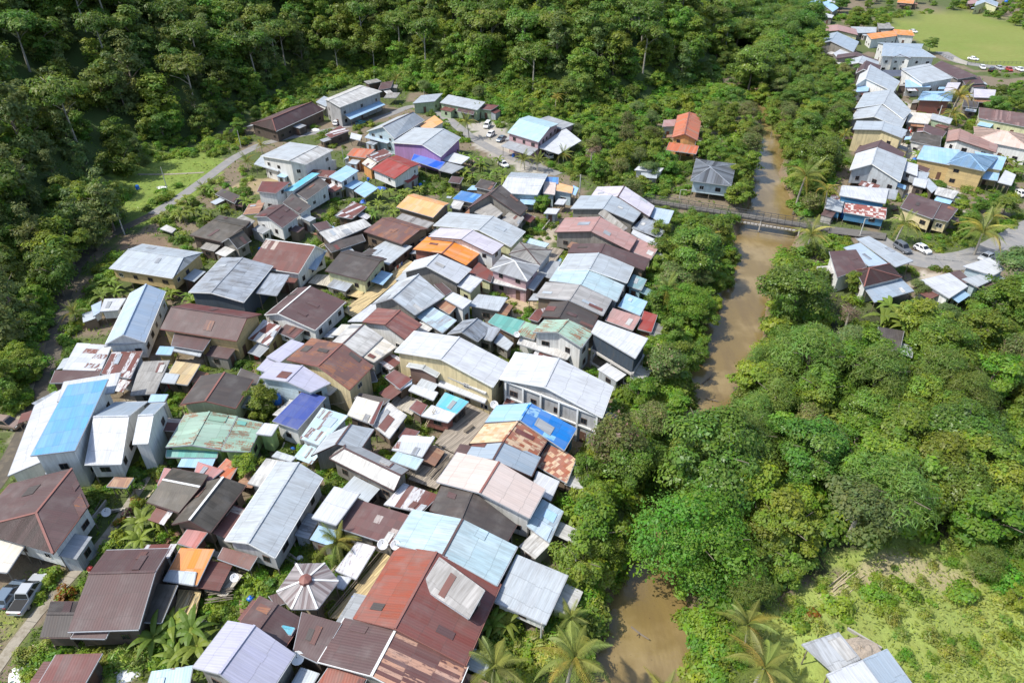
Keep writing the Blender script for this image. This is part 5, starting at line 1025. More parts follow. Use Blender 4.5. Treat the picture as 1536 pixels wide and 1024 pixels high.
def tree_px(key, px, py, s, label, cat='tree', group=None, name='tree', lift=1.0):
    """stand a tree where the middle of its crown shows at this pixel"""
    zc = PROTO[key][1]*s*lift; p = W(px, py, zc)
    for _ in range(6):
        p = W(px, py, zc+max(hz(p[0], p[1]), -3.0)); 
    return tree(key, p[0], p[1], s, label, cat, group, name)
# ---- hillside forest -------------------------------------------------
FK = dict(forest_dark='dark green broad crowned tree in the hillside forest', forest_mid='mid green bushy tree in the hillside forest', forest_lite='bright green tree in the hillside forest', forest_olive='tall olive grey narrow tree in the hillside forest', forest_flat='pale trunked flat topped tree in the hillside forest')
def infrustum(x, y, z, mx=60, my=60):
    d = np.array((x, y, z-CH)); f = d[1]*CP-d[2]*SP
    if f < 1: return False
    px = CX+F*d[0]/f; py = CY-F*(d[1]*SP+d[2]*CP)/f
    return -mx < px < 1536+mx and -my < py < 1024+my
def project(x, y, z):
    d = (x, y, z-CH); f = d[1]*CP-d[2]*SP; return CX+F*d[0]/f, CY-F*(d[1]*SP+d[2]*CP)/f
pts = []
cell = 6.3; rs = np.random.RandomState(5)
cand = []
for yy in np.arange(60, 360, cell):
    for xx in np.arange(-210, 175, cell): cand.append((xx+rs.uniform(-3, 3), yy+rs.uniform(-3, 3)))
cand = np.array(cand); dd, _ = pdist(HILL, cand[:, 0], cand[:, 1]); ins = inside(HILLP, cand[:, 0], cand[:, 1])
CLR = [PL(p) for p in ([(395,195),(400,168),(470,128),(540,114),(560,120),(480,140)],)]
order = np.argsort(np.hypot(cand[:, 0], cand[:, 1])); grid_used = []
sel = []
for i in order:
    if not ins[i] or dd[i] < 1.5: continue
    x, y = cand[i]; z = hz(x, y)
    if not infrustum(x, y, z+10, 70, 60): continue
    px, py = project(x, y, z)
    if any(inside(c, np.array([x]), np.array([y]))[0] for c in CLR): continue
    sel.append((x, y, z, dd[i]))
nf = 0
for x, y, z, d_ in sel:
    n2 = R_.random()
    if R_.random() < .05: continue
    px, py = project(x, y, z+10)
    if px < 420: k = 'forest_olive' if n2 < .26 else 'forest_dark' if n2 < .66 else 'forest_mid'
    else: k = 'forest_dark' if n2 < .22 else 'forest_mid' if n2 < .58 else 'forest_lite' if n2 < .82 else 'forest_olive' if n2 < .9 else 'forest_flat'
    nf += 1
    if R_.random() < .10 and d_ > 8: k = 'forest_flat'
    tree(k, x, y, (R_.uniform(1.0, 1.4) if k == 'forest_flat' else R_.choice((.75, .85, .95, 1.05, 1.2, 1.4))*R_.uniform(.92, 1.08))*(.7 if d_ < 7 else 1.0), FK[k], 'tree', k.replace('forest_', '')+' forest trees on the hillside', z=z-1.5)
print('forest', nf)
# ---- planted by hand: the trees one can tell apart -----------------------
tree_px('round', 1042, 808, 1.0, 'big round bright green tree leaning over the river', name='broadleaf_tree')
tree_px('bank', 1148, 812, .8, 'dark leafed tree between the big round tree and the grassy slope', name='broadleaf_tree')
tree_px('bank', 1182, 850, .55, 'small bushy tree at the upper left corner of the grassy slope', name='broadleaf_tree')
tree_px('bambooish', 1128, 880, .6, 'feathery tree at the foot of the big round bright green tree', name='broadleaf_tree')
tree_px('glossy', 1200, 432, 1.12, 'large dark glossy tree on the right bank below the footbridge', name='broadleaf_tree')
tree_px('glossy', 1234, 226, 1.0, 'large dark leafed tree between the river and the cream two storey house', name='broadleaf_tree')
tree_px('glossy', 1192, 40, 1.5, 'tall dark tree above the slate grey roof in the upper right', name='broadleaf_tree')
tree_px('glossy', 1046, 378, .98, 'broad yellow green tree beside the footbridge on the left bank', name='broadleaf_tree')
tree_px('round', 1032, 452, .62, 'dense fresh green tree on the left bank below the bridge tree', name='broadleaf_tree')
tree_px('bank', 1080, 345, .8, 'leafy tree at the left end of the footbridge', name='broadleaf_tree')
tree_px('brownish', 926, 662, 1.05, 'brownish flowering tree beside the bright blue chequered roof', name='broadleaf_tree')
tree_px('banklite', 895, 792, 1.0, 'bright yellow green tree beside the cream pink roofed house', name='broadleaf_tree')
tree_px('banklite', 812, 302, .62, 'slender green tree between the string of sheets and the dark barn', name='broadleaf_tree')
tree_px('bank', 1000, 242, .9, 'full green tree in front of the orange roofed house', name='broadleaf_tree')
tree_px('greyish', 960, 235, .7, 'grey leafed tree hiding the small white roof', name='broadleaf_tree')
tree_px('greyish', 1530, 395, 1.2, 'soft grey green tree at the right edge above the road bend', name='broadleaf_tree')
tree_px('glossy', 1397, 66, .62, 'dark green tree at the near corner of the playing field', name='broadleaf_tree')
tree_px('glossy', 1432, 5, .55, 'dark spreading tree on the far edge of the playing field', name='broadleaf_tree')
tree_px('glossy', 1512, 305, .55, 'small dark green tree beside the yellow two storey house', name='broadleaf_tree')
tree_px('dead', 1275, 470, .9, 'dry brown shrubby tree beside the large dark glossy tree', name='broadleaf_tree')
tree_px('dead', 888, 226, 1.0, 'bare straw coloured tree beside the white car port roof', name='broadleaf_tree')
tree_px('greyish', 1421, 470, .55, 'bushy tree against the garage with the plain white roof', name='broadleaf_tree')
tree_px('greyish', 1378, 432, .5, 'feathery green tree between the maroon hipped roofs and the garage', name='broadleaf_tree')
tree_px('bank', 1285, 420, .6, 'dark slim tree in front of the maroon hipped roof', name='broadleaf_tree')
tree_px('bank', 390, 604, .66, 'leafy green tree beside the blue water tank', name='broadleaf_tree')
tree_px('banklite', 372, 700, .62, 'bright leafed tree beside the red patched sheet roofs', name='broadleaf_tree')
tree_px('banklite', 258, 190, 1.0, 'lone pale green tree at the edge of the grass clearing', name='broadleaf_tree')
# ---- zones filled with mixed trees ---------------------------------------
USED = []
def fill(polypx, zc, step, kinds, label, group, smin=.6, smax=1.0, seed=1, name='tree', maxn=999, cat='tree', avoid=()):
    poly = PL(polypx, zc); P = np.array(poly); rs = random.Random(seed); n = 0
    x0, y0 = P.min(0); x1, y1 = P.max(0); tries = int((x1-x0)*(y1-y0)/(step*step)*9)
    av = [PL(a, zc) for a in avoid]
    for _ in range(tries):
        x = rs.uniform(x0, x1); y = rs.uniform(y0, y1)
        if not inside(poly, np.array([x]), np.array([y]))[0]: continue
        if any(inside(a, np.array([x]), np.array([y]))[0] for a in av): continue
        if any((x-a)**2+(y-b)**2 < step*step for a, b in USED): continue
        if not infrustum(x, y, zc, 50, 50): continue
        USED.append((x, y)); k = rs.choices([a for a, b in kinds], [b for a, b in kinds])[0]; s = rs.uniform(smin, smax)*zc/PROTO[k][1] if 0 else rs.uniform(smin, smax)
        tree(k, x, y, s, label[k] if isinstance(label, dict) else label, cat, group+' ('+k+')', name=name); n += 1
        if n >= maxn: break
    return n
KN = dict(forest_dark='dark broad', forest_mid='mid green bushy', forest_lite='bright green', forest_olive='tall olive', forest_flat='flat topped', bank='mid green bushy', banklite='light green', brownish='brown tinged', bambooish='feathery bamboo like', greyish='grey green', glossy='dark glossy', round='dense rounded')
def lab(where): return {k: v+' tree '+where for k, v in KN.items()}
BIG = [(955,735),(1000,700),(1090,720),(1130,800),(1110,900),(1000,880)]
fill([(1000,720),(1030,650),(1080,625),(1100,570),(1145,505),(1270,500),(1290,480),(1300,520),(1365,545),(1380,470),(1440,450),(1560,420),(1580,780),(1440,765),(1340,778),(1236,785),(1150,800),(1100,800)], 6.0, 4.9,
     [('bank',3.4),('banklite',3),('bambooish',2),('brownish',.7),('greyish',.8),('glossy',1.3)], lab('in the right bank wood'), 'trees in the right bank wood', .6, 1.25, 3, avoid=[[(955,760),(1000,700),(1100,715),(1150,770),(1150,900),(990,910)]])
fill([(1460,790),(1560,760),(1580,900),(1500,880)], 3, 3.5, [('banklite',1),('bambooish',1)], lab('on the grassy slope at the lower right'), 'trees on the grassy slope', .4, .55, 4)
fill([(990,330),(1085,345),(1075,420),(1050,470),(1040,545),(1028,600),(1000,665),(975,715),(945,775),(925,850),(900,880),(870,850),(870,790),(866,740),(880,690),(930,600),(960,560),(985,480)], 5.0, 4.8,
     [('bank',3),('banklite',2),('brownish',.8),('glossy',.8)], lab('along the left river bank'), 'trees along the left river bank', .5, .82, 5)
fill([(880,190),(985,160),(990,210),(1000,235),(960,290),(905,265),(870,240)], 5.0, 5.4, [('bank',3),('banklite',2),('brownish',1),('greyish',1)], lab('between the car park and the orange roofed house'), 'trees between car park and river', .55, .85, 6)
fill([(1060,150),(1110,140),(1140,170),(1135,215),(1120,260),(1112,300),(1100,240),(1062,225),(1058,180)], 5.0, 5.2, [('bank',3),('banklite',1.5),('brownish',1.5),('glossy',.6)], lab('on the left bank above the footbridge'), 'trees on the left bank above the footbridge', .55, .85, 7)
fill([(1092,350),(1112,350),(1098,400),(1078,445),(1058,495),(1045,550),(1034,600),(1012,660),(996,700),(985,700),(1030,560),(1050,470)], 4.0, 3.6, [('bank',2),('banklite',1.4)], lab('overhanging the river below the bridge'), 'trees overhanging the river below the bridge', .4, .6, 32)
fill([(1150,110),(1230,85),(1278,98),(1272,150),(1262,200),(1240,250),(1225,300),(1195,290),(1182,240),(1182,190),(1160,150)], 5.0, 5.4, [('bank',3),('banklite',1.6),('brownish',1),('glossy',1.6)], lab('on the right bank above the footbridge'), 'trees on the right bank above the footbridge', .6, .95, 8)
fill([(1100,60),(1110,-10),(1165,-15),(1222,22)], 7.0, 6.0, [('bank',3),('glossy',2)], lab('at the right end of the hillside forest'), 'trees at the right end of the forest', 1.0, 1.4, 22)
fill([(1120,110),(1150,60),(1172,12),(1222,22),(1232,72),(1288,98),(1250,110),(1160,125)], 7.0, 5.6, [('bank',3),('glossy',2),('banklite',1)], lab('between the forest and the slate grey roof'), 'trees between the forest and the upper right row', 1.0, 1.45, 21)
fill([(600,118),(700,128),(800,150),(870,170),(990,150),(980,175),(880,195),(830,178),(760,165),(700,145)], 4.0, 5.5, [('bank',2),('banklite',2),('greyish',1)], lab('at the foot of the forest'), 'trees at the foot of the forest', .45, .75, 9)
fill([(-10,560),(20,490),(50,420),(45,500),(35,560),(5,600),(-30,620)], 4.0, 4.5, [('bank',2),('banklite',1.5)], lab('beside the shaded road'), 'trees beside the shaded road', .5, .8, 10)
fill([(-20,400),(60,330),(140,262),(168,282),(100,340),(70,400),(55,450),(45,510),(20,550),(-20,560)], 9.0, 5.0, [('forest_olive',2),('forest_dark',3),('forest_mid',2)], lab('leaning over the shaded road'), 'tall trees along the shaded road', .8, 1.1, 20)
fill([(360,120),(470,100),(480,120),(400,160),(340,205),(300,200)], 3.0, 5.0, [('bank',2),('banklite',1.5)], lab('on the wooded bank above the brown hip roof'), 'trees on the wooded bank', .4, .65, 11)
fill([(1275,20),(1320,20),(1330,36),(1280,34)], 4, 6, [('bank',1),('banklite',1)], lab('at the left corner of the playing field'), 'trees at the field corner', .6, .9, 12)
fill([(1440,0),(1540,-5),(1560,40),(1520,28),(1480,10)], 3.5, 7, [('bank',1),('banklite',1)], lab('along the far edge of the playing field'), 'trees along the far edge of the field', .5, .7, 13)
fill([(1180,0),(1240,20),(1290,5),(1420,-10),(1420,-40),(1180,-40)], 4, 11, [('bank',1),('banklite',1),('glossy',1)], lab('among the farthest houses'), 'trees among the farthest houses', .6, .9, 14)
fill([(1490,128),(1540,120),(1540,160),(1480,162)], 3.5, 5.5, [('bank',1),('glossy',1),('banklite',1)], lab('beside the road below the playing field'), 'trees below the playing field', .5, .7, 15)
fill([(1440,300),(1500,290),(1500,330),(1450,350),(1430,330)], 3, 4.6, [('bank',1),('banklite',1)], lab('below the yellow two storey house'), 'trees below the yellow house', .4, .6, 16)

# ---- what stands out is an object, the closed canopy behind is one mass -----
def gn_mass(name, label, cat, pts, protos):
    """pts: (x,y,z,rz,s,sz,index); protos: list of lists of meshes, one list per layer"""
    P = np.array(pts, float); me_ = bpy.data.meshes.new(name); me_.from_pydata(P[:, :3].tolist(), [], [])
    for an, ty, arr in (('rz', 'FLOAT', P[:, 3]), ('idx', 'INT', P[:, 6].astype(np.int32))): me_.attributes.new(an, ty, 'POINT').data.foreach_set('value', arr)
    me_.attributes.new('sc', 'FLOAT_VECTOR', 'POINT').data.foreach_set('vector', np.stack([P[:, 4], P[:, 4], P[:, 5]], 1).astype(np.float32).ravel())
    g = bpy.data.node_groups.new(name+'_nodes', 'GeometryNodeTree'); g.interface.new_socket('Geometry', in_out='INPUT', socket_type='NodeSocketGeometry'); g.interface.new_socket('Geometry', in_out='OUTPUT', socket_type='NodeSocketGeometry')
    t = NT(g); gi = t.n('NodeGroupInput'); go = t.n('NodeGroupOutput'); jn = t.n('GeometryNodeJoinGeometry')
    def attr(nm, ty):
        a = t.n('GeometryNodeInputNamedAttribute'); a.data_type = ty; a.inputs[0].default_value = nm; return a.outputs[0]
    for li, layer in enumerate(protos):
        c = bpy.data.collections.new(name+'_kinds_'+str(li))
        for i, m in enumerate(layer): c.objects.link(bpy.data.objects.new('%03d_%s' % (i, m.name), m))
        ci = t.n('GeometryNodeCollectionInfo'); ci.inputs[0].default_value = c; ci.inputs[1].default_value = True; ci.inputs[2].default_value = True
        ip = t.n('GeometryNodeInstanceOnPoints'); g.links.new(gi.outputs[0], ip.inputs['Points']); g.links.new(ci.outputs[0], ip.inputs['Instance']); ip.inputs['Pick Instance'].default_value = True
        g.links.new(attr('idx', 'INT'), ip.inputs['Instance Index']); g.links.new(attr('sc', 'FLOAT_VECTOR'), ip.inputs['Scale'])
        cx = t.n('ShaderNodeCombineXYZ'); g.links.new(attr('rz', 'FLOAT'), cx.inputs[2])
        g.links.new(cx.outputs[0], ip.inputs['Rotation']); g.links.new(ip.outputs[0], jn.inputs[0])
    g.links.new(jn.outputs[0], go.inputs[0]); o = link(name, me_); md = o.modifiers.new('scatter', 'NODES'); md.node_group = g; tag(o, label, cat, kind='stuff'); return o
def flush_trees(nmax):
    for q in TQ: q['px'] = q['s']*(6 if q['k'].startswith('forest') else 5)/math.hypot(q['x'], q['y'], CH-q['z'])
    hand = [q for q in TQ if q['fix']]; rest = sorted([q for q in TQ if not q['fix']], key=lambda q: -q['px'])
    n = nmax-len(hand)
    for q in hand+rest[:n]: place(q['k'], q['x'], q['y'], q['s'], q['label'], q['cat'], q['group'], q['name'], q['sz'], q['z'])
    kinds = sorted(PROTO); first = {}; crowns = []; trunks = []
    for k in kinds:
        first[k] = len(crowns)
        for cm, tm in PROTO[k][0]: crowns.append(cm); trunks.append(tm)
    pts = [(q['x'], q['y'], q['z']-.1, R_.uniform(0, 6.28), q['s'], q['s']*R_.uniform(.92, 1.1), first[q['k']]+R_.randrange(len(PROTO[q['k']][0]))) for q in rest[n:]]
    print('trees', len(hand), len(rest), 'mass', len(pts))
    if pts: gn_mass('forest', 'closed forest canopy on the hillside and between the farthest houses', 'forest', pts, [crowns, trunks])
flush_trees(298)
# ------------------------------------------------------------------ palms, bananas, shrubs
def frond_mesh(L=4.2, n=30, mat='palm', droop=1.0, seed=0, wid=.75):
    rs = np.random.RandomState(seed); mb = MB(); P = []
    for i in range(n+1):
        t = i/n; P.append(np.array((L*t*(1-.12*t*droop), 0, L*(.62*t-.92*droop*t*t))))
    mb.tube(P[::4], [.05*(1-i/(len(P[::4]))*.8) for i in range(len(P[::4]))], 4, 0)
    for i in range(3, n+1):
        t = i/n; l = wid*(math.sin(math.pi*min(1, t*.82+.16)))+.08
        for s in (-1, 1):
            p = P[i]; d = np.array((.45, s*1.0, -.42-rs.uniform(0, .35))); d /= np.linalg.norm(d); q = p+d*l; w = np.array((.05, 0, .0))
            mb.add([p-w, p+w, q+w*.2, q-w*.2], [(0, 1, 2, 3)], 0)
    me_ = mesh('frond', mb.V, mb.F, LM[mat], mb.U, mb.M); at = me_.color_attributes.new('tint', 'FLOAT_COLOR', 'POINT')
    at.data.foreach_set('color', np.tile([.5, .5, .5, 1], len(me_.vertices)).astype(np.float32)); return me_
FR = [frond_mesh(4.3, 30, 'palm', .85, 1), frond_mesh(4.3, 30, 'palm', 1.15, 2), frond_mesh(4.1, 30, 'palm', .45, 3), frond_mesh(4.2, 28, 'palmy', 1.25, 4)]
def ptrunk(h, lean, seed):
    rs = random.Random(seed); mb = MB(); a = rs.uniform(0, 6.28); P = []; Rr = []
    for i in range(9):
        t = i/8; P.append((math.cos(a)*lean*t*t, math.sin(a)*lean*t*t, h*t-.3)); Rr.append(.2-.07*t+(.08 if i == 0 else 0))
    mb.tube(P, Rr, 8); return mesh('trunk', mb.V, mb.F, M['barkl'], mb.U, mb.M, True), P[-1]
def palm(px, py, h, s, label, group=None, yellow=.15, nf=17):
    tm, top = ptrunk(h, h*.1, int(px*7+py)); g = W(px, py, h*s); z = hz(g[0], g[1])
    for _ in range(4): g = W(px, py, h*s+max(hz(g[0], g[1]), -2.5)); z = hz(g[0], g[1])
    r = tag(empty('coconut_palm', (g[0]-top[0]*s, g[1]-top[1]*s, z)), label, 'palm', group); r.scale = (s, s, s); link('trunk', tm, r)
    for i in range(nf):
        u = i/nf; k = 3 if R_.random() < yellow else 2 if u < .28 else R_.choice((0, 1))
        o = link('frond', FR[k], r, top); e = (-.85 if u < .25 else -.35 if u < .55 else .05)+R_.uniform(-.12, .12)
        o.rotation_euler = (R_.uniform(-.2, .2), e, i*2.399963+R_.uniform(-.2, .2)); q = R_.uniform(.85, 1.1); o.scale = (q, q, q)
palm(862, 985, 6.5, 1.05, 'large coconut palm at the bottom edge beside the river', nf=20)
palm(742, 1000, 4.5, .9, 'coconut palm at the bottom edge close to the rust streaked roof')
palm(856, 925, 4.0, .62, 'small coconut palm behind the large bottom edge palm')
palm(1122, 935, 4.5, .85, 'coconut palm with an orange frond beside the grassy slope', yellow=.3)
palm(1148, 1000, 4.5, 1.0, 'coconut palm at the bottom edge beside the white roofed hut')
palm(1000, 1035, 5, .8, 'coconut palm tip poking in at the bottom edge right of the river')
palm(1209, 262, 7.0, 1.5, 'tall coconut palm on the right bank above the footbridge', nf=20)
palm(1241, 284, 6.5, 1.1, 'dying coconut palm with yellow fronds in front of the blue house', yellow=.9, nf=9)
palm(1217, 352, 4.5, 1.15, 'coconut palm beneath the footbridge on the right bank')
palm(1357, 335, 4.6, 1.1, 'yellow tinged coconut palm in front of the maroon brown house', yellow=.5)
palm(1475, 346, 4.2, 1.4, 'broad yellow coconut palm above the road bend', yellow=.6, nf=20)
palm(1490, 325, 6.0, .8, 'coconut palm behind the broad yellow palm', yellow=.5)
palm(1440, 142, 5.5, 1.45, 'tall yellowish coconut palm beside the sky blue hip roof', yellow=.6)
palm(1430, 170, 4.0, 1.1, 'lower coconut palm beneath the tall yellowish palm', yellow=.5)
palm(700, 182, 6.0, .9, 'coconut palm beside the parked white cars')
palm(370, 242, 3.6, .75, 'coconut palm beside the upper road and the large white house')
palm(392, 218, 3.8, .7, 'coconut palm pair member nearest the brown hip roofed house')
palm(716, 162, 4.5, .65, 'slim palm in front of the long zinc house under the forest')
palm(594, 118, 5.0, .8, 'palm at the forest foot beside the old grey shacks')
palm(785, 238, 4.0, .8, 'coconut palm in front of the salmon fronted house, left one')
palm(808, 240, 4.0, .8, 'coconut palm in front of the salmon fronted house, right one')
palm(845, 232, 3.6, .8, 'coconut palm at the corner of the white car port roof')
palm(835, 145, 7.0, .75, 'yellowing palm inside the forest edge', yellow=.9)
palm(1268, 200, 5.0, .7, 'palm leaning against the wall of the weathered zinc house')
palm(1002, 432, 5.5, .95, 'small coconut palm behind the row houses on the river bank')
palm(1068, 352, 5.0, .7, 'half hidden palm in the bridge trees')
palm(1160, 190, 5.0, .7, 'palm hanging over the upper river')
palm(505, 812, 3.2, .85, 'palm in the garden beside the white roofed pavilion')
palm(110, 468, 3.6, .7, 'palm leaning over the shaded road')
palm(305, 282, 2.4, .6, 'small palm beside the little dark hut')

def banana_mesh(seed):
    rs = random.Random(seed); mb = MB()
    for i in range(9):
        a = i*2.4+rs.uniform(-.3, .3); L = rs.uniform(1.7, 2.6); up = rs.uniform(.55, 1.3); w = rs.uniform(.26, .36); base = np.array((0, 0, 1.5)); d = np.array((math.cos(a), math.sin(a), 0)); n = np.array((-d[1], d[0], 0)); P = []
        for j in range(7): t = j/6; P.append(base+d*L*t*(.75+.2*t)+np.array((0, 0, L*(up*t-.95*t*t))))
        for j in range(6):
            w0 = w*math.sin(math.pi*min(1, .12+j/6*.9)); w1 = w*math.sin(math.pi*min(1, .12+(j+1)/6*.9)) if j < 5 else .02
            for s in (-1, 1):
                e0 = P[j]+n*s*w0-np.array((0, 0, w0*.25)); e1 = P[j+1]+n*s*w1-np.array((0, 0, w1*.25)); mb.add([P[j], P[j+1], e1, e0], [(0, 1, 2, 3)])
    me_ = mesh('leaves', mb.V, mb.F, LM['banana'], mb.U, mb.M); at = me_.color_attributes.new('tint', 'FLOAT_COLOR', 'POINT'); at.data.foreach_set('color', np.tile([.5, .5, .5, 1], len(me_.vertices)).astype(np.float32))
    st = MB(); st.tube([(0, 0, -.3), (0, 0, 1.6)], [.16, .1], 7); return me_, mesh('stem', st.V, st.F, LM['banana'], st.U, st.M, True)
BN = [banana_mesh(i) for i in range(4)]
def in_foot(x, y, pad=0):
    i = int((x-MX0)/.5); j = int((y-MY0)/.5)
    return 0 <= i < MASK.shape[1] and 0 <= j < MASK.shape[0] and MASK[j, i]
MX0, MY0 = -150., 20.; MASK = np.zeros((900, 760), bool)
mx, my = np.meshgrid(MX0+.25+np.arange(760)*.5, MY0+.25+np.arange(900)*.5)
for f in FOOT:
    P = np.array(f, float); a = np.floor((P.min(0)-(MX0, MY0))/.5).astype(int)-1; b = np.ceil((P.max(0)-(MX0, MY0))/.5).astype(int)+1
    a = np.clip(a, 0, None); 
    if b[0] <= a[0] or b[1] <= a[1]: continue
    s = (slice(a[1], b[1]), slice(a[0], b[0]))
    if MASK[s].size: MASK[s] |= inside(P, mx[s], my[s])
for Q, w in ROADZ:
    a = np.floor((Q.min(0)-(MX0, MY0)-w)/.5).astype(int); b = np.ceil((Q.max(0)-(MX0, MY0)+w)/.5).astype(int); a = np.clip(a, 0, None)
    if (b <= a).any(): continue
    s = (slice(a[1], b[1]), slice(a[0], b[0]))
    if MASK[s].size: MASK[s] |= pdist(Q, mx[s], my[s])[0] < w
dr_, T_ = pdist(RMID, mx, my); RIVM = dr_ < np.interp(T_, np.arange(len(RHW)), RHW)+.3
MASK |= RIVM
def banana(px, py, s, label, group, zc=1.8):
    g = W(px, py, zc*s); a, st = BN[R_.randrange(4)]; r = tag(empty('banana_plant', (g[0], g[1], hz(g[0], g[1]))), label, 'banana plant', group); r.scale = (s, s, s); r.rotation_euler = (0, 0, R_.uniform(0, 6.28)); link('leaves', a, r); link('stem', st, r)
def scatter_px(polypx, n, seed, zc, fn, mind=1.2, free=True):
    rs = random.Random(seed); P = np.array(polypx, float); got = []; t = 0
    while len(got) < n and t < n*60:
        t += 1; px = rs.uniform(P[:, 0].min(), P[:, 0].max()); py = rs.uniform(P[:, 1].min(), P[:, 1].max())
        if not inside(polypx, np.array([px]), np.array([py]))[0]: continue
        g = hit(px, py, zc)
        if free and in_foot(g[0], g[1]): continue
        if any((g[0]-a)**2+(g[1]-b)**2 < mind*mind for a, b in got): continue
        got.append((g[0], g[1])); fn(px, py, rs)
def bz(polypx, n, seed, where, s0=.9, s1=1.35): scatter_px(polypx, n, seed, 1.5, lambda px, py, rs: banana(px, py, rs.uniform(s0, s1), 'banana plant '+where, 'banana plants '+where), 1.5)
bz([(265,290),(330,270),(345,320),(320,330),(260,330)], 12, 1, 'in the upper left garden below the road')
bz([(345,285),(395,290),(400,310),(360,325)], 4, 2, 'between the little dark hut and the white gabled house')
bz([(545,290),(600,280),(640,285),(605,310),(575,325),(550,320)], 14, 3, 'in the patch beside the ramshackle rusted shed', .85, 1.2)
bz([(680,230),(760,235),(765,275),(715,270),(690,262)], 16, 4, 'in the grove below the car park', .9, 1.4)
bz([(880,195),(915,195),(905,225),(878,222)], 8, 5, 'beside the white car port roof')
bz([(135,400),(170,410),(180,440),(145,445)], 5, 6, 'beside the yellow timber house')
bz([(240,435),(290,440),(288,455),(245,462)], 5, 7, 'between the pale blue long roof and the navy hall', .8, 1.1)
bz([(525,705),(560,705),(555,745),(530,745)], 3, 8, 'under the eaves of the long white house', 1, 1.3)
bz([(225,930),(300,930),(300,990),(230,985)], 6, 9, 'at the bottom edge behind the lilac roof', 1, 1.4)
bz([(715,905),(770,900),(765,935),(720,940)], 3, 10, 'below the silver zinc roof', .9, 1.2)
bz([(1300,455),(1360,450),(1360,490),(1310,490)], 6, 11, 'in front of the dark roofed hut in the right bank wood', 1.2, 1.8)
bz([(1490,210),(1536,225),(1536,258),(1505,255)], 5, 12, 'at the right edge below the peach roof', 1, 1.4)
bz([(1370,215),(1395,240),(1380,250)], 1, 13, 'in the yard in front of the yellow two storey house')
bz([(196,775),(240,770),(250,805),(205,810)], 3, 14, 'in the walled garden beside the dark T shaped house', .9, 1.2)
bz([(1040,145),(1065,165),(1060,185),(1052,160)], 2, 15, 'behind the orange roofed house')
bz([(440,720),(470,730),(465,760),(450,750)], 2, 16, 'between the long grey house and the white sheet roof', .8, 1.1)
# shrubs: one mesh each
SH = {}
for k, (m_, m2, rx, rz, n, lf) in dict(bush=('bush', 'lite', 1.25, 1.0, 900, .15), bushd=('mid', 'dark', 1.3, 1.05, 900, .15), bushl=('lite', 'bush', 1.4, .9, 900, .17), croton=('gold', 'bush', .95, .9, 700, .14), purple=('purp', 'dark', .9, .85, 600, .13), tallgrass=('grass', 'bush', 1.2, 1.1, 700, .2), fine=('round', 'bush', 1.5, 1.0, 1300, .13)).items():
    SH[k] = []
    for v in range(2):
        C_, N, T, S_ = crown_arrays(rx, rz, 9, n, lf, hash_(k)+v*5, 'dome', .5); C_ = C_+np.array((0, 0, rz*.35))
        SH[k].append(leaf_mesh('shrub', C_, N, S_, .3 if k == 'tallgrass' else .6, [LM[m_], LM[m2]], T, (RS.rand(len(C_)) < .25).astype(int)))
SQ = []
def shrub(px, py, k, s, label, group=None, name='shrub'):
    g = hit(px, py, .5*s); SQ.append((0 if group is None else 1, -s/np.linalg.norm(g-(0, 0, CH)), g, k, s, label, group, name))
def place_shrub(g, k, s, label, group=None, name='shrub'):
    o = link(name, SH[k][R_.randrange(2)], None, (g[0], g[1], hz(g[0], g[1])-.15)); o.scale = (s, s, s*R_.uniform(.8, 1.15)); o.rotation_euler = (0, 0, R_.uniform(0, 6.28)); tag(o, label, 'shrub', group)
KB = dict(bush='light green shrub ', bushd='dark green shrub ', bushl='pale green low shrub ', croton='orange leafed croton shrub ', purple='dark purple leafed shrub ', tallgrass='tuft of tall grass ', fine='dense fine leafed shrub ')
def sz(polypx, n, seed, where, kinds=('bush', 'bushd', 'bushl'), s0=.7, s1=1.3, mind=1.1):
    scatter_px(polypx, n, seed, .6, lambda px, py, rs: (lambda k: shrub(px, py, k, rs.uniform(s0, s1), KB[k]+where, KB[k]+'group '+where, 'grass_tuft' if k == 'tallgrass' else 'shrub'))(rs.choice(kinds)), mind)
shrub(205, 752, 'croton', 1.0, 'topmost golden croton shrub in the walled garden'); shrub(190, 768, 'purple', 1.1, 'dark purple shrub in the walled garden'); shrub(178, 782, 'croton', .95, 'middle golden croton in the walled garden, under the purple shrub')
shrub(172, 806, 'bush', 1.2, 'lime green shrub in the walled garden beside the footpath'); shrub(160, 822, 'bush', 1.0, 'lowest lime green shrub in the walled garden'); shrub(220, 795, 'tallgrass', 1.0, 'spiky yellow green fern clump in the walled garden', name='fern'); shrub(245, 800, 'bush', 1.0, 'yellow green bush beside the red porch roof')
shrub(100, 888, 'croton', 1.5, 'big orange leafed croton beside the concrete footpath'); shrub(86, 900, 'croton', 1.0, 'smaller orange croton at the corner of the dark brown house'); shrub(122, 880, 'bush', .8, 'small green bush between the orange croton and the dark brown roof')
for q in ((1317,888,'one'),(1353,885,'two')): pass
shrub(1316, 890, 'fine', 1.35, 'round fine leafed shrub left of its twin on the dry slope'); shrub(1354, 887, 'fine', 1.35, 'round fine leafed shrub right of its twin on the dry slope'); shrub(1445, 890, 'fine', 1.5, 'round fine leafed shrub at the right of the dry slope'); shrub(1316, 866, 'bush', .7, 'small green shrub at the top of the dry slope')
shrub(1218, 918, 'croton', .01+1.1, 'dark shrub with reddish leaves on the grassy slope'); shrub(1258, 908, 'bush', 1.5, 'wide lime shrub on the grassy slope'); shrub(1198, 930, 'bushl', 1.0, 'pale spiky shrub on the grassy slope near the hut')
sz([(340,880),(400,860),(440,840),(430,880),(370,900),(335,930),(300,920),(330,900)], 22, 21, 'in the gap above the lilac roof', ('bush','bush','bushd','bushl'))
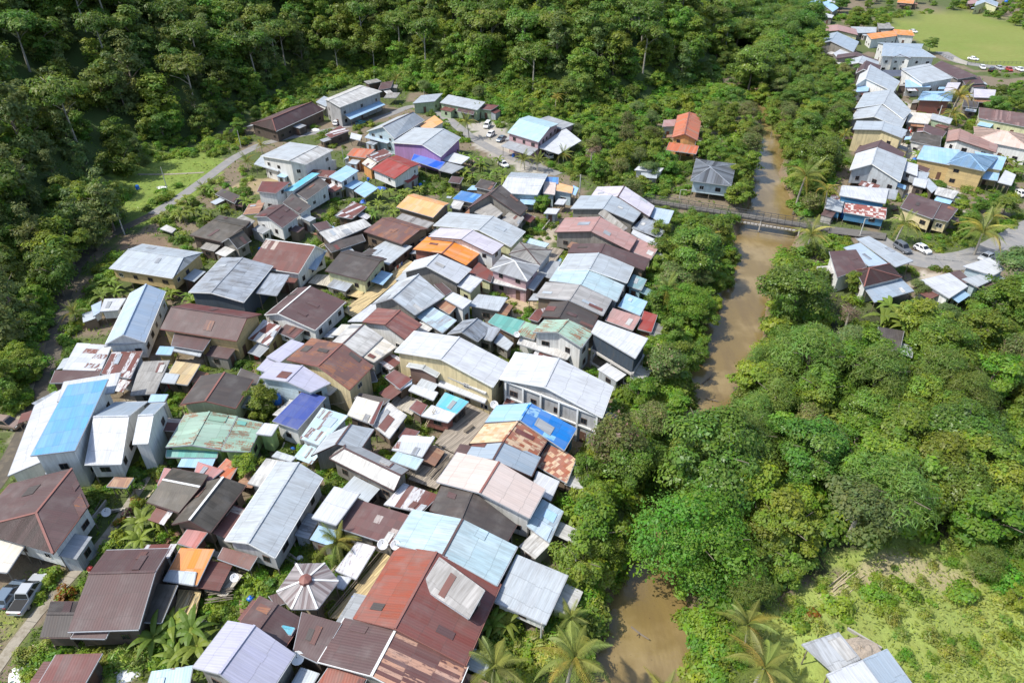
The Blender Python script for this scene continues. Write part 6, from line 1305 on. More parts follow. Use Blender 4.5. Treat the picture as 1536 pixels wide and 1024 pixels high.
sz([(440,790),(500,770),(520,800),(500,830),(440,835),(425,850)], 16, 22, 'in the hollow beside the pavilion')
sz([(470,690),(540,715),(590,745),(560,755),(480,720)], 14, 23, 'under the long white house')
sz([(360,690),(385,690),(380,740),(355,735)], 6, 24, 'beside the red patched roofs')
sz([(180,680),(225,640),(262,600),(255,650),(240,700),(200,740),(215,760),(190,740)], 22, 25, 'along the lane behind the white houses')
sz([(90,770),(155,715),(165,730),(120,800),(90,840),(70,850)], 14, 26, 'along the wall of the brown hip roofed house', ('bushd','bushl','tallgrass'))
sz([(60,860),(90,840),(75,880),(55,905)], 9, 27, 'beside the silver pickup', ('tallgrass','bush'))
sz([(60,965),(250,945),(270,985),(160,1000),(165,1020),(40,1020),(20,990)], 30, 28, 'in the yard at the bottom left', ('bush','tallgrass','bushl'))
sz([(560,540),(600,530),(590,555),(560,560)], 7, 29, 'between the cream houses')
sz([(560,580),(580,575),(595,600),(575,600)], 4, 30, 'behind the steep cream roof')
sz([(370,580),(420,560),(415,620),(370,625)], 8, 31, 'around the blue water tank')
sz([(380,625),(420,640),(455,680),(440,690),(400,680)], 10, 32, 'beside the pale blue striped roof')
sz([(485,460),(525,450),(520,490),(480,500)], 8, 33, 'beside the broad white ridge strip house')
sz([(470,285),(520,290),(560,300),(530,340),(500,345),(440,340),(430,330)], 20, 34, 'in the garden below the small white stilt house')
sz([(590,265),(700,255),(690,285),(640,290),(600,285)], 26, 35, 'in the garden below the dark red roof')
sz([(205,300),(330,250),(420,240),(400,265),(350,310),(290,350),(300,375),(260,370),(245,345)], 50, 36, 'in the upper left garden', ('bush','bushd','bushl','tallgrass'), .8, 1.6)
sz([(400,200),(450,185),(560,200),(540,235),(510,240),(480,215),(420,205)], 22, 37, 'along the upper road')
sz([(520,180),(560,175),(560,195),(530,195)], 6, 38, 'beside the blue awning roof')
sz([(640,165),(690,175),(700,215),(680,210),(650,185)], 16, 39, 'behind the apricot orange roof')
sz([(740,165),(840,170),(770,180),(745,200)], 18, 40, 'above the parked cars', ('bush','bushd','bushl'), .9, 1.6)
sz([(800,235),(880,225),(900,260),(870,275),(830,262)], 22, 41, 'around the white car port roof', ('bush','bushd'), .9, 1.6)
sz([(795,325),(830,330),(800,360),(780,345)], 8, 42, 'in the yard of the box shed')
sz([(680,465),(720,462),(712,476),(690,485)], 5, 43, 'beside the pale zinc flat roof')
sz([(738,430),(765,433),(755,445),(735,440)], 4, 44, 'below the pink walled house')
sz([(735,900),(800,915),(870,900),(900,920),(890,985),(800,1010),(720,1000),(715,960)], 46, 45, 'at the bottom between the roofs and the river', ('bush','bush','bushd','tallgrass'), .8, 1.7)
sz([(840,830),(900,850),(945,860),(905,935),(880,920),(860,900)], 30, 46, 'on the river bank below the bright yellow green tree', ('bush','bush','bushl','tallgrass'), .8, 1.6)
sz([(1020,930),(1100,940),(1110,1000),(1060,1030),(1020,1010),(1030,970)], 36, 47, 'on the right bank at the bottom', ('bush','bushl','croton' if 0 else 'bush'), .9, 1.7)
sz([(1180,900),(1260,850),(1480,800),(1536,860),(1536,1024),(1370,1024),(1330,960),(1280,940),(1200,950)], 60, 48, 'on the grassy slope at the lower right', ('bush','tallgrass','tallgrass'), .5, 1.0, 1.2)
sz([(1440,790),(1536,770),(1536,880),(1500,880),(1470,840)], 40, 49, 'at the wood edge on the grassy slope', ('bush','bushl','fine'), 1.0, 1.9)
sz([(1240,350),(1300,365),(1290,375),(1240,372),(1225,360)], 12, 50, 'below the footbridge walkway')
sz([(1385,325),(1440,330),(1450,385),(1400,380),(1370,360)], 18, 51, 'beside the parked cars on the road bend')
sz([(1450,340),(1536,320),(1536,335),(1490,375),(1440,380)], 18, 52, 'under the broad yellow palm')
sz([(1400,215),(1440,215),(1430,222)], 2, 53, 'behind the yellow two storey house')
sz([(1410,165),(1468,165),(1465,195),(1440,190)], 14, 54, 'below the tall yellowish palm')
sz([(1300,405),(1330,395),(1420,400),(1440,415),(1400,405)], 6, 55, 'beside the road at the garage')
sz([(1480,95),(1536,108),(1536,125),(1490,125)], 10, 56, 'beside the field road cars')
sz([(1250,25),(1320,18),(1400,18),(1330,30)], 14, 57, 'behind the left field corner', ('bush','bushd'), 1, 2)
sz([(200,200),(330,210),(345,232),(210,240)], 40, 58, 'along the shaded edge of the clearing', ('bush','bush','bushl'), 1.0, 1.7, 1.5)
sz([(60,560),(95,545),(80,580),(50,600)], 5, 59, 'at the road edge by the brown lean-to')
sz([(0,560),(60,520),(75,560),(30,610),(0,620)], 20, 60, 'on the sunny bank above the brown car', ('bush','bushl'), 1.0, 1.8)
sz([(395,190),(400,150),(470,108),(560,96),(590,108),(545,120),(480,135),(470,160),(415,172),(378,190)], 90, 61, 'on the slope above the upper houses', ('bush','bush','bushd','bushl'), 1.3, 2.6, 1.6)
sz([(300,205),(390,195),(345,232),(320,240)], 26, 62, 'at the road end of the clearing', ('bush','bushd','bushl'), 1.0, 1.8, 1.4)
sz([(560,96),(700,120),(870,165),(1000,150),(1100,120),(1090,150),(960,190),(870,200),(760,175),(640,135),(590,125)], 230, 63, 'along the foot of the forest', ('bush','bushd','bushl','fine'), 1.4, 2.6, 1.8)
sz([(430,130),(520,60),(640,80),(760,100),(900,130),(1050,100),(1120,95),(1100,140),(980,160),(860,185),(760,160),(640,135),(560,115),(470,135)], 260, 74, 'at the lower edge of the hillside forest', ('bush','bushd','bushl'), 1.6, 3.0, 2.0)
sz([(870,200),(1000,170),(1000,240),(1020,260),(980,290),(900,270),(868,240)], 90, 64, 'between the car park and the river', ('bush','bushd','bushl'), 1.3, 2.4, 1.6)
sz([(1050,140),(1120,120),(1140,170),(1135,220),(1120,270),(1120,305),(1060,295),(1108,280),(1108,240),(1060,232)], 80, 65, 'on the left bank above the footbridge', ('bush','bushd','bushl'), 1.2, 2.3, 1.5)
sz([(1150,110),(1240,80),(1285,100),(1275,200),(1260,260),(1235,330),(1195,315),(1182,250),(1184,190),(1150,150)], 130, 66, 'on the right bank above the footbridge', ('bush','bushd','bushl'), 1.3, 2.5, 1.6)
sz([(985,335),(1100,350),(1100,390),(1080,440),(1058,490),(1045,550),(1030,610),(1005,670),(975,735),(950,800),(938,850),(900,870),(850,830),(860,740),(900,640),(940,580),(975,500)], 170, 67, 'along the left river bank', ('bush','bushd','bushl'), 1.2, 2.2, 1.3)
sz([(1010,700),(1050,640),(1090,610),(1120,540),(1150,470),(1170,400),(1200,360),(1240,380),(1290,470),(1400,460),(1536,430),(1536,780),(1430,775),(1340,785),(1240,800),(1160,860),(1100,900),(1030,900)], 300, 68, 'in the right bank wood', ('bush','bushd','bushl'), 1.5, 2.8, 1.6)
sz([(1000,235),(1040,235),(1035,275),(1090,290),(1125,270),(1130,300),(1060,296),(990,290)], 40, 75, 'around the pale house on the upper river bank', ('bush','bushd','bushl'), .9, 1.7, 1.2)
sz([(985,312),(1100,325),(1105,345),(1000,335)], 22, 76, 'below the left end of the footbridge', ('bush','bushd','bushl'), .9, 1.7, 1.2)
sz([(0,480),(50,420),(90,350),(190,285),(180,325),(115,370),(82,430),(66,500),(46,560),(10,600),(0,600)], 70, 69, 'beside the shaded road', ('bushd','bush','bushl'), 1.2, 2.2, 1.5)
sz([(100,500),(130,440),(150,400),(170,370),(180,400),(150,440),(130,470),(115,500),(100,540),(90,540)], 30, 70, 'between the shaded road and the first houses', ('bushd','bush','bushl'), .8, 1.5, 1.2)
sz([(1180,0),(1250,20),(1330,10),(1420,5),(1536,0),(1536,40),(1440,10),(1370,20),(1330,34),(1280,36),(1240,30)], 60, 71, 'around the farthest houses', ('bush','bushd','bushl'), 1.2, 2.6, 2)
sz([(300,380),(1000,300),(1000,560),(900,600),(800,700),(640,900),(400,960),(300,900),(200,700),(240,560)], 420, 72, 'in the gaps between the village houses', ('bush','bushd','bushl','bush'), .6, 1.2, 1.2)
sz([(1290,50),(1480,120),(1536,140),(1536,300),(1400,330),(1290,300),(1280,150)], 160, 73, 'in the gaps between the right bank houses', ('bush','bushd','bushl'), .8, 1.6, 1.5)
SQ.sort(key=lambda q: (q[0], q[1]))
for q in SQ[:296]: place_shrub(*q[2:])
kinds_ = sorted(SH); gn_mass('undergrowth', 'undergrowth of low bushes filling the gaps between trees and houses', 'undergrowth', [(q[2][0], q[2][1], hz(q[2][0], q[2][1])-.15, R_.uniform(0, 6.28), q[4], q[4]*R_.uniform(.8, 1.15), 2*kinds_.index(q[3])+R_.randrange(2)) for q in SQ[296:]], [[m for k in kinds_ for m in SH[k]]])
print('shrubs', len(SQ))
# ground cover that nobody could count
def cover():
    n = 90000; rs = np.random.RandomState(3); px = rs.uniform(-20, 1556, n); py = 1030-900*rs.uniform(0, 1, n)**1.15
    a = (px-CX)/F; b = (py-CY)/F; dz = -SP-b*CP; tt = -CH/dz; X = a*tt; Y = (CP-b*SP)*tt
    d, _ = pdist(HILL, X, Y); ok = ~(inside(HILLP, X, Y) & (d > 14))
    i = ((X-MX0)/.5).astype(int); j = ((Y-MY0)/.5).astype(int); inb = (i >= 0) & (i < MASK.shape[1]) & (j >= 0) & (j < MASK.shape[0])
    ok &= inb; ok[inb] &= ~MASK[j[inb], i[inb]]
    for k, p, c in ZN:
        m = inside(p, X, Y)
        if k == 'dirt': ok &= ~(m & (rs.rand(n) < .88))
        if k == 'field': ok &= ~m
        if k == 'dry': ok &= ~(m & (rs.rand(n) < .5))
    ok &= ~((vnoise(X, Y, 7, 8) > .55) & (rs.rand(n) < .55))
    X, Y = X[ok], Y[ok]; k = len(X); Z = height(X, Y)+rs.uniform(.05, .4, k); dist = np.hypot(X, Y)
    C_ = np.stack([X, Y, Z], 1); N = rs.normal(size=(k, 3))*.75+np.array((0, 0, .8)); S_ = (.10+.0014*dist)*rs.uniform(.7, 1.6, k)
    lawn = np.zeros(k, bool)
    for q, p, c in ZN:
        if q in ('lawn', 'dry'): lawn |= inside(p, X, Y)
    N[lawn] = rs.normal(size=(int(lawn.sum()), 3))*.45+np.array((0, 0, 1.3)); v = vnoise(X, Y, 5, 31)+rs.normal(size=k)*.12
    mi = np.where(lawn, 0, np.where(v > .6, 1, np.where(v > .4, 2, 3)))
    T = np.stack([np.clip(vnoise(X, Y, 4, 12)*.7+rs.uniform(0, .3, k), 0, 1), np.clip(vnoise(X, Y, 9, 14), 0, 1), rs.uniform(0, 1, k)], 1)
    me_ = leaf_mesh('ground_cover', C_, N, S_, .42, [LM['grass'], LM['bush'], LM['mid'], LM['lite']], T, mi)
    tag(link('ground_cover', me_), 'low weeds and grass covering the open ground', 'ground cover', kind='stuff')
cover()
# ------------------------------------------------------------------ vehicles
def paint(name, col):
    m, nt, b = newmat('paint_'+name); b.inputs['Base Color'].default_value = (*col, 1); b.inputs['Roughness'].default_value = .3; b.inputs['Coat Weight'].default_value = .4; return m
PA = dict(white=paint('white', (.78, .78, .77)), silver=paint('silver', (.42, .44, .46)), grey=paint('grey', (.12, .13, .15)), bluegrey=paint('blue_grey', (.14, .19, .25)), brown=paint('brown', (.28, .20, .16)), red=paint('red', (.42, .05, .04)), teal=paint('teal', (.05, .22, .26)), black=paint('black', (.02, .02, .025)))
def loft(mb, secs, m=0):
    """secs: list of closed rings of equal length"""
    n = len(secs[0]); V = [p for s in secs for p in s]; Fc = []
    for i in range(len(secs)-1):
        for k in range(n): Fc.append((i*n+k, i*n+(k+1) % n, (i+1)*n+(k+1) % n, (i+1)*n+k))
    Fc.append(tuple(range(n))[::-1]); Fc.append(tuple((len(secs)-1)*n+k for k in range(n))); mb.add(V, Fc, m)
def ring(x, w, z0, z1): return [(x, -w, z0+.12), (x, -w*.86, z0), (x, w*.86, z0), (x, w, z0+.12), (x, w, z0+(z1-z0)*.75), (x, w*.88, z1), (x, -w*.88, z1), (x, -w, z0+(z1-z0)*.75)]
CARS = dict(
    hatch=dict(body=[(-1.9, .70, .35, .75), (-1.75, .80, .25, .92), (-1.0, .83, .22, .95), (.6, .83, .22, .95), (1.2, .82, .22, .90), (1.8, .78, .25, .76), (1.95, .66, .32, .6)], cab=[(-1.8, -1.45, 1.0, .85)], top=(-1.35, .25), wb=1.2, h=1.45),
    sedan=dict(body=[(-2.2, .72, .35, .78), (-2.05, .82, .25, .92), (-1.2, .86, .22, .95), (.8, .86, .22, .95), (1.4, .85, .22, .88), (2.05, .80, .25, .74), (2.2, .68, .32, .58)], top=(-1.0, .35), wb=1.35, h=1.45, b0=-1.75),
    suv=dict(body=[(-2.15, .80, .40, .95), (-2.05, .86, .32, 1.05), (-1.2, .88, .30, 1.08), (.9, .88, .30, 1.08), (1.4, .87, .30, 1.02), (2.0, .84, .32, .92), (2.15, .74, .40, .7)], top=(-1.85, .3), wb=1.35, h=1.80),
    pickup=dict(body=[(-2.6, .82, .45, .98), (-2.5, .88, .38, 1.02), (-1.0, .90, .36, 1.02), (.9, .90, .36, 1.05), (1.5, .89, .36, 1.02), (2.3, .86, .40, .94), (2.45, .76, .46, .75)], top=(-.75, .55), wb=1.55, h=1.75, bed=True),
    van=dict(body=[(-2.1, .80, .38, 1.0), (-2.05, .84, .30, 1.08), (-1.0, .85, .28, 1.1), (1.0, .85, .28, 1.1), (1.6, .84, .28, 1.02), (2.0, .80, .32, .85), (2.1, .7, .38, .66)], top=(-1.9, .75), wb=1.3, h=1.85))
_cm = {}
def car_meshes(kind):
    if kind in _cm: return _cm[kind]
    c = CARS[kind]; b = MB(); loft(b, [ring(x, w, z0, z1) for x, w, z0, z1 in c['body']]); zb = .93 if kind in ('hatch', 'sedan') else 1.04; w = .80; h = c['h']; t0, t1 = c['top']
    b0 = c.get('b0', t0-.28); b1 = t1+.75
    # roof with pillars
    def cab(i): return [[(b0, -w, zb), (b0, w, zb), (b1, w, zb), (b1, -w, zb)], [(t0, -w+.14, h), (t0, w-.14, h), (t1, w-.14, h), (t1, -w+.14, h)]]
    lo, hi = cab(0); loft(b, [lo, [tuple(np.array(p)*.12+np.array(q)*.88) for p, q in zip(lo, hi)], [(x*.96 if 1 else x, y*.94, z+.02) for x, y, z in hi]])
    if c.get('bed'):
        pass
    body = (b.V, b.F, b.M, b.U)
    g = MB(); o = .015
    def quad(p0, p1, q0, q1, out):
        # window between lower edge p0-p1 and upper edge q0-q1
        P = [np.array(v, float) for v in (p0, p1, q1, q0)]; c_ = sum(P)/4; P = [c_+(v-c_)*np.array((.88, .88, .72))+np.array(out) for v in P]
        g.add(P+[v-np.array(out)*1.5 for v in P], [(0, 1, 2, 3), (4, 7, 6, 5), (0, 4, 5, 1), (1, 5, 6, 2), (2, 6, 7, 3), (3, 7, 4, 0)])
    quad(lo[2], lo[3], hi[2], hi[3], (.03, 0, .02)); quad(lo[0], lo[1], hi[0], hi[1], (-.03, 0, .02))
    for a, bb, s in ((1, 2, 1), (3, 0, -1)):
        L0, L1, H0, H1 = np.array(lo[a]), np.array(lo[bb]), np.array(hi[a]), np.array(hi[bb])
        for f0, f1 in ((.04, .48), (.52, .96)): quad(L0+(L1-L0)*f0, L0+(L1-L0)*f1, H0+(H1-H0)*f0, H0+(H1-H0)*f1, (0, s*.03, .01))
    gl = mesh('glazing', g.V, g.F, M['glass'], g.U, g.M)
    t = MB(); t.lathe((0, 0, 0), [(.2, -.1), (.31, -.1), (.335, -.06), (.335, .06), (.31, .1), (.2, .1)], 14); ty = mesh('tyre', t.V, t.F, M['rubber'], t.U, t.M)
    r = MB(); r.lathe((0, 0, 0), [(.205, -.09), (.205, .105), (.06, .115)], 10); ri = mesh('rim', r.V, r.F, M['alu'], r.U, r.M)
    l = MB(); l.box((0, 0, 0), (.05, .17, .08)); hl = mesh('headlight', l.V, l.F, M['lamp'], l.U, l.M); tl = mesh('tail_light', l.V, l.F, M['tail'], l.U, l.M)
    bed = None
    if c.get('bed'):
        e = MB(); e.box((-1.72, 0, 1.03), (.72, .74, .012)); 
        bed = mesh('load_bed', e.V, e.F, M['rubber'], e.U, e.M)
    _cm[kind] = (body, gl, ty, ri, hl, tl, bed); return _cm[kind]
def car(kind, col, px, py, to, label, s=1.0, name='parked_car', cat='car'):
    """px,py: centre of the car on the ground; to: pixel its nose points at"""
    body, gl, ty, ri, hl, tl, bed = car_meshes(kind); g = W(px, py, .7); q = W(to[0], to[1], .7); a = math.atan2(q[1]-g[1], q[0]-g[0])
    r = tag(empty(name, (g[0], g[1], hz(g[0], g[1])+.07)), label, cat); r.rotation_euler = (0, 0, a); r.scale = (s, s, s)
    link('body', mesh('body', body[0], body[1], PA[col], body[3], body[2]), r); link('windows', gl, r); c = CARS[kind]
    if bed: link('load_bed', bed, r)
    for sx in (-1, 1):
        for sy in (-1, 1):
            w = link('wheel', ty, r, (sx*c['wb'], sy*.78, .335)); w.rotation_euler = (math.pi/2*(-sy), 0, 0); link('rim', ri, w)
    x1 = c['body'][-1][0]; x0 = c['body'][0][0]; zz = c['body'][-2][3]-.15
    for sy in (-1, 1): link('headlight', hl, r, (x1-.07, sy*.55, zz)); link('tail_light', tl, r, (x0+.03, sy*.6, c['body'][0][3]-.15))
car('suv', 'brown', 11, 635, (26, 637), 'brown boxy car with pale roof parked on the gravel verge at the left edge')
car('pickup', 'silver', 43, 890, (62, 862), 'silver pickup truck with open dark load bed beside the carport', 1.05, 'pickup_truck', 'pickup truck')
car('hatch', 'bluegrey', 14, 890, (32, 866), 'pale blue grey car half under the carport roof')
car('hatch', 'white', 1384, 373, (1400, 381), 'white car parked beside a grey car on the road bend'); car('suv', 'grey', 1354, 372, (1370, 382), 'dark grey car parked beside the white car on the road bend')
car('van', 'white', 731, 188, (723, 196), 'white van parked at the top of the car park under the forest'); car('hatch', 'white', 736, 201, (726, 208), 'white hatchback next to the blue grey car in the car park'); car('sedan', 'bluegrey', 752, 208, (741, 214), 'blue grey sedan beside the pale blue gable roof')
car('suv', 'white', 822, 233, (815, 228), 'pale car half hidden under the white car port roof'); car('hatch', 'white', 755, 246, (762, 250), 'white car behind banana plants on the lane below the car park')
car('sedan', 'white', 1460, 88, (1480, 91), 'white sedan parked on the grass edge of the playing field'); car('hatch', 'white', 1474, 101, (1480, 106), 'white car at the left of the row below the playing field'); car('suv', 'black', 1488, 105, (1496, 101), 'black car in the row below the playing field'); car('sedan', 'silver', 1499, 102, (1510, 107), 'silver car in the row below the playing field')
car('hatch', 'red', 1514, 104, (1522, 108), 'red car in the row below the playing field'); car('sedan', 'white', 1530, 104, (1540, 108), 'white car at the right end of the row below the playing field')
car('hatch', 'silver', 1479, 385, (1466, 390), 'silver car on the road behind the two white roofs'); car('sedan', 'white', 1529, 289, (1520, 284), 'white car at the right edge beside the yellow house'); car('sedan', 'white', 1370, 47, (1380, 49), 'white car beside the bright orange roof')
car('hatch', 'white', 505, 184, (512, 178), 'white car beside the two storey house with blue awning'); car('hatch', 'teal', 541, 184, (551, 180), 'teal car parked under the blue awning roof')
# motorcycle
def motorcycle(px, py, to, label):
    g = W(px, py, .4); q = W(to[0], to[1], .4); r = tag(empty('motorcycle', (g[0], g[1], .05)), label, 'motorcycle'); r.rotation_euler = (0, 0, math.atan2(q[1]-g[1], q[0]-g[0]))
    for x in (-.62, .62):
        t = MB(); t.lathe((0, 0, 0), [(.2, -.05), (.29, -.05), (.3, 0), (.29, .05), (.2, .05)], 14); w = t.build('wheel', M['rubber'], r); w.location = (x, 0, .3); w.rotation_euler = (math.pi/2, 0, 0)
    b = MB(); loft(b, [[(x, -w, z0), (x, w, z0), (x, w, z1), (x, -w, z1)] for x, w, z0, z1 in ((-.75, .1, .55, .72), (-.3, .14, .35, .75), (.1, .13, .3, .62), (.35, .1, .35, .8), (.55, .06, .5, .95))]); b.build('body', PA['black'], r)
    s = MB(); s.box((-.3, 0, .78), (.36, .12, .05)); s.build('seat', M['rubber'], r); h = MB(); h.tube([(.5, -.34, 1.0), (.55, 0, .98), (.5, .34, 1.0)], [.02]*3, 6); h.tube([(.55, 0, .98), (.62, 0, .3)], [.03, .03], 6); h.build('handlebar', M['steel'], r)
motorcycle(45, 637, (52, 632), 'dark motorcycle standing beside the white lower roof on the road')
# ------------------------------------------------------------------ water tanks, dishes, poles and yard things
def tank(px, py, z, s, label, mat='bplastic', name='water_tank', cat='water tank'):
    g = W(px, py, z+.6*s); z0 = z; r = tag(empty(name, (g[0], g[1], z0)), label, cat); t = MB()
    t.lathe((0, 0, 0), [(.52*s, 0), (.55*s, .1*s), (.55*s, .45*s), (.52*s, .5*s), (.55*s, .55*s), (.55*s, 1.0*s), (.42*s, 1.2*s), (.2*s, 1.28*s)], 16); t.build('tank_body', M[mat], r, smooth=False)
    l = MB(); l.lathe((0, 0, 0), [(.2*s, 1.27*s), (.2*s, 1.34*s), (.05*s, 1.38*s)], 12); l.build('lid', M[mat], r)
    if z > 1:
        f = MB()
        for a, b in ((-1, -1), (1, -1), (1, 1), (-1, 1)): f.beam((a*.5*s, b*.5*s, -z), (a*.5*s, b*.5*s, -.05), .09, .09)
        f.box((0, 0, -.05), (.62*s, .62*s, .05)); f.build('stand', M['post'], r)
tank(415, 598, 1.8, 1.25, 'blue water tank on a wooden stand beside the pale blue house'); tank(499, 178, .1, 1.1, 'blue water tank at the wall of the two storey house under the hill'); tank(1509, 3, 3.0, 1.6, 'blue water tank above the houses beyond the playing field')
tank(182, 712, .05, .8, 'dark blue barrel behind the white gable house', 'bplastic', 'barrel', 'barrel'); tank(188, 706, .05, .8, 'pale plastic barrel behind the white gable house', 'wplastic', 'barrel', 'barrel'); tank(770, 233, .05, .8, 'blue barrel beside the salmon fronted house', 'bplastic', 'barrel', 'barrel'); tank(1371, 241, .05, 1.1, 'blue barrel in the yard by the big zinc gable', 'bplastic', 'barrel', 'barrel')
tank(206, 281, .02, .9, 'lone blue barrel on the grass clearing', 'bplastic', 'barrel', 'barrel'); tank(489, 500, .05, 1.0, 'blue tank under the eaves of the broad white ridge house'); tank(1265, 322, .3, 1.2, 'blue tank under the blue house by the bridge')
def dish(px, py, z, s, label):
    g = W(px, py, z); r = tag(empty('satellite_dish', g), label, 'satellite dish'); r.rotation_euler = (math.radians(38), 0, math.radians(20)); d = MB(); d.lathe((0, 0, 0), [(.05*s, 0), (.25*s, .04*s), (.45*s, .13*s), (.5*s, .17*s), (.45*s, .15*s), (.05*s, .03*s)], 16); d.build('reflector', M['wplastic'], r, smooth=True)
    a = MB(); a.tube([(0, .45*s, .12*s), (0, .1*s, .5*s)], [.02, .02], 5); a.box((0, .08*s, .52*s), (.05, .05, .06)); a.build('feed_arm', M['steel'], r); b = MB(); b.tube([(0, 0, 0), (0, -.3, -.7)], [.03, .03], 6); b.build('bracket', M['steel'], r)
dish(251, 655, 1.2, 1.4, 'white satellite dish beside the lane at the green roofed house'); dish(446, 986, 3.6, 1.4, 'white satellite dish under the brown shallow roof'); dish(574, 816, 4.3, 1.3, 'satellite dish at the corner of the brown patched roof'); dish(741, 607, 3.0, 1.3, 'white dish beside the bright blue chequered roof')
dish(593, 817, 4.6, 1.2, 'satellite dish on the eave of the powder blue roof'); dish(775, 502, 4.4, 1.1, 'satellite dish on the corner of the green lower roof'); dish(352, 866, 2.4, 1.0, 'small satellite dish by the maroon porch'); dish(160, 768, 1.0, 1.2, 'satellite dish on the wall side of the brown hip roofed house')
def pole(base, top_, label, r=.11, arm=False, lamp=False, name='utility_pole', cat='utility pole'):
    g = W(base[0], base[1], 0); z = hz(g[0], g[1]); d = ray(*top_); t = g[1]/d[1]; h = max(2.5, min(11, CH+d[2]*t-z)); R0 = tag(empty(name, (g[0], g[1], z)), label, cat)
    p = MB(); p.tube([(0, 0, -.3), (0, 0, h)], [r*1.15, r*.8], 8); p.build('post', M['pole'], R0)
    if arm: a = MB(); a.beam((-.8, 0, h-.4), (.8, .2, h-.4), .09, .11); a.build('cross_arm', M['post'], R0)
    if lamp: a = MB(); a.tube([(0, 0, h), (.9, -.4, h+.25)], [.05, .04], 6); a.build('lamp_arm', M['pole'], R0); l = MB(); l.box((1.1, -.5, h+.24), (.28, .1, .05)); l.build('lamp_head', M['pole'], R0)
    return np.array((g[0], g[1], z+h-.25))
tops = [pole((187,352), (175,320), 'grey pole beside the shaded road left of the yellow house', .14), pole((251,284), (240,251), 'slim pole on the grass clearing'), pole((362,222), (350,196), 'pole at the end of the clearing beside the upper road', .1), pole((869,297), (871,262), 'wooden utility pole at the string of patched sheets', .14, True)]
pole((862,862), (862,831), 'pale post standing in the river bank bushes', .1, name='post', cat='post'); pole((811,966), (811,934), 'pale post beside the silver zinc roof', .1, name='post', cat='post')
tb = pole((1289,356), (1292,328), 'pale pole at the right end of the footbridge', .13, lamp=True); pole((1019,299), (1021,292), 'lamp pole at the left end of the footbridge', .1, lamp=True, name='street_lamp', cat='street lamp'); tc_ = pole((1401,193), (1406,158), 'utility pole beside the sky blue hip roof', .13, True); td = pole((1346,100), (1352,74), 'dark utility pole in front of the white two storey house', .15, True)
pole((1040,236), (1044,212), 'street lamp in front of the orange roofed house', .09, lamp=True, name='street_lamp', cat='street lamp'); pole((516,244), (514,222), 'pole beside the large white house on the upper road', .09); pole((536,252), (535,234), 'short pole beside the orange walled house', .09); pole((1000,345), (1003,328), 'thin post at the river end of the zinc row house', .08, name='post', cat='post')
pole((525,476), (523,461), 'dark post at the lower end of the straw coloured walkway', .13, name='post', cat='post'); pole((120,790), (108,768), 'thin fence post by the brown hip roofed house', .06, name='post', cat='post')
def wire(a, b, label):
    m = MB(); P = []
    for i in range(11): t = i/10; p = a*(1-t)+b*t; P.append((p[0], p[1], p[2]-1.1*4*t*(1-t)))
    m.tube(P, [.016]*11, 4); tag(m.build('power_line', M['steel']), label, 'power line')
wire(tops[0], tops[1], 'thin power line between the roadside pole and the clearing pole'); wire(tops[1], tops[2], 'thin power line from the clearing pole to the upper road pole')
# pole piles, planks, tarpaulin, rubble, chairs, laundry
def pile(px, py, to, z, n, L, label, name='pole_pile', cat='poles', mat='bamboo', r=.06, spread=.8):
    g = W(px, py, z); q = W(to[0], to[1], z); d = (q-g)/np.linalg.norm(q-g); s = np.array((-d[1], d[0], 0)); m = MB(); rr = random.Random(int(px*3+py))
    for i in range(n):
        o = s*rr.uniform(-spread, spread)+np.array((0, 0, .08+.05*(i % 3))); l = L*rr.uniform(.7, 1.1); e = d*math.cos(.1*rr.uniform(-1, 1))+s*rr.uniform(-.08, .08); m.tube([g+o-e*l/2, g+o+e*l/2], [r, r*.8], 6)
    b = np.array((g[0], g[1], z)); tag(m.build(name, M[mat], None, b, loc=b), label, cat)
pile(283, 915, (296,886), 1.25, 9, 4.5, 'heap of long bamboo poles on the tan plank deck'); pile(150, 976, (200,973), .1, 4, 9, 'long fallen poles lying in the yard below the dark brown house'); pile(68, 978, (80,990), .15, 2, 4, 'two crossed timber beams in the bottom left yard'); pile(330, 893, (350,890), 1.35, 10, 3.0, 'pile of grey sticks at the edge of the bleached platform', mat='post')
pile(480, 880, (508,850), 1.6, 5, 6, 'bamboo rack poles beside the narrow rusty lean-to', spread=.5); pile(660, 700, (685,672), 1.35, 8, 5, 'loose long boards on the brown plank walkway', mat='post'); pile(1270, 875, (1287,862), .15, 9, 5, 'bundle of cut bamboo lying on the dry slope', spread=1.0); pile(1295, 925, (1305,935), .15, 1, 5, 'single cut pole on the grassy slope')
pile(620, 650, (640,660), 1.0, 5, 5, 'bamboo rails beside the grey sheets with brown rows', spread=.4); pile(505, 455, (530,452), .5, 8, 4, 'stack of timber below the bleached grey platform', mat='deck_tan', spread=.7); pile(398, 815, (412,790), .2, 4, 5, 'timber props along the long pale grey house', mat='post'); pile(437, 838, (450,846), .5, 4, 3.2, 'short plank gangway leading to the pavilion', mat='deck_white', r=.1, spread=.4)
def blob(px, py, z, sx, sy, sz_, mat, label, name, cat, seed=0, n=14):
    """a rumpled heap: irregular low mound"""
    g = W(px, py, z); rr = np.random.RandomState(seed+int(px)); V = []; Fc = []; k = 6
    for i in range(k):
        t = i/(k-1)
        for j in range(n): a = 2*math.pi*j/n; r = (1-t*.95)*rr.uniform(.75, 1.15); V.append((math.cos(a)*sx*r, math.sin(a)*sy*r, sz_*(1-(1-t)**1.5)*rr.uniform(.7, 1.2)-.05*(i == 0)))
    for i in range(k-1):
        for j in range(n): Fc.append((i*n+j, i*n+(j+1) % n, (i+1)*n+(j+1) % n, (i+1)*n+j))
    Fc.append(tuple((k-1)*n+j for j in range(n))); o = link(name, mesh(name, V, Fc, M[mat]), None, (g[0], g[1], hz(g[0], g[1])+z)); tag(o, label, cat)
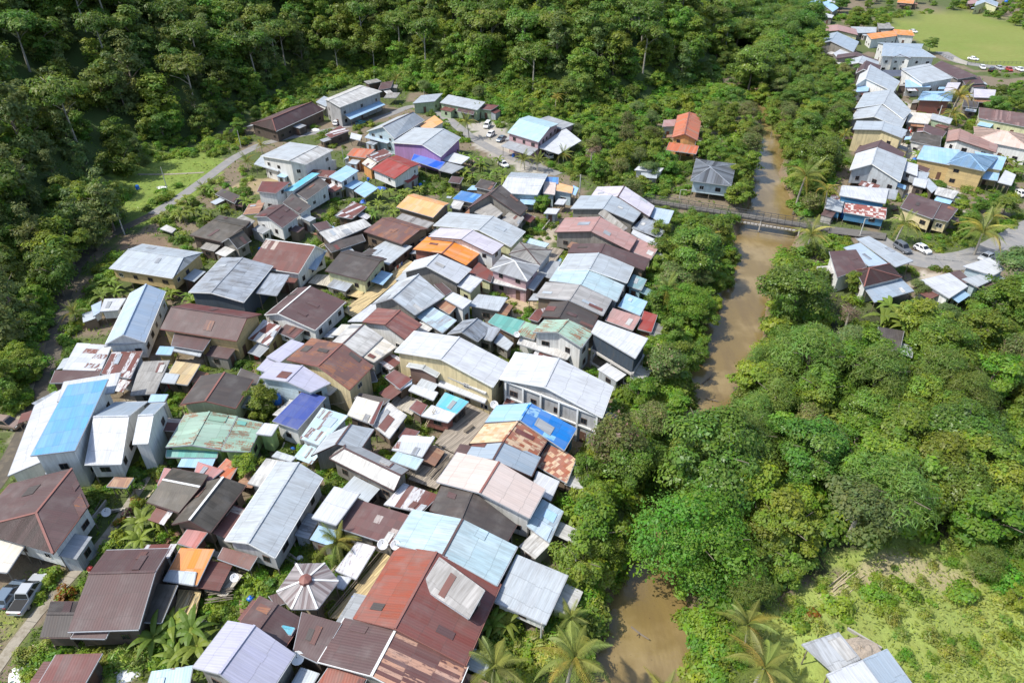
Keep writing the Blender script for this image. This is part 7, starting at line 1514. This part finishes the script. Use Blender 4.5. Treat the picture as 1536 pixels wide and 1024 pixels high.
blob(570, 283, .3, 1.8, 1.2, .5, 'tarp', 'small blue tarpaulin heap beside the pale blue tarpaulin shelter', 'tarpaulin', 'tarpaulin'); blob(545, 304, .2, .9, .9, .9, 'tarp', 'blue tarpaulin bundle beside the ramshackle rusted shed', 'tarpaulin', 'tarpaulin')
blob(243, 281, .05, 1.6, 1.0, .12, 'wplastic', 'pale plastic sheet lying on the grass clearing', 'plastic_sheet', 'plastic sheet'); blob(473, 195, .1, 1.6, 1.0, .5, 'wplastic', 'heap of white sacks beside the upper road', 'sack_heap', 'sacks'); blob(340, 217, .1, 2.2, 1.4, .8, 'rubble', 'heap of grey rubble at the upper road', 'rubble_heap', 'rubble'); blob(366, 212, .1, 1.6, 1.2, .7, 'wplastic', 'pile of white sacks at the roadside by the brown hip roof', 'sack_heap', 'sacks')
blob(632, 161, .1, 3.0, 1.5, .5, 'rubble', 'pale rubble heap by the road at the long zinc house', 'rubble_heap', 'rubble'); blob(885, 575, .1, 2.2, 1.4, .8, 'rubble', 'rubble beside the concrete frame house', 'rubble_heap', 'rubble'); blob(1288, 975, .6, 2.6, 1.6, .5, 'rubble', 'rubble in the roofless corner of the hut on the slope', 'rubble_heap', 'rubble'); blob(40, 1010, .05, 2.0, 1.2, .25, 'wplastic', 'white rubbish scattered at the bottom left corner', 'rubbish_heap', 'rubbish'); blob(190, 1012, .05, 1.4, .9, .4, 'wplastic', 'white rubbish heap at the bottom edge beside the blue striped roof', 'rubbish_heap', 'rubbish'); blob(262, 925, .1, 1.3, 1.1, .9, 'dead' if 'dead' in M else 'rubble', 'grey heap of dry branches behind the tan deck', 'branch_heap', 'branches')
def wallrow(pts, h, th, mat, label, name='low_wall', cat='wall', z=0):
    P = [W2(p, z) for p in pts]; m = MB()
    for a, b in zip(P[:-1], P[1:]): m.beam(a+(0, 0, h/2-.2), b+(0, 0, h/2-.2), th, h)
    o = P[0].copy(); tag(m.build(name, M[mat], None, o, loc=o), label, cat)
wallrow([(162,756),(128,800),(98,838)], 1.1, .18, 'conc', 'concrete garden wall along the brown hip roofed house'); wallrow([(1269,946),(1320,976)], .9, .2, 'conc', 'broken whitewashed wall of the hut on the slope'); wallrow([(826,332),(812,350)], 1.0, .2, 'conc', 'low concrete wall in the yard of the box shed'); wallrow([(1430,91),(1450,98)], 1.6, .2, 'postw', 'pale boundary wall beside the field road')
def fence(pts, h, label, mat='post', step=1.6, z=0):
    P = [W2(p, z) for p in pts]; o = P[0].copy(); r = tag(empty('fence', o), label, 'fence'); m = MB(); q = MB()
    for a, b in zip(P[:-1], P[1:]):
        L = np.linalg.norm(b-a); n = max(1, int(L//step))
        for k in (.4, .85): m.beam(a+(0, 0, h*k), b+(0, 0, h*k), .05, .07)
        for j in range(n+1): p = a+(b-a)*j/n; q.beam(p-(0, 0, .2), p+(0, 0, h), .08, .08)
    m.build('rails', M[mat], r, o); q.build('posts', M[mat], r, o)
fence([(1405,83),(1450,96),(1536,97)], 1.2, 'thin metal fence along the near side of the playing field', 'steel'); fence([(155,755),(130,800),(110,838),(95,850)], 1.0, 'low wire fence along the footpath garden'); fence([(1388,388),(1440,393)], 1.0, 'low rail along the road bend', 'pole')
def chair(px, py, z, rz, label, mat='bplastic'):
    g = W(px, py, z); r = tag(empty('plastic_chair', (g[0], g[1], z)), label, 'chair'); r.rotation_euler = (0, 0, rz); s = MB(); s.box((0, 0, .43), (.24, .24, .025)); s.build('seat', M[mat], r); b = MB(); b.beam((-.22, .24, .44), (-.26, .3, .85), .05, .05); b.beam((.22, .24, .44), (.26, .3, .85), .05, .05); b.box((0, .28, .72), (.24, .03, .13)); b.build('backrest', M[mat], r)
    for a, c in ((-1, -1), (1, -1), (1, 1), (-1, 1)): l = MB(); l.beam((a*.21, c*.21, .42), (a*.24, c*.24, 0), .045, .045); l.build('leg', M[mat], r)
chair(533, 903, 1.4, .4, 'dark blue plastic chair on the bamboo deck, left of its pair'); chair(540, 905, 1.4, 1.2, 'dark blue plastic chair on the bamboo deck, right of its pair')
def bench(px, py, z, to, label):
    g = W(px, py, z); q = W(to[0], to[1], z); r = tag(empty('bench', (g[0], g[1], z)), label, 'bench'); r.rotation_euler = (0, 0, math.atan2(q[1]-g[1], q[0]-g[0])); s = MB()
    for y in (-.18, 0, .18): s.box((0, y, .44), (.9, .07, .02))
    s.build('seat', M['post'], r)
    for a in (-.75, .75): l = MB(); l.beam((a, -.2, .42), (a, -.2, 0), .06, .06); l.beam((a, .2, .42), (a, .2, 0), .06, .06); l.beam((a, -.2, .38), (a, .2, .38), .05, .05); l.build('leg', M['post'], r)
bench(703, 645, 1.3, (712,638), 'wooden bench on the wide grey plank deck')
def laundry(a, b, z, cols, label):
    p = W2(a, z); q = W2(b, z); r = tag(empty('clothes_line', (p+q)/2-np.array((0, 0, z))), label, 'clothes line'); o = (p+q)/2-np.array((0, 0, z)); m = MB(); m.tube([p, q], [.015, .015], 4)
    for e in (p, q): m.tube([e-(0, 0, z), e+(0, 0, .1)], [.04, .04], 6)
    m.build('line', M['post'], r, o); n = len(cols)
    for i, c in enumerate(cols):
        u = (q-p)/np.linalg.norm(q-p); x = p+(q-p)*(i+.5)/n; w = np.linalg.norm(q-p)/n*.4; k = MB(); h = R_.uniform(.6, 1.0); n_ = np.array((-u[1], u[0], 0))*.03
        k.add([x-u*w, x+u*w, x+u*w*.9-(0, 0, h)+n_*3, x-u*w*.9-(0, 0, h)-n_*2]+[v for v in (x-u*w+n_, x+u*w+n_, x+u*w*.9-(0, 0, h)+n_*4, x-u*w*.9-(0, 0, h)-n_)], [(0, 1, 2, 3), (7, 6, 5, 4), (0, 4, 5, 1), (1, 5, 6, 2), (2, 6, 7, 3), (3, 7, 4, 0)])
        cl = tag(k.build('garment', M[c], None, x, loc=x), {'wplastic': 'white', 'redp': 'red', 'bplastic': 'blue', 'tail': 'dark red', 'tarp': 'bright blue'}[c]+' cloth hanging on the line '+label[25:], 'cloth', 'clothes on the line '+label[25:])
laundry((592,402), (604,392), 2.0, ('wplastic', 'redp', 'wplastic', 'bplastic'), 'clothes line with washing at the head of the straw coloured walkway'); laundry((1368,196), (1364,190), 2.2, ('redp', 'wplastic', 'tail'), 'clothes line with washing at the yard of the low dark ribbed roof')
# columns on the broad white gable house front and lattice poles
def ladder(a, b, z0, z1, label):
    p = W2(a, z0); q = W2(b, z1); d = (q-p); s = np.cross(d, (0, 0, 1)); s = s/np.linalg.norm(s)*.22; m = MB()
    for k in (-1, 1): m.beam(p+s*k, q+s*k, .05, .07)
    for i in range(1, 9): x = p+d*i/9; m.beam(x-s, x+s, .04, .04)
    tag(m.build('ladder', M['bamboo'], None, p, loc=p), label, 'ladder')
ladder((637,640), (653,612), 1.3, 4.2, 'wooden ladder leaning on the hut with the rusty red front')
# things lying about in the lanes between the houses
rj = random.Random(91)
def junk_spot(poly, n, seed, fn, mind=2.0): scatter_px(poly, n, seed, .1, lambda px, py, rs: fn(px, py, rs), mind)
TOWN = [(230,560),(300,400),(420,300),(560,230),(700,260),(850,330),(960,420),(930,560),(820,680),(650,880),(420,960),(250,960),(80,960),(170,760)]
def plank_stack(px, py, rs):
    g = W(px, py, .1); m = MB(); a = rs.uniform(0, 3.1); L = rs.uniform(1.2, 2.4); c, s_ = math.cos(a), math.sin(a)
    for i in range(rs.randint(4, 8)):
        o = (rs.uniform(-.4, .4), rs.uniform(-.3, .3)); b = a+rs.uniform(-.15, .15); d = np.array((math.cos(b), math.sin(b), 0)); p = np.array((g[0]+o[0], g[1]+o[1], .08+.07*i)); m.beam(p-d*L/2, p+d*L/2, .2, .05)
    b = np.array((g[0], g[1], 0)); tag(m.build('plank_stack', M[rs.choice(('deck_white', 'post', 'bamboo'))], None, b, loc=b), 'untidy stack of old planks on the ground between the village houses', 'planks', 'stacks of planks between the houses')
def scrap_sheet(px, py, rs):
    g = W(px, py, .1); m = MB(); a = rs.uniform(0, 6.28); u = np.array((math.cos(a), math.sin(a), 0)); v = np.array((-u[1], u[0], rs.uniform(-.05, .3))); p = np.array((g[0], g[1], .12)); L, w = rs.uniform(1.2, 2.2), rs.uniform(.6, .9)
    for k in range(rs.randint(1, 3)): q = p+(0, 0, .09*k)+u*.2*k; sheet(m, (q, q+u*L, q+u*L+v*w, q+v*w), 0, .03)
    b = np.array((g[0], g[1], 0)); tag(m.build('scrap_sheet', RM[rs.choice(('zinc', 'rust', 'whited', 'maroonr', 'bluelt'))], None, b, loc=b), 'loose roofing sheets dropped on the ground between the village houses', 'roofing sheet', 'loose roofing sheets between the houses')
def small_barrel(px, py, rs):
    k = rs.choice(('bplastic', 'bplastic', 'wplastic', 'redp')); tank(px, py, .03, rs.uniform(.6, .85), {'bplastic': 'blue', 'wplastic': 'white', 'redp': 'red'}[k]+' plastic drum standing in a lane between the village houses', k, 'plastic_drum', 'drum')
    bpy.data.objects[-1]
def drum(px, py, rs):
    n0 = set(o.name for o in COL.objects if o.name.startswith('plastic_drum')); small_barrel(px, py, rs)
    for o in COL.objects:
        if o.name.startswith('plastic_drum') and o.name not in n0: o['group'] = o['label'].split()[0]+' drums between the houses'
junk_spot(TOWN, 46, 1, plank_stack); junk_spot(TOWN, 46, 2, scrap_sheet); junk_spot(TOWN, 22, 3, drum)
R3 = [(1290,150),(1390,140),(1430,200),(1500,300),(1440,330),(1290,330),(1280,230)]
junk_spot(R3, 10, 4, scrap_sheet); junk_spot(R3, 8, 5, plank_stack)
# village cables from roof to roof
for i, (a, b, za, zb) in enumerate((((869,262),(926,293),6,6),((871,262),(790,278),6,6),((700,314),(640,345),5.5,6),((556,300),(505,330),5,5.5),((405,158) if 0 else (514,224),(478,219),6,6),((1401,160),(1440,193),7,6),((1349,76),(1396,98),6.5,6),((1292,328),(1365,290),6,5.5),((620,412),(560,455),5.5,5.5),((760,367),(835,380),6,5.5),((310,500),(270,560),5,5),((470,600),(530,595),5,5))):
    wire(W2(a, za), W2(b, zb), ['thin cable from the utility pole to the zinc row house', 'thin cable from the utility pole to the string of patched sheets', 'thin cable between the dark barn and the zinc roof', 'thin cable above the ramshackle rusted shed', 'thin cable to the large white house on the upper road', 'thin cable from the pole to the pinkish brown roof', 'thin cable from the dark pole to the pale zinc roof', 'thin cable from the bridge lamp to the maroon brown house', 'thin cable over the straw coloured walkway', 'thin cable between the lilac roof and the row houses', 'thin cable from the long brown house to the dark gable', 'thin cable beside the dark blue sheet roof'][i])
# driftwood in the river
for px, py, to, l in ((1060,570,(1072,560),3.0), (1100,420,(1118,424),2.5), (960,950,(975,962),2.5), (1068,600,(1080,604),2.0)):
    g = W(px, py, WZ+.05); q = W(to[0], to[1], WZ+.05); d = (q-g)/np.linalg.norm(q-g); m = MB(); m.tube([g-d*l/2, g, g+d*l/2+(0, 0, .3)], [.13, .12, .06], 6); m.tube([g, g+(d[1]*.8, -d[0]*.8, .5)], [.07, .03], 5); tag(m.build('driftwood', M['bark'], None, g, loc=g), {1060: 'snagged branch in the river beside the right bank wood', 1100: 'driftwood in the river just below the footbridge', 960: 'driftwood in the lower river near the bottom edge', 1068: 'smaller driftwood close to the snagged branch'}[px], 'driftwood')
